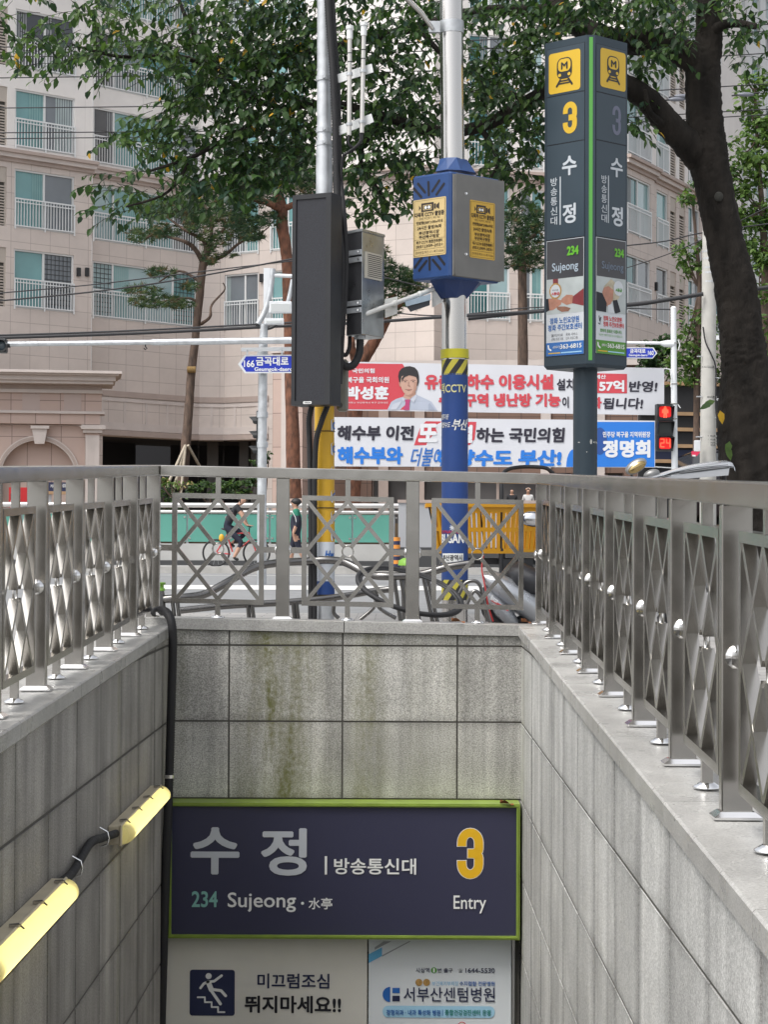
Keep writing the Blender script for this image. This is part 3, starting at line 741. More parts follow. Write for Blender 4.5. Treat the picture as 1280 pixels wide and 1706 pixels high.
mb = MB(); mb.tube(spline([P(552, -30, 17.30), P(557, 60, 17.3), P(563, 150, 17.3), P(566, 280, 17.3), P(573, 360, 17.22), P(577, 450, 17.22), P(570, 560, 17.22), P(566, 640, 17.25)], 8), .024, RUBBER, 8); mb.build("cable", t)
mb = MB(); corrugated(mb, [P(520, 676, 17.2), P(515, 700, 17.22), P(516, 740, 17.25), P(518, 850, 17.28), P(518, 1010, 17.28), P(518, 1050, 17.28)], .026); mb.build("conduit", t)
mb = MB(); corrugated(mb, [P(546, 676, 17.2), P(535, 705, 17.2), P(526, 745, 17.22), P(524, 850, 17.26), P(524, 1010, 17.28), P(524, 1050, 17.28)], .026); mb.build("conduit", t)
for (xa, ya, xb, yb) in ((583, 44, 582, 226), (606.5, 38, 603, 222)):
    mb = MB(); a, b = P(xa, ya, 17.15), P(xb, yb, 17.15)
    mb.tube([b, a.lerp(b, .12)], .020, mat("antenna_tube", (0.6, 0.58, 0.55), 0.3, 0.6), 12)
    mb.tube([a.lerp(b, .12), a.lerp(b, .03)], .027, WHITEP, 12); mb.tube([a.lerp(b, .03), a], .034, WHITEP, 12)
    for f in (.44, .9): q0 = a.lerp(b, f); mb.tube([q0 - V(0, 0, .012), q0 + V(0, 0, .012)], .028, GALV, 12)
    for f in (.25, .33): q0 = a.lerp(b, f); mb.tube([q0 - V(0, 0, .004), q0 + V(0, 0, .004)], .022, BLACKP, 12)
    mb.build("antenna", t)
for (xa, ya, xb, yb) in ((556, 134, 621, 114), (556, 222, 621, 197)):
    mb = MB(); mb.bar(P(xa, ya, 17.3), P(xb, yb, 17.16), .075, .012, WHITEP, up=(0, 1, 0)); mb.build("bracket", t)
mb = MB()
for i, (xa, ya) in enumerate(((582, 226), (603, 222), (600, 224))):
    mb.tube(spline([P(xa, ya - 4, 17.15), P(xa - 1, ya + 14, 17.15), P(590 - 6 * i, 250 + 3 * i, 17.17), P(572, 262, 17.22), P(568, 300, 17.26)], 6), .011, RUBBER, 8)
mb.build("cable", t)
# loudspeaker cabinet
t = thing("column_loudspeaker", "tall black column loudspeaker cabinet mounted on the grey pole", "loudspeaker", P(520, 676, 17))
_sa, _sb = P(485.5, 676, 17.06), P(550, 676, 16.90); SPK = Fr(_sa, V(_sb.x - _sa.x, _sb.y - _sa.y, 0), (0.012, 0, 1))
wS = V(_sb.x - _sa.x, _sb.y - _sa.y, 0).length; hS = P(490, 324, 17.0).z - _sa.z
GRILL = mat("speaker_grille", (0.035, 0.036, 0.04), 0.45, 0.3)
n = GRILL.node_tree.nodes; l = GRILL.node_tree.links
vo = n.new("ShaderNodeTexVoronoi"); vo.inputs["Scale"].default_value = 150; vo.inputs["Randomness"].default_value = 1.0; tc = n.new("ShaderNodeTexCoord"); l.new(tc.outputs["Object"], vo.inputs["Vector"])
r = n.new("ShaderNodeMapRange"); r.inputs[1].default_value = 0.25; r.inputs[2].default_value = 0.5; r.inputs[3].default_value = 0.6; r.inputs[4].default_value = 1.35; l.new(vo.outputs["Distance"], r.inputs[0])
mx = n.new("ShaderNodeMix"); mx.data_type = 'RGBA'; mx.blend_type = 'MULTIPLY'; mx.inputs[0].default_value = 1; mx.inputs[6].default_value = (0.019, 0.020, 0.025, 1); l.new(r.outputs[0], mx.inputs[7]); l.new(mx.outputs[2], n["Principled BSDF"].inputs["Base Color"])
mb = MB(); CABM = mat("cabinet_black", (0.011, 0.012, 0.015), 0.5, var=0.12, vs=6)
mb.rect(SPK, 0, 0, wS, hS, CABM, -0.012, 0.19)
for (a, b, c, d) in ((0, 0, wS, .04), (0, hS - .04, wS, hS), (0, .04, .036, hS - .04), (wS - .05, .04, wS, hS - .04)): mb.rect(SPK, a, b, c, d, CABM, 0.006, 0.018)
mb.build("cabinet", t, bevel=0.003)
mb = MB(); mb.rect(SPK, .037, .041, wS - .051, hS - .041, GRILL, -0.006, 0.005); mb.build("grille", t)
mb = MB(); mb.rrect(SPK, .12, .010, .20, .032, .006, LET_W, 0.009, .003); mb.text(SPK, "ARION", (.128, .016, .192, .027), INK, .0095, .02, uv=True); mb.build("badge", t)
mb = MB(); mb.box(P(548, 420, 17.22), (.05, .26, .08), GALV); mb.build("bracket", t)
mb = MB(); mb.box(P(548, 600, 17.22), (.05, .26, .08), GALV); mb.build("bracket", t)
# galvanised control box
t = thing("control_box", "galvanised steel control box with a cream louvre beside the loudspeaker", "box", P(605, 562, 17.3))
A, B, C = P(603, 557, 17.25), P(577, 556, 17.40), P(640, 562, 17.57)
zt = P(603, 386, 17.25).z; zb = A.z
D_ = V(B.x + C.x - A.x, B.y + C.y - A.y, zb)
mb = MB(); GAL2 = mat("galvanised_box", (0.36, 0.38, 0.39), 0.32, 0.85, var=0.22, vs=5)
base = [V(A.x, A.y, zb), V(C.x, C.y, zb), V(D_.x, D_.y, zb), V(B.x, B.y, zb)]
top = [V(p.x, p.y, zt) for p in base]
mb.add(base + top, [(0, 1, 5, 4), (1, 2, 6, 5), (2, 3, 7, 6), (4, 5, 6, 7), (3, 2, 1, 0)], GAL2)
mb.add([base[3], base[0], top[0], top[3]], [(0, 1, 2, 3)], mat("shaded_steel", (0.05, 0.05, 0.055), 0.35, 0.6, var=0.2, vs=6))  # mounting side darker than the rest; its shadow is put into the colour
cx = sum((p for p in top), V(0, 0, 0)) / 4
mb.add([V(p.x + (p.x - cx.x) * .05, p.y + (p.y - cx.y) * .05, zt) for p in base] + [V(p.x + (p.x - cx.x) * .05, p.y + (p.y - cx.y) * .05, zt + .025) for p in base], [(3, 2, 1, 0), (4, 5, 6, 7), (0, 1, 5, 4), (1, 2, 6, 5), (2, 3, 7, 6), (3, 0, 4, 7)], GAL2)
mb.build("cabinet", t, bevel=0.004)
FC = Fr(base[0], base[1] - base[0])
mb = MB(); LV = mat("cream_louvre", (0.52, 0.49, 0.42), 0.5)
a = FC.px(608, 463); b = FC.px(635, 426); mb.rect(FC, a[0], a[1], b[0], b[1], LV, .012, .012)
for k in range(12):
    v_ = a[1] + (b[1] - a[1]) * (.05 + .9 * (k + .5) / 12); mb.rect(FC, a[0] + .03, v_ - .0035, b[0] - .012, v_ + .0035, GROUT, .0135)
mb.build("louvre", t)
FD = Fr(base[3], base[0] - base[3])
for y in (428, 512):
    mb = MB()
    for dy in (-6, 6): q_ = FD.px(590, y + dy)[1]; mb.rect(FD, -.06, q_ - .022, (base[0] - base[3]).length - .004, q_ + .022, GALV, .02, .018); c_ = (base[0] - base[3]).length - .03; mb.disc(FD, c_, q_, .009, STEEL_B, .022, 10)
    mb.build("mounting_rail", t)
mb = MB(); corrugated(mb, [P(600, 560, 17.42), P(600, 575, 17.42), P(598, 592, 17.4), P(588, 609, 17.36), P(574, 610, 17.33), P(564, 596, 17.3), P(560, 570, 17.3)], .036); mb.build("conduit", t)
mb = MB(); mb.tube(spline([P(583, 560, 17.45), P(582, 580, 17.42), P(576, 592, 17.4), P(569, 586, 17.36), P(565, 570, 17.3)], 6), .018, RUBBER, 10); mb.build("cable", t)
mb = MB(); mb.cyl(P(600, 566, 17.42), P(600, 557, 17.42), .05, GALV, 14); mb.build("gland", t)
t = thing("junction_box", "small rounded grey junction box behind the foot of the loudspeaker", "box", P(570, 686, 17.45))
mb = MB(); JB = mat("olive_grey_plastic", (0.20, 0.20, 0.17), 0.5, var=0.12, vs=8)
a, b = P(571, 686, 17.5), P(571, 600, 17.5); mb.box((a.x, 17.48, (a.z + b.z) / 2), (.10, .14, b.z - a.z), JB); mb.build("case", t, bevel=0.02)
mb = MB(); q0 = P(567, 675, 17.4); mb.tube([q0 + V(0, .02, 0), q0 + V(0, -.005, 0)], .022, GROUT, 12); mb.build("cable_entry", t)

# ------------------------------------------------------------------ stainless camera pole with the blue control box
YC = 17.8
t = thing("camera_pole", "stainless pole in a blue sleeve with hazard stripes, carrying a surveillance arm", "pole", (P(758, 900, YC).x, YC, gz(YC)))
def cax(y): return P(752 + 6.0 * min(1, y / 600.0), y, YC)
SS = mat("stainless_tube", (0.60, 0.58, 0.56), 0.20, 1.0, var=0.08, vs=4, stretch=(1, 1, .05))
mb = MB(); mb.tube([V(cax(1000).x, YC, gz(YC)), cax(1000), cax(500), cax(300), cax(-60)], [.116, .116, .112, .108, .103], SS, 28); mb.build("pole", t)
SLB = mat("sleeve_blue", (0.012, 0.050, 0.21), 0.5, var=0.08, vs=3); HZY = mat("hazard_yellow", (0.50, 0.44, 0.05), 0.5, var=0.06, vs=5); LIMEY = mat("collar_yellow", (0.50, 0.46, 0.02), 0.45)
mb = MB(); mb.tube([cax(966), cax(800), cax(624)], .1195, SLB, 32)
CYC = Cyl(cax(800), .1195, cax(650))
for (ya, yb) in ((1000, 966), (624, 598)):
    va = CYC.px(757, ya)[1]; vb = CYC.px(757, yb)[1]; H = vb - va; per = .125
    # slanted bands wrapped round the pole
    for k in range(-6, 7):
        for (o_, m_) in ((0, HZY), (.5, BLACKP)):
            g_ = 5; r_ = 7
            for j in range(g_):
                u_ = (k + o_ + .5 * j / g_) * per; u2 = (k + o_ + .5 * (j + 1) / g_) * per
                for q_ in range(r_):
                    f0, f1_ = q_ / r_, (q_ + 1) / r_; e0 = H * .75 * f0; e1 = H * .75 * f1_
                    if abs(u_ + e0) < .37: mb.add([CYC.pt(u_ + e0, va + H * f0, 0), CYC.pt(u2 + e0, va + H * f0, 0), CYC.pt(u2 + e1, va + H * f1_, 0), CYC.pt(u_ + e1, va + H * f1_, 0)], [(0, 1, 2, 3)], m_, True)
mb.tube([cax(598), cax(583)], .128, LIMEY, 28)
CP = mat("pale_yellow_print", (0.62, 0.60, 0.30), 0.5)
uL = CYC.px(744, 646)[0]; uR = CYC.px(776, 646)[0]; v0_ = CYC.px(757, 655)[1]; v1_ = CYC.px(757, 638)[1]
mb.text(CYC, "다목적CCTV", (uR - (uR - uL) / .47, v0_, uR, v1_), CP, .002, .02, uv=True)
mb.text(CYC, "해양수도", (735.5, 703, 751, 713), LET_W, .002, .01, .35); mb.text(CYC, "부산", (753, 698, 778, 717), LET_W, .002, .03, .35); mb.text(CYC, "아름다운", (735.5, 690, 748, 699), LET_W, .002, .01, .3)
mb.text(CYC, "BUSAN", (737, 889.5, 772.5, 905), LET_W, .002, .035); mb.text(CYC, "DYNAMIC", (737, 883.5, 765, 889), mat("print_crimson", (.5, .03, .06), .5), .002, .02)
u_, v_ = CYC.px(754, 879)
for k in range(8): a_ = k * math.pi / 4; mb.stroke(CYC, [(u_ + .006 * math.cos(a_), v_ + .006 * math.sin(a_)), (u_ + .024 * math.cos(a_), v_ + .024 * math.sin(a_))], .006, LET_W, .002)
a = CYC.px(738, 941); b = CYC.px(772, 922)
for k in range(8): u0_ = a[0] + (b[0] - a[0]) * k / 8; u1_ = a[0] + (b[0] - a[0]) * (k + 1) / 8; mb.rect(CYC, u0_, a[1], u1_, b[1], LET_W, .002)
mb.text(CYC, "부산광역시", (739, 924, 770, 934), INK, .004, .02); mb.text(CYC, "BUSAN METROPOLITAN CITY", (740, 936, 769, 939), INK, .004, .0)
mb.build("sleeve", t)
mb = MB(); mb.tube([cax(57), cax(37)], .113, GALV, 24); q0 = cax(50); mb.box(P(724, 46, 17.7), (.10, .05, .10), GALV); mb.build("clamp_band", t)
mb = MB(); mb.tube([P(722, 50, 17.68), P(702, 22, 17.68), P(655, -24, 17.68)], [.018, .026, .026], STEEL, 12); mb.build("strut", t)
mb = MB(); ARMW = mat("arm_white", (0.60, 0.60, 0.58), 0.45, var=0.1, vs=8)
mb.tube([P(722, 482, 17.72), P(690, 494, 17.6), P(640, 512, 17.42), P(600, 527, 17.3)], .021, ARMW, 12)
for x, y in ((700, 490.5), (658, 505.5)): q0 = P(x, y, 17.62 if x > 680 else 17.48); mb.ell(q0, (.03, .03, .03), ARMW)
mb.add([P(719, 474, 17.72), P(738, 503, 17.72), P(720, 513, 17.7), P(719, 474, 17.76), P(738, 503, 17.76), P(720, 513, 17.74)], [(0, 1, 2), (3, 5, 4), (0, 3, 4, 1), (1, 4, 5, 2), (2, 5, 3, 0)], ARMW)
mb.build("arm", t)
mb = MB(); CAMB = mat("camera_housing", (0.26, 0.33, 0.40), 0.4, var=0.08, vs=9); CAMD = mat("camera_dark", (0.025, 0.03, 0.04), 0.3)
def hexa(p, m): mb.add(p, [(0, 1, 2, 3), (7, 6, 5, 4), (0, 4, 5, 1), (1, 5, 6, 2), (2, 6, 7, 3), (3, 7, 4, 0)], m)
def pair(px, y0, y1): return [P(a, b, y0) for a, b in px] + [P(a, b, y1) for a, b in px]
hexa(pair([(675, 503), (718, 489), (718, 500), (677, 511)], 17.45, 17.75), CAMB)
hexa(pair([(678, 511), (717, 500), (716, 509), (684, 520)], 17.47, 17.73), CAMD)
mb.build("camera", t)
mb = MB()
hexa(pair([(641, 499), (663, 494), (662, 523), (642, 530)], 17.5, 17.62), ARMW); mb.build("junction_case", t)
# the box
t = thing("camera_control_box", "blue cabinet with a steel door and two yellow camera warning stickers", "cabinet", P(757, 497, YC))
An = P(750, 462, 17.42); Bl = P(686, 469, 17.70); Cr = P(834, 467, 17.83)
ztop = P(750, 285, 17.42).z; zbo = An.z; D4 = V(Bl.x + Cr.x - An.x, Bl.y + Cr.y - An.y, 0)
BXB = mat("cabinet_blue", (0.022, 0.062, 0.19), 0.42, var=0.07, vs=6)
mb = MB(); bq = [V(q.x, q.y, zbo) for q in (An, Cr, D4, Bl)]; tq = [V(q.x, q.y, ztop) for q in bq]
mb.add(bq + tq, [(0, 1, 5, 4), (1, 2, 6, 5), (2, 3, 7, 6), (3, 0, 4, 7), (4, 5, 6, 7), (3, 2, 1, 0)], BXB)
mb.build("cabinet", t, bevel=0.018)
cen = cax(300)
def collar(y0, y1, k0, r1, m):
    mb = MB(); z0 = P(757, y0, YC).z; z1 = P(757, y1, YC).z
    c0 = sum(bq, V(0, 0, 0)) / 4; lo = []; hi = []
    for i in range(4):
        for f in (.25, .75):
            p = bq[i].lerp(bq[(i + 1) % 4], f); lo.append(V(c0.x + (p.x - c0.x) * k0, c0.y + (p.y - c0.y) * k0, z0))
            d = V(p.x - c0.x, p.y - c0.y, 0).normalized(); hi.append(V(cen.x + d.x * r1, cen.y + d.y * r1, z1))
    mb.loft([lo, hi], m, False); mb.build("collar", t)
collar(290, 267, .60, .125, BXB); collar(468, 499, .78, .128, mat("collar_navy", (0.016, 0.04, 0.14), 0.5))
FLx = Fr(bq[3], bq[0] - bq[3]); FRx = Fr(bq[0], bq[1] - bq[0]); wl = (bq[0] - bq[3]).length; wr = (bq[1] - bq[0]).length; hb = ztop - zbo
mb = MB(); DOORM = mat("door_steel", (0.20, 0.195, 0.185), 0.42, 0.7, var=0.10, vs=5)
mb.rect(FRx, .035, .02, wr - .005, hb - .03, DOORM, .045, .044); mb.build("door", t, bevel=0.008)
for y in (323, 424):
    mb = MB(); a = FRx.at(.045).px(776, y); mb.disc(FRx, a[0], a[1], .012, STEEL_B, .047, 12); mb.tube([FRx.pt(a[0], a[1], .045), FRx.pt(a[0], a[1], .06)], .010, STEEL_B, 10); mb.build("lock", t)
for k, seg in enumerate(([(170, 425), (240, 505)], [(210, 380), (275, 460)], [(308, 365), (312, 485)], [(410, 350), (345, 450)], [(455, 380), (385, 480)], [(180, 1170), (245, 1080)], [(220, 1200), (290, 1110)], [(318, 1070), (320, 1190)], [(420, 1185), (350, 1100)], [(460, 1140), (400, 1060)])):
    mb = MB() if k in (0, 5) else mb
    mb.stroke(FLx, [FLx.px(660 + x / 5.685, 240 + y / 5.685) for x, y in seg], .026, INK, .0015)
    if k in (4, 9): mb.build("vent", t)
STY = mat("sticker_yellow", (0.58, 0.36, 0.05), 0.45, var=0.03, vs=9); STP = mat("sticker_faded", (0.62, 0.47, 0.22), 0.45, var=0.03, vs=9); INKS = mat("sticker_ink", (0.035, 0.025, 0.02), 0.5)
def sticker(fr, x0, x1, xm, y0, y1, m, n0):
    mb = MB(); u0 = fr.px(x0, 380)[0]; u1 = fr.px(x1, 380)[0]; v0 = fr.px(xm, y1)[1]; v1 = fr.px(xm, y0)[1]; w = u1 - u0; h = v1 - v0
    mb.rrect(fr, u0, v0, u1, v1, .012, m, n0, .0015)
    N = n0 + .001
    for (a, b, c, d) in ((.03, .022, .97, .026), (.03, .974, .97, .978), (.03, .026, .042, .974), (.958, .026, .97, .974), (.04, .30, .96, .303), (.04, .125, .96, .129)): mb.rect(fr, u0 + a * w, v0 + b * h, u0 + c * w, v0 + d * h, INKS, N)
    mb.rect(fr, u0 + .25 * w, v0 + .78 * h, u0 + .63 * w, v0 + .93 * h, INKS, N); mb.rect(fr, u0 + .31 * w, v0 + .805 * h, u0 + .57 * w, v0 + .895 * h, m, N + .0006); mb.rect(fr, u0 + .335 * w, v0 + .815 * h, u0 + .545 * w, v0 + .885 * h, INKS, N + .001)
    for c in (.39, .49): mb.disc(fr, u0 + c * w, v0 + .85 * h, .04 * w, LET_W, N + .0014, 14)
    mb.rect(fr, u0 + .64 * w, v0 + .81 * h, u0 + .70 * w, v0 + .90 * h, INKS, N); mb.poly(fr, [(u0 + .71 * w, v0 + .83 * h), (u0 + .80 * w, v0 + .795 * h), (u0 + .80 * w, v0 + .915 * h), (u0 + .71 * w, v0 + .875 * h)], INKS, N); mb.poly(fr, [(u0 + .18 * w, v0 + .81 * h), (u0 + .24 * w, v0 + .85 * h), (u0 + .18 * w, v0 + .90 * h)], INKS, N)
    for body, a, b, c, d, bo in (("다목적 CCTV 촬영중", .05, .69, .95, .775, .03), ("(방범, 무단투기, 재난 등)", .18, .635, .82, .68, 0), ("전방향(360˚)100m이내", .10, .555, .90, .62, .012), ("24시간 촬영/녹화", .13, .47, .87, .535, .015), ("부산광역시장", .18, .385, .80, .445, .02), ("부산북구청장", .18, .315, .80, .375, .02), ("북구 CCTV 통합관제센터", .10, .225, .90, .285, .008), ("(051)309-2031", .10, .145, .90, .205, .008), ("관리번호:부산-111-북구-0266", .08, .05, .93, .10, 0)):
        mb.text(fr, body, (u0 + a * w, v0 + b * h, u0 + c * w, v0 + d * h), INKS, N, bo, uv=True)
    mb.build("warning_sticker", t)
sticker(FLx, 689, 743.5, 717, 331, 427, STP, .003); sticker(FRx.at(.045), 783, 824.5, 805, 336.5, 432, STY, .003)

# ------------------------------------------------------------------ station totem
t = thing("station_totem", "dark four-sided station totem with yellow metro symbols and a green edge", "sign", P(975, 790, 18.46))
SLATE = mat("slate_metal", (0.030, 0.048, 0.064), 0.42, 0.2, var=0.06, vs=3); SLATE2 = mat("slate_panel", (0.038, 0.058, 0.076), 0.38, 0.1, var=0.05, vs=2); GAP = mat("panel_gap", (0.006, 0.008, 0.014), 0.5)
TGREEN = mat("green_strip", (0.09, 0.33, 0.06), 0.4); TYEL = mat("metro_yellow", (0.62, 0.40, 0.03), 0.4); ICON = mat("metro_ink", (0.02, 0.022, 0.026), 0.4)
Lc, Cc, Rc = GZ(904.5, 18.47, 0), GZ(984, 18.1, 0), GZ(1045.5, 18.445, 0); Kc = Lc + Rc - Cc
zt, zb = P(986, 57, 18.1).z, P(984, 605, 18.1).z
ring = []
for i, c in enumerate((Cc, Rc, Kc, Lc)):
    p_, n_ = (Lc, Rc) if i == 0 else ((Cc, Kc) if i == 1 else ((Rc, Lc) if i == 2 else (Kc, Cc)))
    ch_ = .055 if i == 0 else .012
    ring += [c + (p_ - c).normalized() * ch_, c + (n_ - c).normalized() * ch_]
mb = MB(); mb.loft([[V(p.x, p.y, zb) for p in ring], [V(p.x, p.y, zt) for p in ring]], SLATE, False)
cc = (Lc + Rc) / 2
mb.loft([[V(cc.x + (p.x - cc.x) * .93, cc.y + (p.y - cc.y) * .93, zb - .03) for p in ring], [V(p.x, p.y, zb) for p in ring]], SLATE, False)
body = mb.build("body", t)
cf = Fr(ring[0], ring[1] - ring[0]); cw = (ring[1] - ring[0]).length
mb = MB(); mb.rect(cf, cw / 2 - .017, zb + .03, cw / 2 + .017, zt - .02, TGREEN, .002, .0015); mb.build("edge_strip", t)
FL = Fr(Lc, Cc - Lc); FR = Fr(Cc, Rc - Cc); wL = (Cc - Lc).length; wR = (Rc - Cc).length
mb = MB(); mb.cyl(V(cc.x, cc.y, gz(18.4)), V(cc.x, cc.y, zb), .113, SLATE, 28); mb.build("post", t)
CYT = Cyl(V(cc.x, cc.y, 0), .113); PEEL = mat("peeled_sticker", (0.45, 0.46, 0.44), 0.7)
for x, y, a, b in ((985, 736, .012, .03), (992, 737, .03, .012), (965, 737, .012, .006), (978, 753, .006, .006), (997, 739, .012, .012)): mb = MB(); u_, v_ = CYT.px(x, y); mb.disc(CYT, u_, v_, a, PEEL, .001, 8, b * .8); mb.build("sticker_residue", t)
def face(fr, w, xm, ys, ya, yb):
    """black gap lines and panels of one side; ys = dividers seen at column xm"""
    u0, u1 = .035, w - .072 if fr is FL else w - .03
    if fr is FR: u0 = .06
    vs = [fr.px(xm, y)[1] for y in ys]; g = .010
    for i in range(len(vs) - 1):
        mb = MB(); mb.rect(fr, u0, vs[i + 1], u1, vs[i], GAP, .002, .0015); mb.rect(fr, u0 + g / 2, vs[i + 1] + g / 2, u1 - g / 2, vs[i] - g / 2, SLATE2, .004, .0015); mb.build("side_panel", t)
    return u0 + g / 2, u1 - g / 2, vs
def icon(mb, fr, x0, x1, xm, y0, y1):
    u0 = fr.px(x0, 110)[0]; u1 = fr.px(x1, 110)[0]; v0 = fr.px(xm, y1)[1]; v1 = fr.px(xm, y0)[1]; w = u1 - u0; h = v1 - v0
    f = lambda a, b: (u0 + a * w, v0 + b * h)
    mb.rrect(fr, u0, v0, u1, v1, .03, TYEL, .006)
    mb.rrect(fr, *f(.26, .33), *f(.74, .85), .06, ICON, .008); mb.rrect(fr, *f(.30, .51), *f(.70, .82), .045, TYEL, .0095); mb.text(fr, "M", (*f(.40, .56), *f(.61, .74)), ICON, .011, .03, uv=True)
    for a in (.35, .65): mb.disc(fr, *f(a, .43), .05 * w, TYEL, .0095, 12, .04 * h)
    for s_ in (-1, 1): mb.stroke(fr, [f(.5 + s_ * .13, .31), f(.5 + s_ * .24, .17)], .022, ICON, .008)
    for v_, a in ((.28, .13), (.22, .17)): mb.stroke(fr, [f(.5 - a, v_), f(.5 + a, v_)], .014, ICON, .0085)
LGr = mat("letter_pale", (0.52, 0.56, 0.60), 0.4); FADE = mat("letter_faded", (0.13, 0.14, 0.20), 0.5); N234 = mat("number_green", (0.14, 0.45, 0.04), 0.4); SUJ = mat("letter_bluegrey", (0.42, 0.50, 0.58), 0.4); SUJ2 = mat("letter_dull", (0.15, 0.19, 0.25), 0.5)
POST_D = mat("poster_dark", (0.05, 0.05, 0.056), 0.3, var=.05, vs=3); PW = mat("poster_white", (0.55, 0.58, 0.61), 0.35, var=.03, vs=4); PHOTO = mat("poster_photo_grey", (0.42, 0.46, 0.46), 0.35, var=.12, vs=5); SKIN1 = mat("poster_skin", (0.40, 0.19, 0.13), 0.4, var=.15, vs=20); SKIN2 = mat("poster_skin_dark", (0.25, 0.12, 0.08), 0.4, var=.15, vs=20); SLV = mat("poster_sleeve", (0.20, 0.035, 0.04), 0.4, var=.1, vs=12); PBL = mat("poster_blue", (0.03, 0.14, 0.42), 0.35); PGR = mat("poster_green", (0.08, 0.25, 0.03), 0.35)
# left side
uA, uB, vs = face(FL, wL, 942, (77.5, 158, 239, 398, 593), 0, 0)
mb = MB(); icon(mb, FL, 915.5, 968, 942, 86.5, 154); mb.build("metro_symbol", t)
mb = MB(); mb.three(FL, (939, 170, 962.3, 223), TYEL, .006, None, .34); mb.build("exit_number", t); mb = MB(); mb.text(FL, "수", (937.5, 260, 962, 292.5), LGr, .006, .03); mb.text(FL, "정", (938.5, 339.5, 960.5, 372.5), LGr, .006, .03)
for i, ch in enumerate("방송통신대"): mb.text(FL, ch, (918.5, 297 + 16.2 * i, 929.5, 310.5 + 16.2 * i), LGr, .006, .012)
mb.rect(FL, FL.px(933.5, 335)[0], FL.px(934, 375)[1], FL.px(935.3, 335)[0], FL.px(934, 295)[1], LGr, .006); mb.build("lettering", t)
def poster(fr, uA, uB, v0, v1, left):
    w = uB - uA; h = v1 - v0; f = lambda a, b: (uA + a * w, v0 + b * h); N = .0065
    mb = MB(); mb.rect(fr, uA, v0, uB, v1, PW, N - .001, .0015)
    mb.rect(fr, *f(.01, .665), *f(.99, .995), POST_D, N)
    mb.rect(fr, *f(0, .36), *f(1, .665), PHOTO, N)
    if left:
        mb.poly(fr, [f(1, .56), f(.95, .55), f(.72, .50), f(.66, .47), f(.70, .44), f(1, .41)], SLV, N + .001)
        mb.poly(fr, [f(.72, .51), f(.55, .52), f(.42, .49), f(.40, .46), f(.55, .43), f(.70, .44)], SKIN1, N + .0015)
        mb.poly(fr, [f(.05, .50), f(.2, .50), f(.42, .475), f(.40, .44), f(.2, .40), f(.05, .395)], SKIN1, N + .0012)
        mb.poly(fr, [f(0, .50), f(.06, .50), f(.09, .40), f(0, .385)], GAP, N + .002)
        mb.poly(fr, [f(.28, .425), f(.5, .42), f(.66, .40), f(.60, .375), f(.42, .375), f(.3, .40)], SKIN2, N + .002)
        mb.rect(fr, *f(.18, .615), *f(.32, .665), SLV, N + .001)
        mb.disc(fr, *f(.25, .56), .165 * w, GOLD, N + .002, 24, .07 * h); mb.disc(fr, *f(.25, .56), .13 * w, PW, N + .003, 24, .056 * h); mb.text(fr, "A등급", (*f(.15, .525), *f(.36, .55)), RED1, N + .004, .03, uv=True); mb.text(fr, "최우수기관", (*f(.17, .56), *f(.33, .575)), INK, N + .004, 0, uv=True)
        mb.text(fr, "정화 노인요양원", (*f(.10, .275), *f(.88, .33)), PBL, N, .025, uv=True); mb.text(fr, "정화 주간보호센터", (*f(.05, .215), *f(.95, .27)), PBL, N, .025, uv=True)
        for (a, b, s_) in ((.14, .163, "물리치료"), (.53, .163, "목욕 서비스"), (.14, .13, "신체 프로그램"), (.53, .13, "인지 프로그램")): mb.text(fr, s_, (*f(a, b), *f(a + .31, b + .025)), INK, N, .0, uv=True)
        col, o_ = PBL, "(051)"
    else:
        mb.poly(fr, [f(.25, .58), f(.5, .655), f(.75, .60), f(.78, .50), f(.6, .45), f(.3, .50)], mat("poster_straw", (.42, .37, .27), .4, var=.2, vs=20), N + .001)
        mb.poly(fr, [f(.25, .57), f(.40, .59), f(.58, .56), f(.56, .48), f(.42, .40), f(.33, .42), f(.2, .53)], SKIN1, N + .0015)
        mb.poly(fr, [f(0, .53), f(.2, .52), f(.35, .44), f(.33, .36), f(0, .365)], GAP, N + .002); mb.poly(fr, [f(.55, .47), f(.70, .48), f(.82, .38), f(.68, .36), f(.62, .36)], GAP, N + .002); mb.poly(fr, [f(.38, .42), f(.52, .44), f(.62, .36), f(.40, .36)], PW, N + .0025)
        mb.disc(fr, *f(.74, .58), .16 * w, PW, N + .003, 24, .065 * h); mb.text(fr, "A등급", (*f(.64, .55), *f(.86, .58)), GREEN1, N + .004, .03, uv=True)
        mb.text(fr, "정화 노인요양원", (*f(.24, .285), *f(.86, .33)), RED1, N, .025, uv=True); mb.text(fr, "정화 주간보호센터", (*f(.24, .235), *f(.93, .28)), RED1, N, .025, uv=True); mb.text(fr, "정화의 돌봄은 다릅니다.", (*f(.13, .185), *f(.87, .215)), GREEN1, N, .012, uv=True); mb.text(fr, "따뜻한 가족의 마음으로 모시겠습니다.", (*f(.10, .15), *f(.9, .172)), GREEN1, N, .0, uv=True)
        mb.stroke(fr, [f(.10, .32), f(.12, .28), f(.16, .31)], .012, ICON, N); mb.stroke(fr, [f(.16, .31), f(.13, .25), f(.07, .26)], .008, ICON, N)
        col, o_ = PGR, "(051)"
    mb.rect(fr, *f(0, .0), *f(1, .115), col, N)
    mb.text(fr, o_, (*f(.19, .06), *f(.37, .085)), LET_W, N + .001, .01, uv=True); mb.text(fr, "363-6815", (*f(.38, .055), *f(.95, .095)), LET_W, N + .001, .02, uv=True)
    mb.stroke(fr, [f(.06, .09), f(.07, .065), f(.13, .05)], .016, LET_W, N + .001); mb.rect(fr, *f(.06, .018), *f(.38, .028), TYEL, N + .001); mb.rect(fr, *f(.40, .018), *f(.95, .027), BLUE3, N + .001)
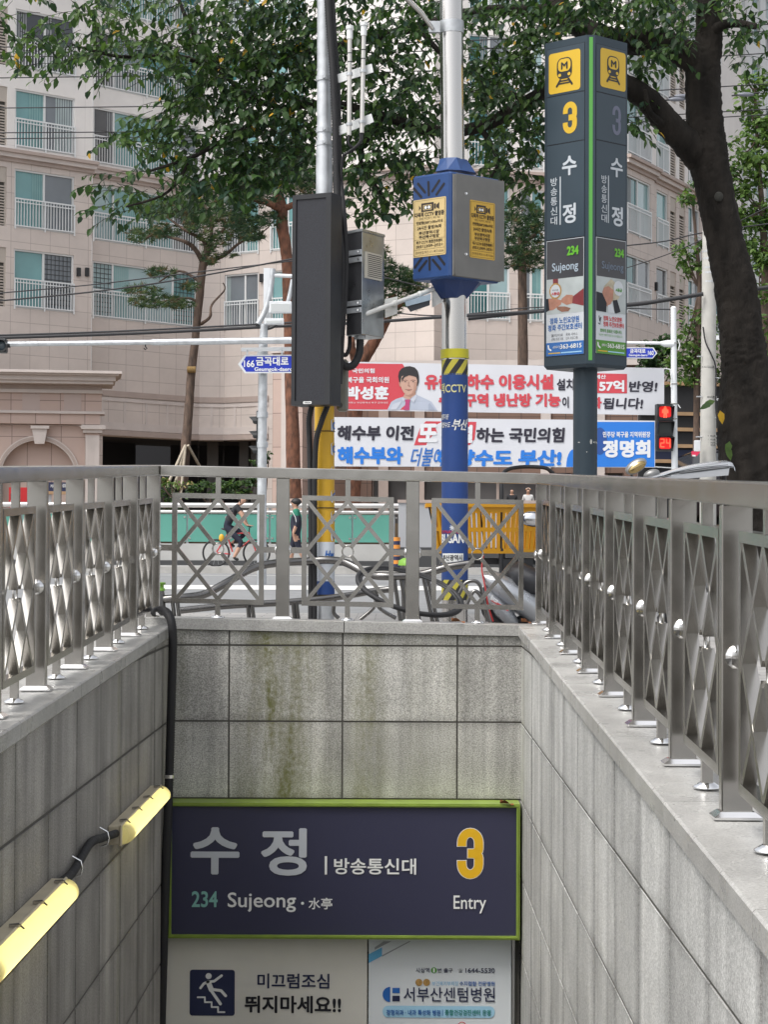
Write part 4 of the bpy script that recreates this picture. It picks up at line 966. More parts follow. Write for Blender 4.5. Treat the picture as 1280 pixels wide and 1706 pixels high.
    if left: mb.text(fr, "234", (946, 410, 965.5, 425.5), N234, N + .001, .05); mb.text(fr, "Sujeong", (921, 437, 964.5, 455), SUJ, N + .001, .012)
    else: mb.text(fr, "234", (1023, 415, 1038.3, 429.5), N234, N + .001, .05); mb.text(fr, "Sujeong", (1002, 437.5, 1038, 454), SUJ2, N + .001, .008)
    mb.build("poster", t)
poster(FL, uA, uB, vs[4] + .006, vs[3] - .006, True)
uA, uB, vs = face(FR, wR, 1019, (79, 159, 238.5, 398, 592), 0, 0)
mb = MB(); icon(mb, FR, 1000, 1042, 1021, 85, 149.5); mb.build("metro_symbol", t)
mb = MB(); mb.three(FR, (1020, 177, 1034, 226), FADE, .006, None, .30); mb.build("exit_number", t); mb = MB(); mb.text(FR, "수", (1016.8, 264, 1037, 296), LGr, .006, .025); mb.text(FR, "정", (1018.5, 344.5, 1037, 377.5), LGr, .006, .03)
for i, ch in enumerate("방송통신대"): mb.text(FR, ch, (1001.5, 292.5 + 16.2 * i, 1010.5, 306 + 16.2 * i), LGr, .006, .006)
mb.rect(FR, FR.px(1012.6, 330)[0], FR.px(1013, 372)[1], FR.px(1014, 330)[0], FR.px(1013, 293)[1], LGr, .006); mb.build("lettering", t)
poster(FR, uA, uB, vs[4] + .006, vs[3] - .006, False)
# ------------------------------------------------------------------ apartment block
def facmat(name, c1, c2, mort, bw, bh, ms, wash=0.1):
    m = bpy.data.materials.new(name); m.use_nodes = True
    return brickmat(m, c1, c2, mort, bw, bh, ms, (math.radians(-90), 0, 0), 0.75, 0.0, wash=wash)
FAC_T = facmat("facade_granite", (0.575, 0.51, 0.472), (0.60, 0.53, 0.488), (0.38, 0.325, 0.30), 0.82, 0.585, 0.010, 0.08)
FAC_P = facmat("facade_paint", (0.73, 0.705, 0.685), (0.745, 0.715, 0.69), (0.62, 0.59, 0.575), 2.4, 2.92, 0.010, 0.07)
FAC_D = facmat("facade_brown", (0.17, 0.105, 0.08), (0.20, 0.125, 0.095), (0.07, 0.05, 0.045), 0.8, 0.6, 0.012)
FAC_K = facmat("facade_pink", (0.48, 0.365, 0.32), (0.52, 0.395, 0.345), (0.24, 0.18, 0.16), 0.8, 1.2, 0.012, 0.06)
TRIM = mat("facade_trim", (0.58, 0.52, 0.49), 0.75, var=0.07, vs=2)
TRIMD = mat("facade_trim_dark", (0.41, 0.335, 0.30), 0.75, var=0.07, vs=2)
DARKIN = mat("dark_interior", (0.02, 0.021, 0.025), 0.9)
WFR = mat("window_frame_white", (0.66, 0.67, 0.67), 0.45)
GL = [mat("glass_teal", (0.15, 0.31, 0.32), 0.10, var=.12, vs=.8, coat=.3), mat("glass_deep_teal", (0.035, 0.15, 0.16), 0.08, var=.15, vs=.8, coat=.3), mat("glass_grey", (0.17, 0.19, 0.21), 0.10, var=.12, vs=.9, coat=.3), mat("glass_pale", (0.29, 0.41, 0.43), 0.10, var=.12, vs=.7, coat=.3), mat("glass_dark", (0.045, 0.05, 0.06), 0.08, var=.2, vs=1, coat=.3)]
CURT = [mat('curtain_teal', (.20, .36, .36), .35, var=.1, vs=2), mat('curtain_grey', (.24, .25, .26), .35, var=.1, vs=2), mat('curtain_pale', (.36, .43, .43), .35, var=.1, vs=2)]
RAILW = mat("guard_rail_white", (0.70, 0.72, 0.73), 0.4)
LOUV = mat("louvre_beige", (0.46, 0.41, 0.36), 0.6)
ZB = 1.3
def T0(k): return 10.86 + 2.92 * k
class Fac(Fr):
    def ux(s, x): return s.px(x, 600)[0]
def fac(a, b):
    A = GZ(a[0], a[1], 0); B = GZ(b[0], b[1], 0); f = Fac(A, B - A); f.L = (B - A).length; return f
_A = GZ(20, 71.7, 0); _d = V(1, .87, 0)
f1 = Fac(_A - _d * 3.2, _d); f1.L = (GZ(150, 73.85, 0) - (_A - _d * 3.2)).length
f2 = fac((150, 74.6), (330, 78.36)); f3 = fac((330, 78.36), (372, 78.5)); f4 = fac((372, 78.5), (560, 75.8)); f5 = fac((560, 75.8), (722, 74.14)); f6 = fac((722, 74.14), (740, 74.8)); f7 = fac((740, 74.8), (960, 76.2))
f8 = fac((1040, 72.1), (1090, 74.9)); f9 = fac((1090, 75.25), (1235, 85.4)); f75 = fac((960, 76.2), (1040, 72.1))
BLD = thing("apartment_building", "beige apartment block with teal windows and white guard rails behind the pines", "building", (0, 76, ZB))
BL = Vector((0, 76, ZB))
def wall_part(fr, u0, u1, v0, v1, ops, m, name="wall", depth=.16, parent=BLD, L0=BL):
    """wall with real openings; local x along, z up, so that tile joints follow the wall"""
    us = sorted(set([u0, u1] + [o[0] for o in ops] + [o[1] for o in ops])); vs = sorted(set([v0, v1] + [o[2] for o in ops] + [o[3] for o in ops]))
    us = [u for u in us if u0 - 1e-6 <= u <= u1 + 1e-6]; vs = [v for v in vs if v0 - 1e-6 <= v <= v1 + 1e-6]
    V_ = []; Fs = []; idx = {}
    def vid(u, v, n):
        k = (round(u, 5), round(v, 5), round(n, 5))
        if k not in idx: idx[k] = len(V_); V_.append((u, n, v))
        return idx[k]
    for i in range(len(us) - 1):
        for j in range(len(vs) - 1):
            cu, cv = (us[i] + us[i + 1]) / 2, (vs[j] + vs[j + 1]) / 2
            if any(o[0] < cu < o[1] and o[2] < cv < o[3] for o in ops): continue
            Fs.append((vid(us[i], vs[j], 0), vid(us[i + 1], vs[j], 0), vid(us[i + 1], vs[j + 1], 0), vid(us[i], vs[j + 1], 0)))
    for o in ops:
        d = o[4] if len(o) > 4 else depth
        a, b, c, e = max(o[0], u0), min(o[1], u1), max(o[2], v0), min(o[3], v1)
        if d > 2: Fs += [(vid(a, e, 0), vid(a, e, .5), vid(b, e, .5), vid(b, e, 0))]; continue
        Fs += [(vid(a, c, 0), vid(a, c, d), vid(a, e, d), vid(a, e, 0)), (vid(b, c, 0), vid(b, e, 0), vid(b, e, d), vid(b, c, d)), (vid(a, e, 0), vid(a, e, d), vid(b, e, d), vid(b, e, 0)), (vid(a, c, 0), vid(b, c, 0), vid(b, c, d), vid(a, c, d))]
    me = bpy.data.meshes.new(name); me.from_pydata(V_, [], Fs); me.materials.append(m); me.update()
    o = bpy.data.objects.new(name, me); COL.objects.link(o); o.parent = parent
    y = -fr.n
    M = Matrix(((fr.u.x, y.x, fr.v.x, fr.o.x - L0.x), (fr.u.y, y.y, fr.v.y, fr.o.y - L0.y), (fr.u.z, y.z, fr.v.z, fr.o.z - L0.z), (0, 0, 0, 1)))
    o.matrix_basis = M; return o
def window(fr, u0, u1, v0, v1, parts, rail=True, lattice=(), parent=BLD, d=.13, seed=None):
    """parts = list of (relative width, glass index)"""
    mb = MB(); e = .065; dd = -d
    for (a, b, c, f) in ((u0, v0, u1, v0 + e), (u0, v1 - e, u1, v1), (u0, v0 + e, u0 + e, v1 - e), (u1 - e, v0 + e, u1, v1 - e)): mb.rect(fr, a, b, c, f, WFR, dd + .09, .09)
    tw = sum(p[0] for p in parts); x = u0 + e; spans = []
    for i, p in enumerate(parts):
        w_ = (u1 - u0 - 2 * e) * p[0] / tw; spans.append((x, x + w_, p[1])); x += w_
        if i < len(parts) - 1: mb.rect(fr, x - .04, v0 + e, x + .04, v1 - e, WFR, dd + .075, .07)
    w = mb.build("window", parent)
    mb = MB()
    for i, (a, b, g) in enumerate(spans):
        mb.rect(fr, a, v0 + e, b, v1 - e, GL[g], dd + .02 + .006 * (i % 2))
        elif_ = random.random()
        if i not in lattice and elif_ < .55:
            cw_ = (b - a) * random.uniform(.18, .6); sd_ = random.random() < .5; k_ = max(3, int(cw_ / .09))
            for j in range(k_):
                q0_ = (a if sd_ else b - cw_) + cw_ * j / k_; mb.rect(fr, q0_, v0 + e, q0_ + cw_ / k_ * .62, v1 - e, CURT[g % 3], dd + .03)
        if i in lattice:
            k = max(2, int((b - a) / .17))
            for j in range(k + 1): q_ = a + (b - a) * j / k; mb.rect(fr, q_ - .012, v0 + e, q_ + .012, v1 - e, BLACKP, dd + .045)
            k = int((v1 - v0) / .19)
            for j in range(k + 1): q_ = v0 + e + (v1 - v0 - 2 * e) * j / k; mb.rect(fr, a, q_ - .012, b, q_ + .012, BLACKP, dd + .047)
    mb.build("pane", w)
    if rail:
        mb = MB(); h = 1.08; n0 = .05
        mb.rect(fr, u0, v0 + h - .05, u1, v0 + h, RAILW, n0, .045); mb.rect(fr, u0, v0 + h - .17, u1, v0 + h - .135, RAILW, n0, .035); mb.rect(fr, u0, v0 + .05, u1, v0 + .09, RAILW, n0, .035)
        k = max(3, int((u1 - u0) / .125))
        for j in range(k + 1):
            q_ = u0 + (u1 - u0 - .03) * j / k; big = j in (0, k // 2, k); wd = .05 if big else .022
            mb.rect(fr, q_, v0 - (.06 if big else -.05), q_ + wd, v0 + h - .05 if not big else v0 + h, RAILW, n0 - .003, .028)
        mb.build("guard_rail", w)
    return w
def louvre(fr, u0, u1, v0, v1, parent=BLD):
    mb = MB(); mb.rect(fr, u0, v0, u1, v1, GROUT, -.12); 
    for (a, b, c, f) in ((u0, v0, u0 + .06, v1), (u1 - .06, v0, u1, v1), (u0 + .06, v1 - .55, u1 - .06, v1)): mb.rect(fr, a, b, c, f, LOUV, -.04, .07)
    k = int((v1 - .6 - v0) / .105)
    for j in range(k): q_ = v0 + .05 + j * .105; mb.rect(fr, u0 + .06, q_, u1 - .06, q_ + .05, LOUV, -.05, .03)
    mb.build("louvre_window", parent)
random.seed(11)
ZT = 26.0
allops = {}
def bay(fr, u0, u1, cols, ground_ops=(), dark=None):
    """cols: (ua, ub, kind, parts, lattice rows)"""
    ops = []
    for (a, b, kind, parts, lat) in cols:
        for k in range(0, 5):
            v1 = T0(k); v0 = v1 - 2.14
            if kind == 'w0' and k > 0: continue
            if a < u1 and b > u0: ops.append((a, b, v0, v1))
    lo = [o for o in ops if o[3] < 14.2]; hi = [o for o in ops if o[3] >= 14.2]
    wall_part(fr, u0, u1, ZB - .6, 14.0, lo + list(ground_ops), FAC_T)
    wall_part(fr, u0, u1, 14.42, ZT, hi, FAC_P)
    mb = MB(); mb.rect(fr, u0 - .05, 14.0, u1 + .05, 14.14, TRIMD, .08, .1); mb.rect(fr, u0 - .08, 14.14, u1 + .08, 14.30, TRIM, .2, .25); mb.rect(fr, u0 - .12, 14.30, u1 + .12, 14.42, TRIMD, .30, .35); mb.build("cornice", BLD)
    for (a, b, kind, parts, lat) in cols:
        for k in range(0, 5):
            if kind == 'w0' and k > 0: continue
            v1 = T0(k); v0 = v1 - 2.14
            if kind == 'l': louvre(fr, a, b, v0, v1)
            else:
                pp = [(w_, g if random.random() < .6 else random.choice((0, 1, 2, 3, 4))) for w_, g in parts]
                window(fr, a, b, v0, v1, pp, True, lat if k == 0 else ())
U = lambda f, *xs: [f.ux(x) for x in xs]
a = U(f1, -14, 9, 22, 122); bay(f1, 0, f1.L, [(a[0], a[1], 'l', None, ()), (a[2], a[3], 'w', [(1, 0), (1, 2)], (1,))])
gtop = f2.px(200, 727)[1]
a = U(f2, 151.5, 328, 172); bay(f2, 0, f2.L, [(a[0] + .05, a[1], 'w', [(33, 4), (105, 0), (40, 4)], (0, 2))], [(a[2], f2.L - .001, ZB - .1, gtop, 4.0)])
bay(f3, 0, f3.L, [], [(.001, f3.L - .001, ZB - .1, gtop, 4.0)])
a = U(f4, 372, 430, 450, 505, 445); bay(f4, 0, f4.L, [(a[0] + .05, a[1], 'w', [(3, 2), (2, 0)], ()), (a[2], a[3], 'w', [(1, 0), (1, 0)], ())], [(.001, a[4], ZB - .1, gtop, 4.0)])
a = U(f5, 600, 640, 650, 690); bay(f5, 0, f5.L, [(a[0], a[1], 'wu', [(1, 0), (1, 2)], ()), (a[2], a[3], 'wu', [(1, 3), (1, 1)], ())][1:] if False else [])
bay(f6, 0, f6.L, [])
a = U(f7, 779, 849, 866, 905); bay(f7, 0, f7.L, [(a[0], a[1], 'w', [(1, 1), (1, 0)], ()), (a[2], a[3], 'w', [(1, 2), (1, 0)], ())])
bay(f75, 0, f75.L, [])
a = U(f8, 1044, 1084); bay(f8, 0, f8.L, [(a[0], a[1], 'w', [(1, 1), (1, 2)], ())])
a = U(f9, 1094, 1113, 1117, 1127, 1132, 1142, 1147, 1166, 1176, 1200); bay(f9, 0, f9.L, [(a[0], a[1], 'w', [(1, 0)], ()), (a[2], a[3], 'l', None, ()), (a[4], a[5], 'l', None, ()), (a[6], a[7], 'w', [(1, 1), (1, 2)], ()), (a[8], a[9], 'w', [(1, 0), (1, 2)], ())])
# windows of the middle bay above the plain tiled wall, seen through the tree
mb = MB()
for fr in (f2, f3, f4):
    e_ = fr.L if fr is not f4 else f4.ux(448)
    mb.rect(fr, 0, gtop + .02, e_, gtop + .22, TRIMD, .06, .06); mb.rect(fr, 0, gtop + .24, e_, gtop + .52, TRIM, .03, .03); mb.rect(fr, 0, gtop + 1.32, e_, gtop + 1.46, TRIM, .03, .03); mb.rect(fr, 0, gtop + 1.5, e_, gtop + 1.72, TRIMD, .05, .05)
    k = max(1, int(e_ / .98))
    for j in range(k): q_ = e_ * (j + .5) / k; mb.rect(fr, q_ - .05, gtop + .52, q_ + .05, gtop + 1.32, TRIM, .022, .02)
mb.build("moulding", BLD)
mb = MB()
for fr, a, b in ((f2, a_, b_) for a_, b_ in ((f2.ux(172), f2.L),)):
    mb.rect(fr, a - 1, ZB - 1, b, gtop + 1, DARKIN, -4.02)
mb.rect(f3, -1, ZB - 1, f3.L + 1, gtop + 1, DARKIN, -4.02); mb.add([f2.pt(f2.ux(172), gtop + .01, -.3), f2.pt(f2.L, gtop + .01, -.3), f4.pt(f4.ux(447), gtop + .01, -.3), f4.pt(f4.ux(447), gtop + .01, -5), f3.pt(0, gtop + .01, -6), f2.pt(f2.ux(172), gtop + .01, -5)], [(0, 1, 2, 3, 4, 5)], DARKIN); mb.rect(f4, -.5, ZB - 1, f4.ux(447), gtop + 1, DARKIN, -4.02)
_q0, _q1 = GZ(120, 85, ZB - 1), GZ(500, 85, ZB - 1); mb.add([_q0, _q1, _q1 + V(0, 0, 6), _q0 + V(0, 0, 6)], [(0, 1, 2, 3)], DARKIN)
GCOL = mat("garage_column", (.10, .095, .09), .8, var=.1, vs=2)
for x in (358, 378, 398): mb.rect(f3 if x < 372 else f4, (f3 if x < 372 else f4).ux(x) - .22, ZB - .5, (f3 if x < 372 else f4).ux(x) + .22, gtop + .1, GCOL, -1.2, .4)
mb.build("garage", BLD)
# wall lamps / vents by the windows
for x, y in ((130, 452), (144, 452)):
    mb = MB(); fr = f1; u_, v_ = fr.px(x, y); mb.rect(fr, u_ - .07, v_ - .2, u_ + .07, v_ + .12, BLACKP, .1, .12); mb.build("wall_lantern", BLD)
u_, v_ = f4.px(437, 462); mb = MB(); mb.rect(f4, u_ - .07, v_ - .2, u_ + .07, v_ + .12, BLACKP, .1, .12); mb.build("wall_lantern", BLD)
u_, v_ = f9.px(1092, 476); mb = MB(); mb.rect(f9, u_ - .07, v_ - .2, u_ + .07, v_ + .12, BLACKP, .1, .12); mb.build("wall_lantern", BLD)
# pink pier and the brown shop front level behind the banners
PIER = thing("entrance_pier", "pink granite pier with a pale vertical stripe behind the street name sign", "pier", GZ(478, 70, ZB)); LP = GZ(478, 70, ZB)
fp = fac((453, 70.2), (503, 69.8)); fp2 = fac((503, 69.8), (520, 71.5))
zp = fp.px(478, 588)[1]
wall_part(fp, 0, fp.L, ZB - 1, zp, [], FAC_K, "shaft", parent=PIER, L0=LP); wall_part(fp2, 0, fp2.L, ZB - 1, zp, [], FAC_K, "shaft", parent=PIER, L0=LP)
mb = MB(); mb.rect(fp, fp.ux(470), ZB - 1, fp.ux(481), zp - .3, TRIM, .05, .05); mb.build("pale_stripe", PIER)
mb = MB(); mb.rect(fp, -.05, zp, fp.L + .05, zp + .25, TRIM, .1, 1.6); mb.build("capping", PIER)
SH = thing("shop_building", "low brown tiled shop front with dark windows behind the two banners", "building", GZ(800, 71, ZB)); LS = GZ(800, 71, ZB)
fs = fac((503, 72.4), (1062, 71.2)); zs = fs.px(800, 610)[1]
ops = [(fs.ux(620), fs.ux(900), fs.px(760, 838)[1] - 1.5, fs.px(760, 788)[1], .4), (fs.ux(925), fs.ux(1040), fs.px(980, 838)[1] - 1.5, fs.px(980, 788)[1], .4)]
wall_part(fs, 0, fs.L, ZB - 1.5, zs, ops, FAC_D, parent=SH, L0=LS)
mb = MB(); mb.rect(fs, -.1, zs, fs.L + .1, zs + .2, TRIM, .15, 1.5); mb.build("capping", SH)
SHG = mat("shop_glass", (0.09, 0.085, 0.085), 0.15, var=.25, vs=.5)
for (a, b, c, d, e) in ops:
    mb = MB(); mb.rect(fs, a, c, b, d, SHG, -.38); mb.build("shop_window", SH)
    mb = MB(); k = 4
    for j in range(k + 1): q_ = a + (b - a) * j / k; mb.rect(fs, q_ - .05, c, q_ + .05, d, TRIMD, -.3, .06)
    mb.build("window_frame", SH)
for x in (532, 640, 700, 910, 1000):
    mb = MB(); u_ = fs.ux(x); mb.rect(fs, u_ - .18, ZB - 1.5, u_ + .18, zs - .05, TRIMD if x < 900 else TRIM, .08, .08); mb.build("pilaster", SH)

# ------------------------------------------------------------------ gatehouse with the arch, lower left
GH = thing("gatehouse", "pink granite gatehouse with a moulded cornice and an arch", "building", GZ(60, 66, ZB)); LG = GZ(60, 66, ZB)
fg = fac((-120, 65.4), (200, 66.4))
GV = lambda y, x=80: fg.px(x, y)[1]
uE = fg.ux(175); 
au, av, ar = fg.ux(65), GV(795, 65), fg.ux(127) - fg.ux(65)
mb = MB()
# wall with an arched recess, as a fan of quads round the arch
uR_ = fg.ux(143); vT = GV(709); vB = ZB - 1
N_ = 24; arc = [(au + ar * math.cos(math.pi * i / N_), av + ar * math.sin(math.pi * i / N_)) for i in range(N_ + 1)]
outer = []
for i in range(N_ + 1):
    a_ = math.pi * i / N_; c_, s_ = math.cos(a_), math.sin(a_)
    tt = min((uR_ - au) / c_ if c_ > 1e-6 else 99, (au + 5 - au) / -c_ if c_ < -1e-6 else 99, (vT - av) / s_ if s_ > 1e-6 else 99); outer.append((au + tt * c_, av + tt * s_))
for i in range(N_):
    mb.poly(fg, [arc[i], outer[i], outer[i + 1], arc[i + 1]], FAC_K, 0)
    mb.add([fg.pt(*arc[i], 0), fg.pt(*arc[i + 1], 0), fg.pt(*arc[i + 1], -.3), fg.pt(*arc[i], -.3)], [(0, 1, 2, 3)], TRIM)
mb.rect(fg, uR_ - .001, vB, uR_, av, FAC_K, 0); mb.poly(fg, [(au + ar, vB), (uR_, vB), (uR_, av), (au + ar, av)], FAC_K, 0); mb.poly(fg, [(au - 5, vB), (au - ar, vB), (au - ar, av), (au - 5, av)], FAC_K, 0)
mb.build("wall", GH)
wall_part(fg.at(-.3), au - ar - .1, au + ar + .1, vB, av + ar + .1, [], FAC_K, "arch_infill", parent=GH, L0=LG)
mb = MB(); mb.ring(fg, au, av, ar, ar * 1.13, TRIM, .06, 30, 0, 180); mb.ring(fg, au, av, ar * 1.03, ar * 1.10, TRIMD, .075, 30, 0, 180)
for i in range(30):
    a_, b_ = math.pi * i / 30, math.pi * (i + 1) / 30
    mb.add([fg.pt(au + ar * math.cos(a_), av + ar * math.sin(a_), .06), fg.pt(au + ar * math.cos(b_), av + ar * math.sin(b_), .06), fg.pt(au + ar * math.cos(b_), av + ar * math.sin(b_), -.05), fg.pt(au + ar * math.cos(a_), av + ar * math.sin(a_), -.05)], [(0, 1, 2, 3)], TRIM)
mb.build("arch_moulding", GH)
mb = MB(); k0 = fg.ux(56), fg.ux(77); mb.poly(fg, [(fg.ux(59), GV(740, 65)), (fg.ux(75), GV(740, 65)), (fg.ux(80), GV(714, 65)), (fg.ux(54), GV(714, 65))], TRIM, .22, .22); mb.rect(fg, fg.ux(52), GV(715, 65), fg.ux(83), GV(710, 65), TRIM, .28, .28); mb.build("keystone", GH)
mb = MB(); a, b = fg.ux(144), fg.ux(166); mb.rect(fg, a, vB, b, GV(722, 155), FAC_K, .18, .5)
for j in range(5): q_ = a + (b - a) * (j + .5) / 5; mb.rect(fg, q_ - .05, vB, q_ + .05, GV(726, 155), TRIM, .20, .02)
mb.rect(fg, a - .1, GV(722, 155), b + .1, GV(716, 155), TRIM, .26, .6); mb.rect(fg, a - .16, GV(716, 155), b + .2, GV(709, 155), TRIM, .34, .7); mb.build("pilaster", GH)
mb = MB()
mb.rect(fg, -2, GV(708, 160), uE - .15, GV(691, 160), FAC_K, .22, .8); mb.rect(fg, -2, GV(691, 160), uE, GV(686.5, 160), TRIM, .30, .9); mb.build("architrave", GH)
mb = MB(); mb.rect(fg, -2, GV(686.5, 160), uE - .1, GV(657, 160), FAC_K, .20, .8)
for xa, xb in ((38, 67), (107, 136), (-30, -2)): mb.rect(fg, fg.ux(xa), GV(685.5, 160), fg.ux(xb), GV(658, 160), mat("pale_block", (0.47, .38, .35), .75), .212, .012)
mb.build("frieze", GH)
mb = MB()
for (ya, yb, n_, m_) in ((657, 651.5, .30, TRIM), (651.5, 643, .26, TRIMD), (643, 638, .75, TRIM), (638, 630, .85, TRIM), (630, 627, 1.0, TRIM), (627, 622.5, 1.12, TRIM)):
    mb.rect(fg, -2, GV(ya, 160), uE - .1 + (n_ - .26) * .75, GV(yb, 160), m_, n_, n_ + 1.2)
mb.build("cornice", GH, bevel=0.03)

# ------------------------------------------------------------------ tall towers far behind on the right
TW = facmat("tower_paint", (0.62, 0.62, 0.62), (0.64, 0.64, 0.63), (0.55, .55, .55), 6, 2.9, 0.02, .05)
def tower(xa, Ya, xb, Yb, ztop, cols, label):
    fr = fac((xa, Ya), (xb, Yb)); L0 = GZ((xa + xb) / 2, Ya, ZB)
    t = thing("tower_block", label, "building", L0)
    ops = []
    for (a, b) in cols:
        z = 10.0
        while z < ztop - 4: ops.append((fr.L * a, fr.L * b, z, z + 1.7)); z += 2.9
    wall_part(fr, 0, fr.L, 0, ztop, ops, TW, parent=t, L0=L0, depth=.3)
    mb = MB(); d = fr.n * -14.0; q_ = [fr.pt(0, 0, 0), fr.pt(fr.L, 0, 0)]
    for (p0, p1) in ((q_[1], q_[1] + d), (q_[0] + d, q_[0])): mb.add([p0, p1, p1 + V(0, 0, ztop), p0 + V(0, 0, ztop)], [(0, 1, 2, 3)], TW)
    mb.add([p + V(0, 0, ztop) for p in (q_[0], q_[1], q_[1] + d, q_[0] + d)], [(0, 1, 2, 3)], TW); mb.build("side_wall", t)
    for o in ops:
        mb = MB(); mb.rect(fr, o[0], o[2], o[1], o[3], GL[random.choice((0, 2, 3))], -.28); mb.rect(fr, (o[0] + o[1]) / 2 - .05, o[2], (o[0] + o[1]) / 2 + .05, o[3], WFR, -.24, .03); mb.build("window", t)
tower(1196, 92, 1246, 101, 44, ((.1, .42), (.55, .9)), "pale grey apartment tower behind the trunk of the big tree")
tower(1244, 150, 1330, 165, 62, ((.1, .25), (.35, .5), (.6, .8)), "distant white apartment tower at the upper right edge")

# ------------------------------------------------------------------ raised garden, dark terrace on the right
mb = MB(); SOIL = mat("soil", (0.12, 0.085, 0.055), 0.95, var=0.3, vs=2, bump=.5, bs=8)
mb.box((0, 90, (ZB - .6 - .5) / 2), (150, 72.6, ZB - .6 + .5 ), SOIL); o = mb.build("garden_ground"); struct(o)
PK = thing("terrace_fence", "dark terrace fence with tan horizontal timber rails beyond the red pedestrian light", "fence", GZ(1160, 62, ZB - .6))
fk = fac((1096, 61.8), (1300, 62.6)); DK = mat("dark_board", (0.022, 0.023, 0.026), 0.7, var=.15, vs=2); TAN = mat("tan_timber", (0.42, 0.27, 0.15), 0.6, var=.15, vs=3)
mb = MB(); mb.rect(fk, -.6, ZB - .6, fk.L, fk.px(1160, 640)[1], DK, 0, .15); mb.build("board", PK)
for y in (640, 690, 716, 743.5, 769): mb = MB(); v_ = fk.px(1160, y)[1]; mb.rect(fk, -.6, v_ - .06, fk.L, v_ + .05, TAN, .12, .1); mb.build("timber_rail", PK)
mb = MB(); v_ = fk.px(1160, 750)[1]; mb.rect(fk, -.6, v_ - .35, fk.L, v_ + .0, mat("navy_board", (.012, .018, .05), .6), .06, .05); mb.build("navy_band", PK)

# ------------------------------------------------------------------ glass guard along the far pavement
GB = thing("glass_barrier", "sea green glass guard on a pale concrete kerb with a double steel handrail", "barrier", GZ(480, 53, -.45))
fb = fac((-200, 53.0), (668, 53.0)); FB_Z = -.46
CONC = mat("pale_concrete", (0.42, 0.42, 0.41), 0.8, var=.1, vs=1.2); GLB = mat("green_glass", (0.11, 0.33, 0.27), 0.12, var=.08, vs=.6, coat=.3); DKB = mat("dark_plinth", (0.05, 0.052, 0.055), 0.7)
vv = lambda y: fb.px(460, y)[1]
mb = MB(); mb.rect(fb, 0, vv(934), fb.L, vv(906), CONC, 0, .3); mb.build("concrete_kerb", GB)
mb = MB(); mb.rect(fb, 0, FB_Z - .1, fb.L, vv(934), DKB, .03, .3); mb.build("plinth", GB)
x = -200; xs = []
while x < 668: xs.append(x); x += 63.5
off = 311 - 63.5 * round((311 + 200) / 63.5) + 0
xs = [311 + 69 * k for k in range(-7, 6)]
for a, b in zip(xs[:-1], xs[1:]):
    mb = MB(); mb.rect(fb, fb.ux_(a) if hasattr(fb, 'ux_') else fb.up(a) + .02, vv(903), fb.up(b) - .02, vv(857), GLB, -.1, .02); mb.build("glass_pane", GB)
for a in xs:
    mb = MB(); u_ = fb.up(a)
    mb.rect(fb, u_ - .03, vv(906), u_ + .03, vv(846), GALV, -.15, .06)
    for y in (862, 897):
        for s_ in (-.07, .07): mb.disc(fb, u_ + s_, vv(y), .03, STEEL_B, -.09, 10)
    mb.build("post", GB)
for y, r_ in ((842, .07), (853, .05)):
    mb = MB(); mb.tube([fb.pt(0, vv(y), -.12), fb.pt(fb.L, vv(y), -.12)], r_, mat("rail_steel", (.72, .71, .70), .3, .9), 10); mb.build("handrail", GB)
# pale hoarding to the right of the glass
HO = thing("site_hoarding", "plain pale grey hoarding panel behind the blue pole", "hoarding", GZ(720, 50, -.45))
fh = fac((664, 50), (1010, 50.3)); mb = MB(); hv = lambda y: fh.px(740, y)[1]
HOM = mat("hoarding_grey", (.38, .39, .41), .6, var=.05, vs=1)
mb.rect(fh, 0, hv(912), fh.L, hv(838), HOM, 0, .08); mb.build("panel", HO)
mb = MB(); mb.rect(fh, 0, -.46, fh.L, hv(912), DKB, .02, .12); mb.build("plinth", HO)
mb = MB(); mb.rect(fh, -.02, hv(838), fh.L, hv(833), TRIMD, .03, .12); mb.build("top_rail", HO)
# striped marker post
t = thing("marker_post", "short post with orange and black bands at the end of the glass guard", "post", GZ(661, 49.3, -.46))
q0 = GZ(661, 49.3, 0); zt_ = P(661, 895, 49.3).z; mb = MB(); OR = mat("orange_band", (.65, .25, .04), .5)
k = 8
for i in range(k): mb.tube([V(q0.x, q0.y, -.46 + (zt_ + .46) * i / k), V(q0.x, q0.y, -.46 + (zt_ + .46) * (i + 1) / k)], .09, OR if i % 2 else INK_N, 12)
mb.build("banded_shaft", t)

# ------------------------------------------------------------------ banners
BNW = mat("banner_white", (0.60, 0.61, 0.65), 0.55, var=.03, vs=1.5); BRED = mat("banner_red", (0.55, 0.055, 0.075), 0.5); BBLU = mat("banner_blue", (0.015, 0.17, 0.60), 0.5); BBK = mat("banner_black", (0.022, 0.02, 0.035), 0.5); BLET = mat("banner_letter", (0.68, 0.69, 0.72), 0.5)
HAIR = mat("printed_hair", (0.02, 0.018, 0.02), .6); FACE = mat("printed_face", (0.50, 0.31, 0.24), .6, var=.04, vs=6); SHIRT = mat("printed_shirt", (0.42, 0.46, 0.55), .6, var=.03, vs=4); TIE = mat("printed_tie", (0.42, 0.05, 0.16), .6); FSH = mat("printed_line", (0.22, 0.11, 0.09), .6)
class Wavy(Fr):
    """cloth frame with shallow ripples and a sagging bottom"""
    amp = .008
    def pt(s, u, v, n=0.0):
        w = s.amp * (math.sin(u * 2.1 + v * 1.3) + .6 * math.sin(u * 5.3 - v * 2.0) * .5)
        return s.o + s.u * u + s.v * v + s.n * (n + w)
def bn(a, b, Y, dY=0):
    A = GZ(a, Y, 0); B = GZ(b, Y + dY, 0); return Wavy(A, B - A)
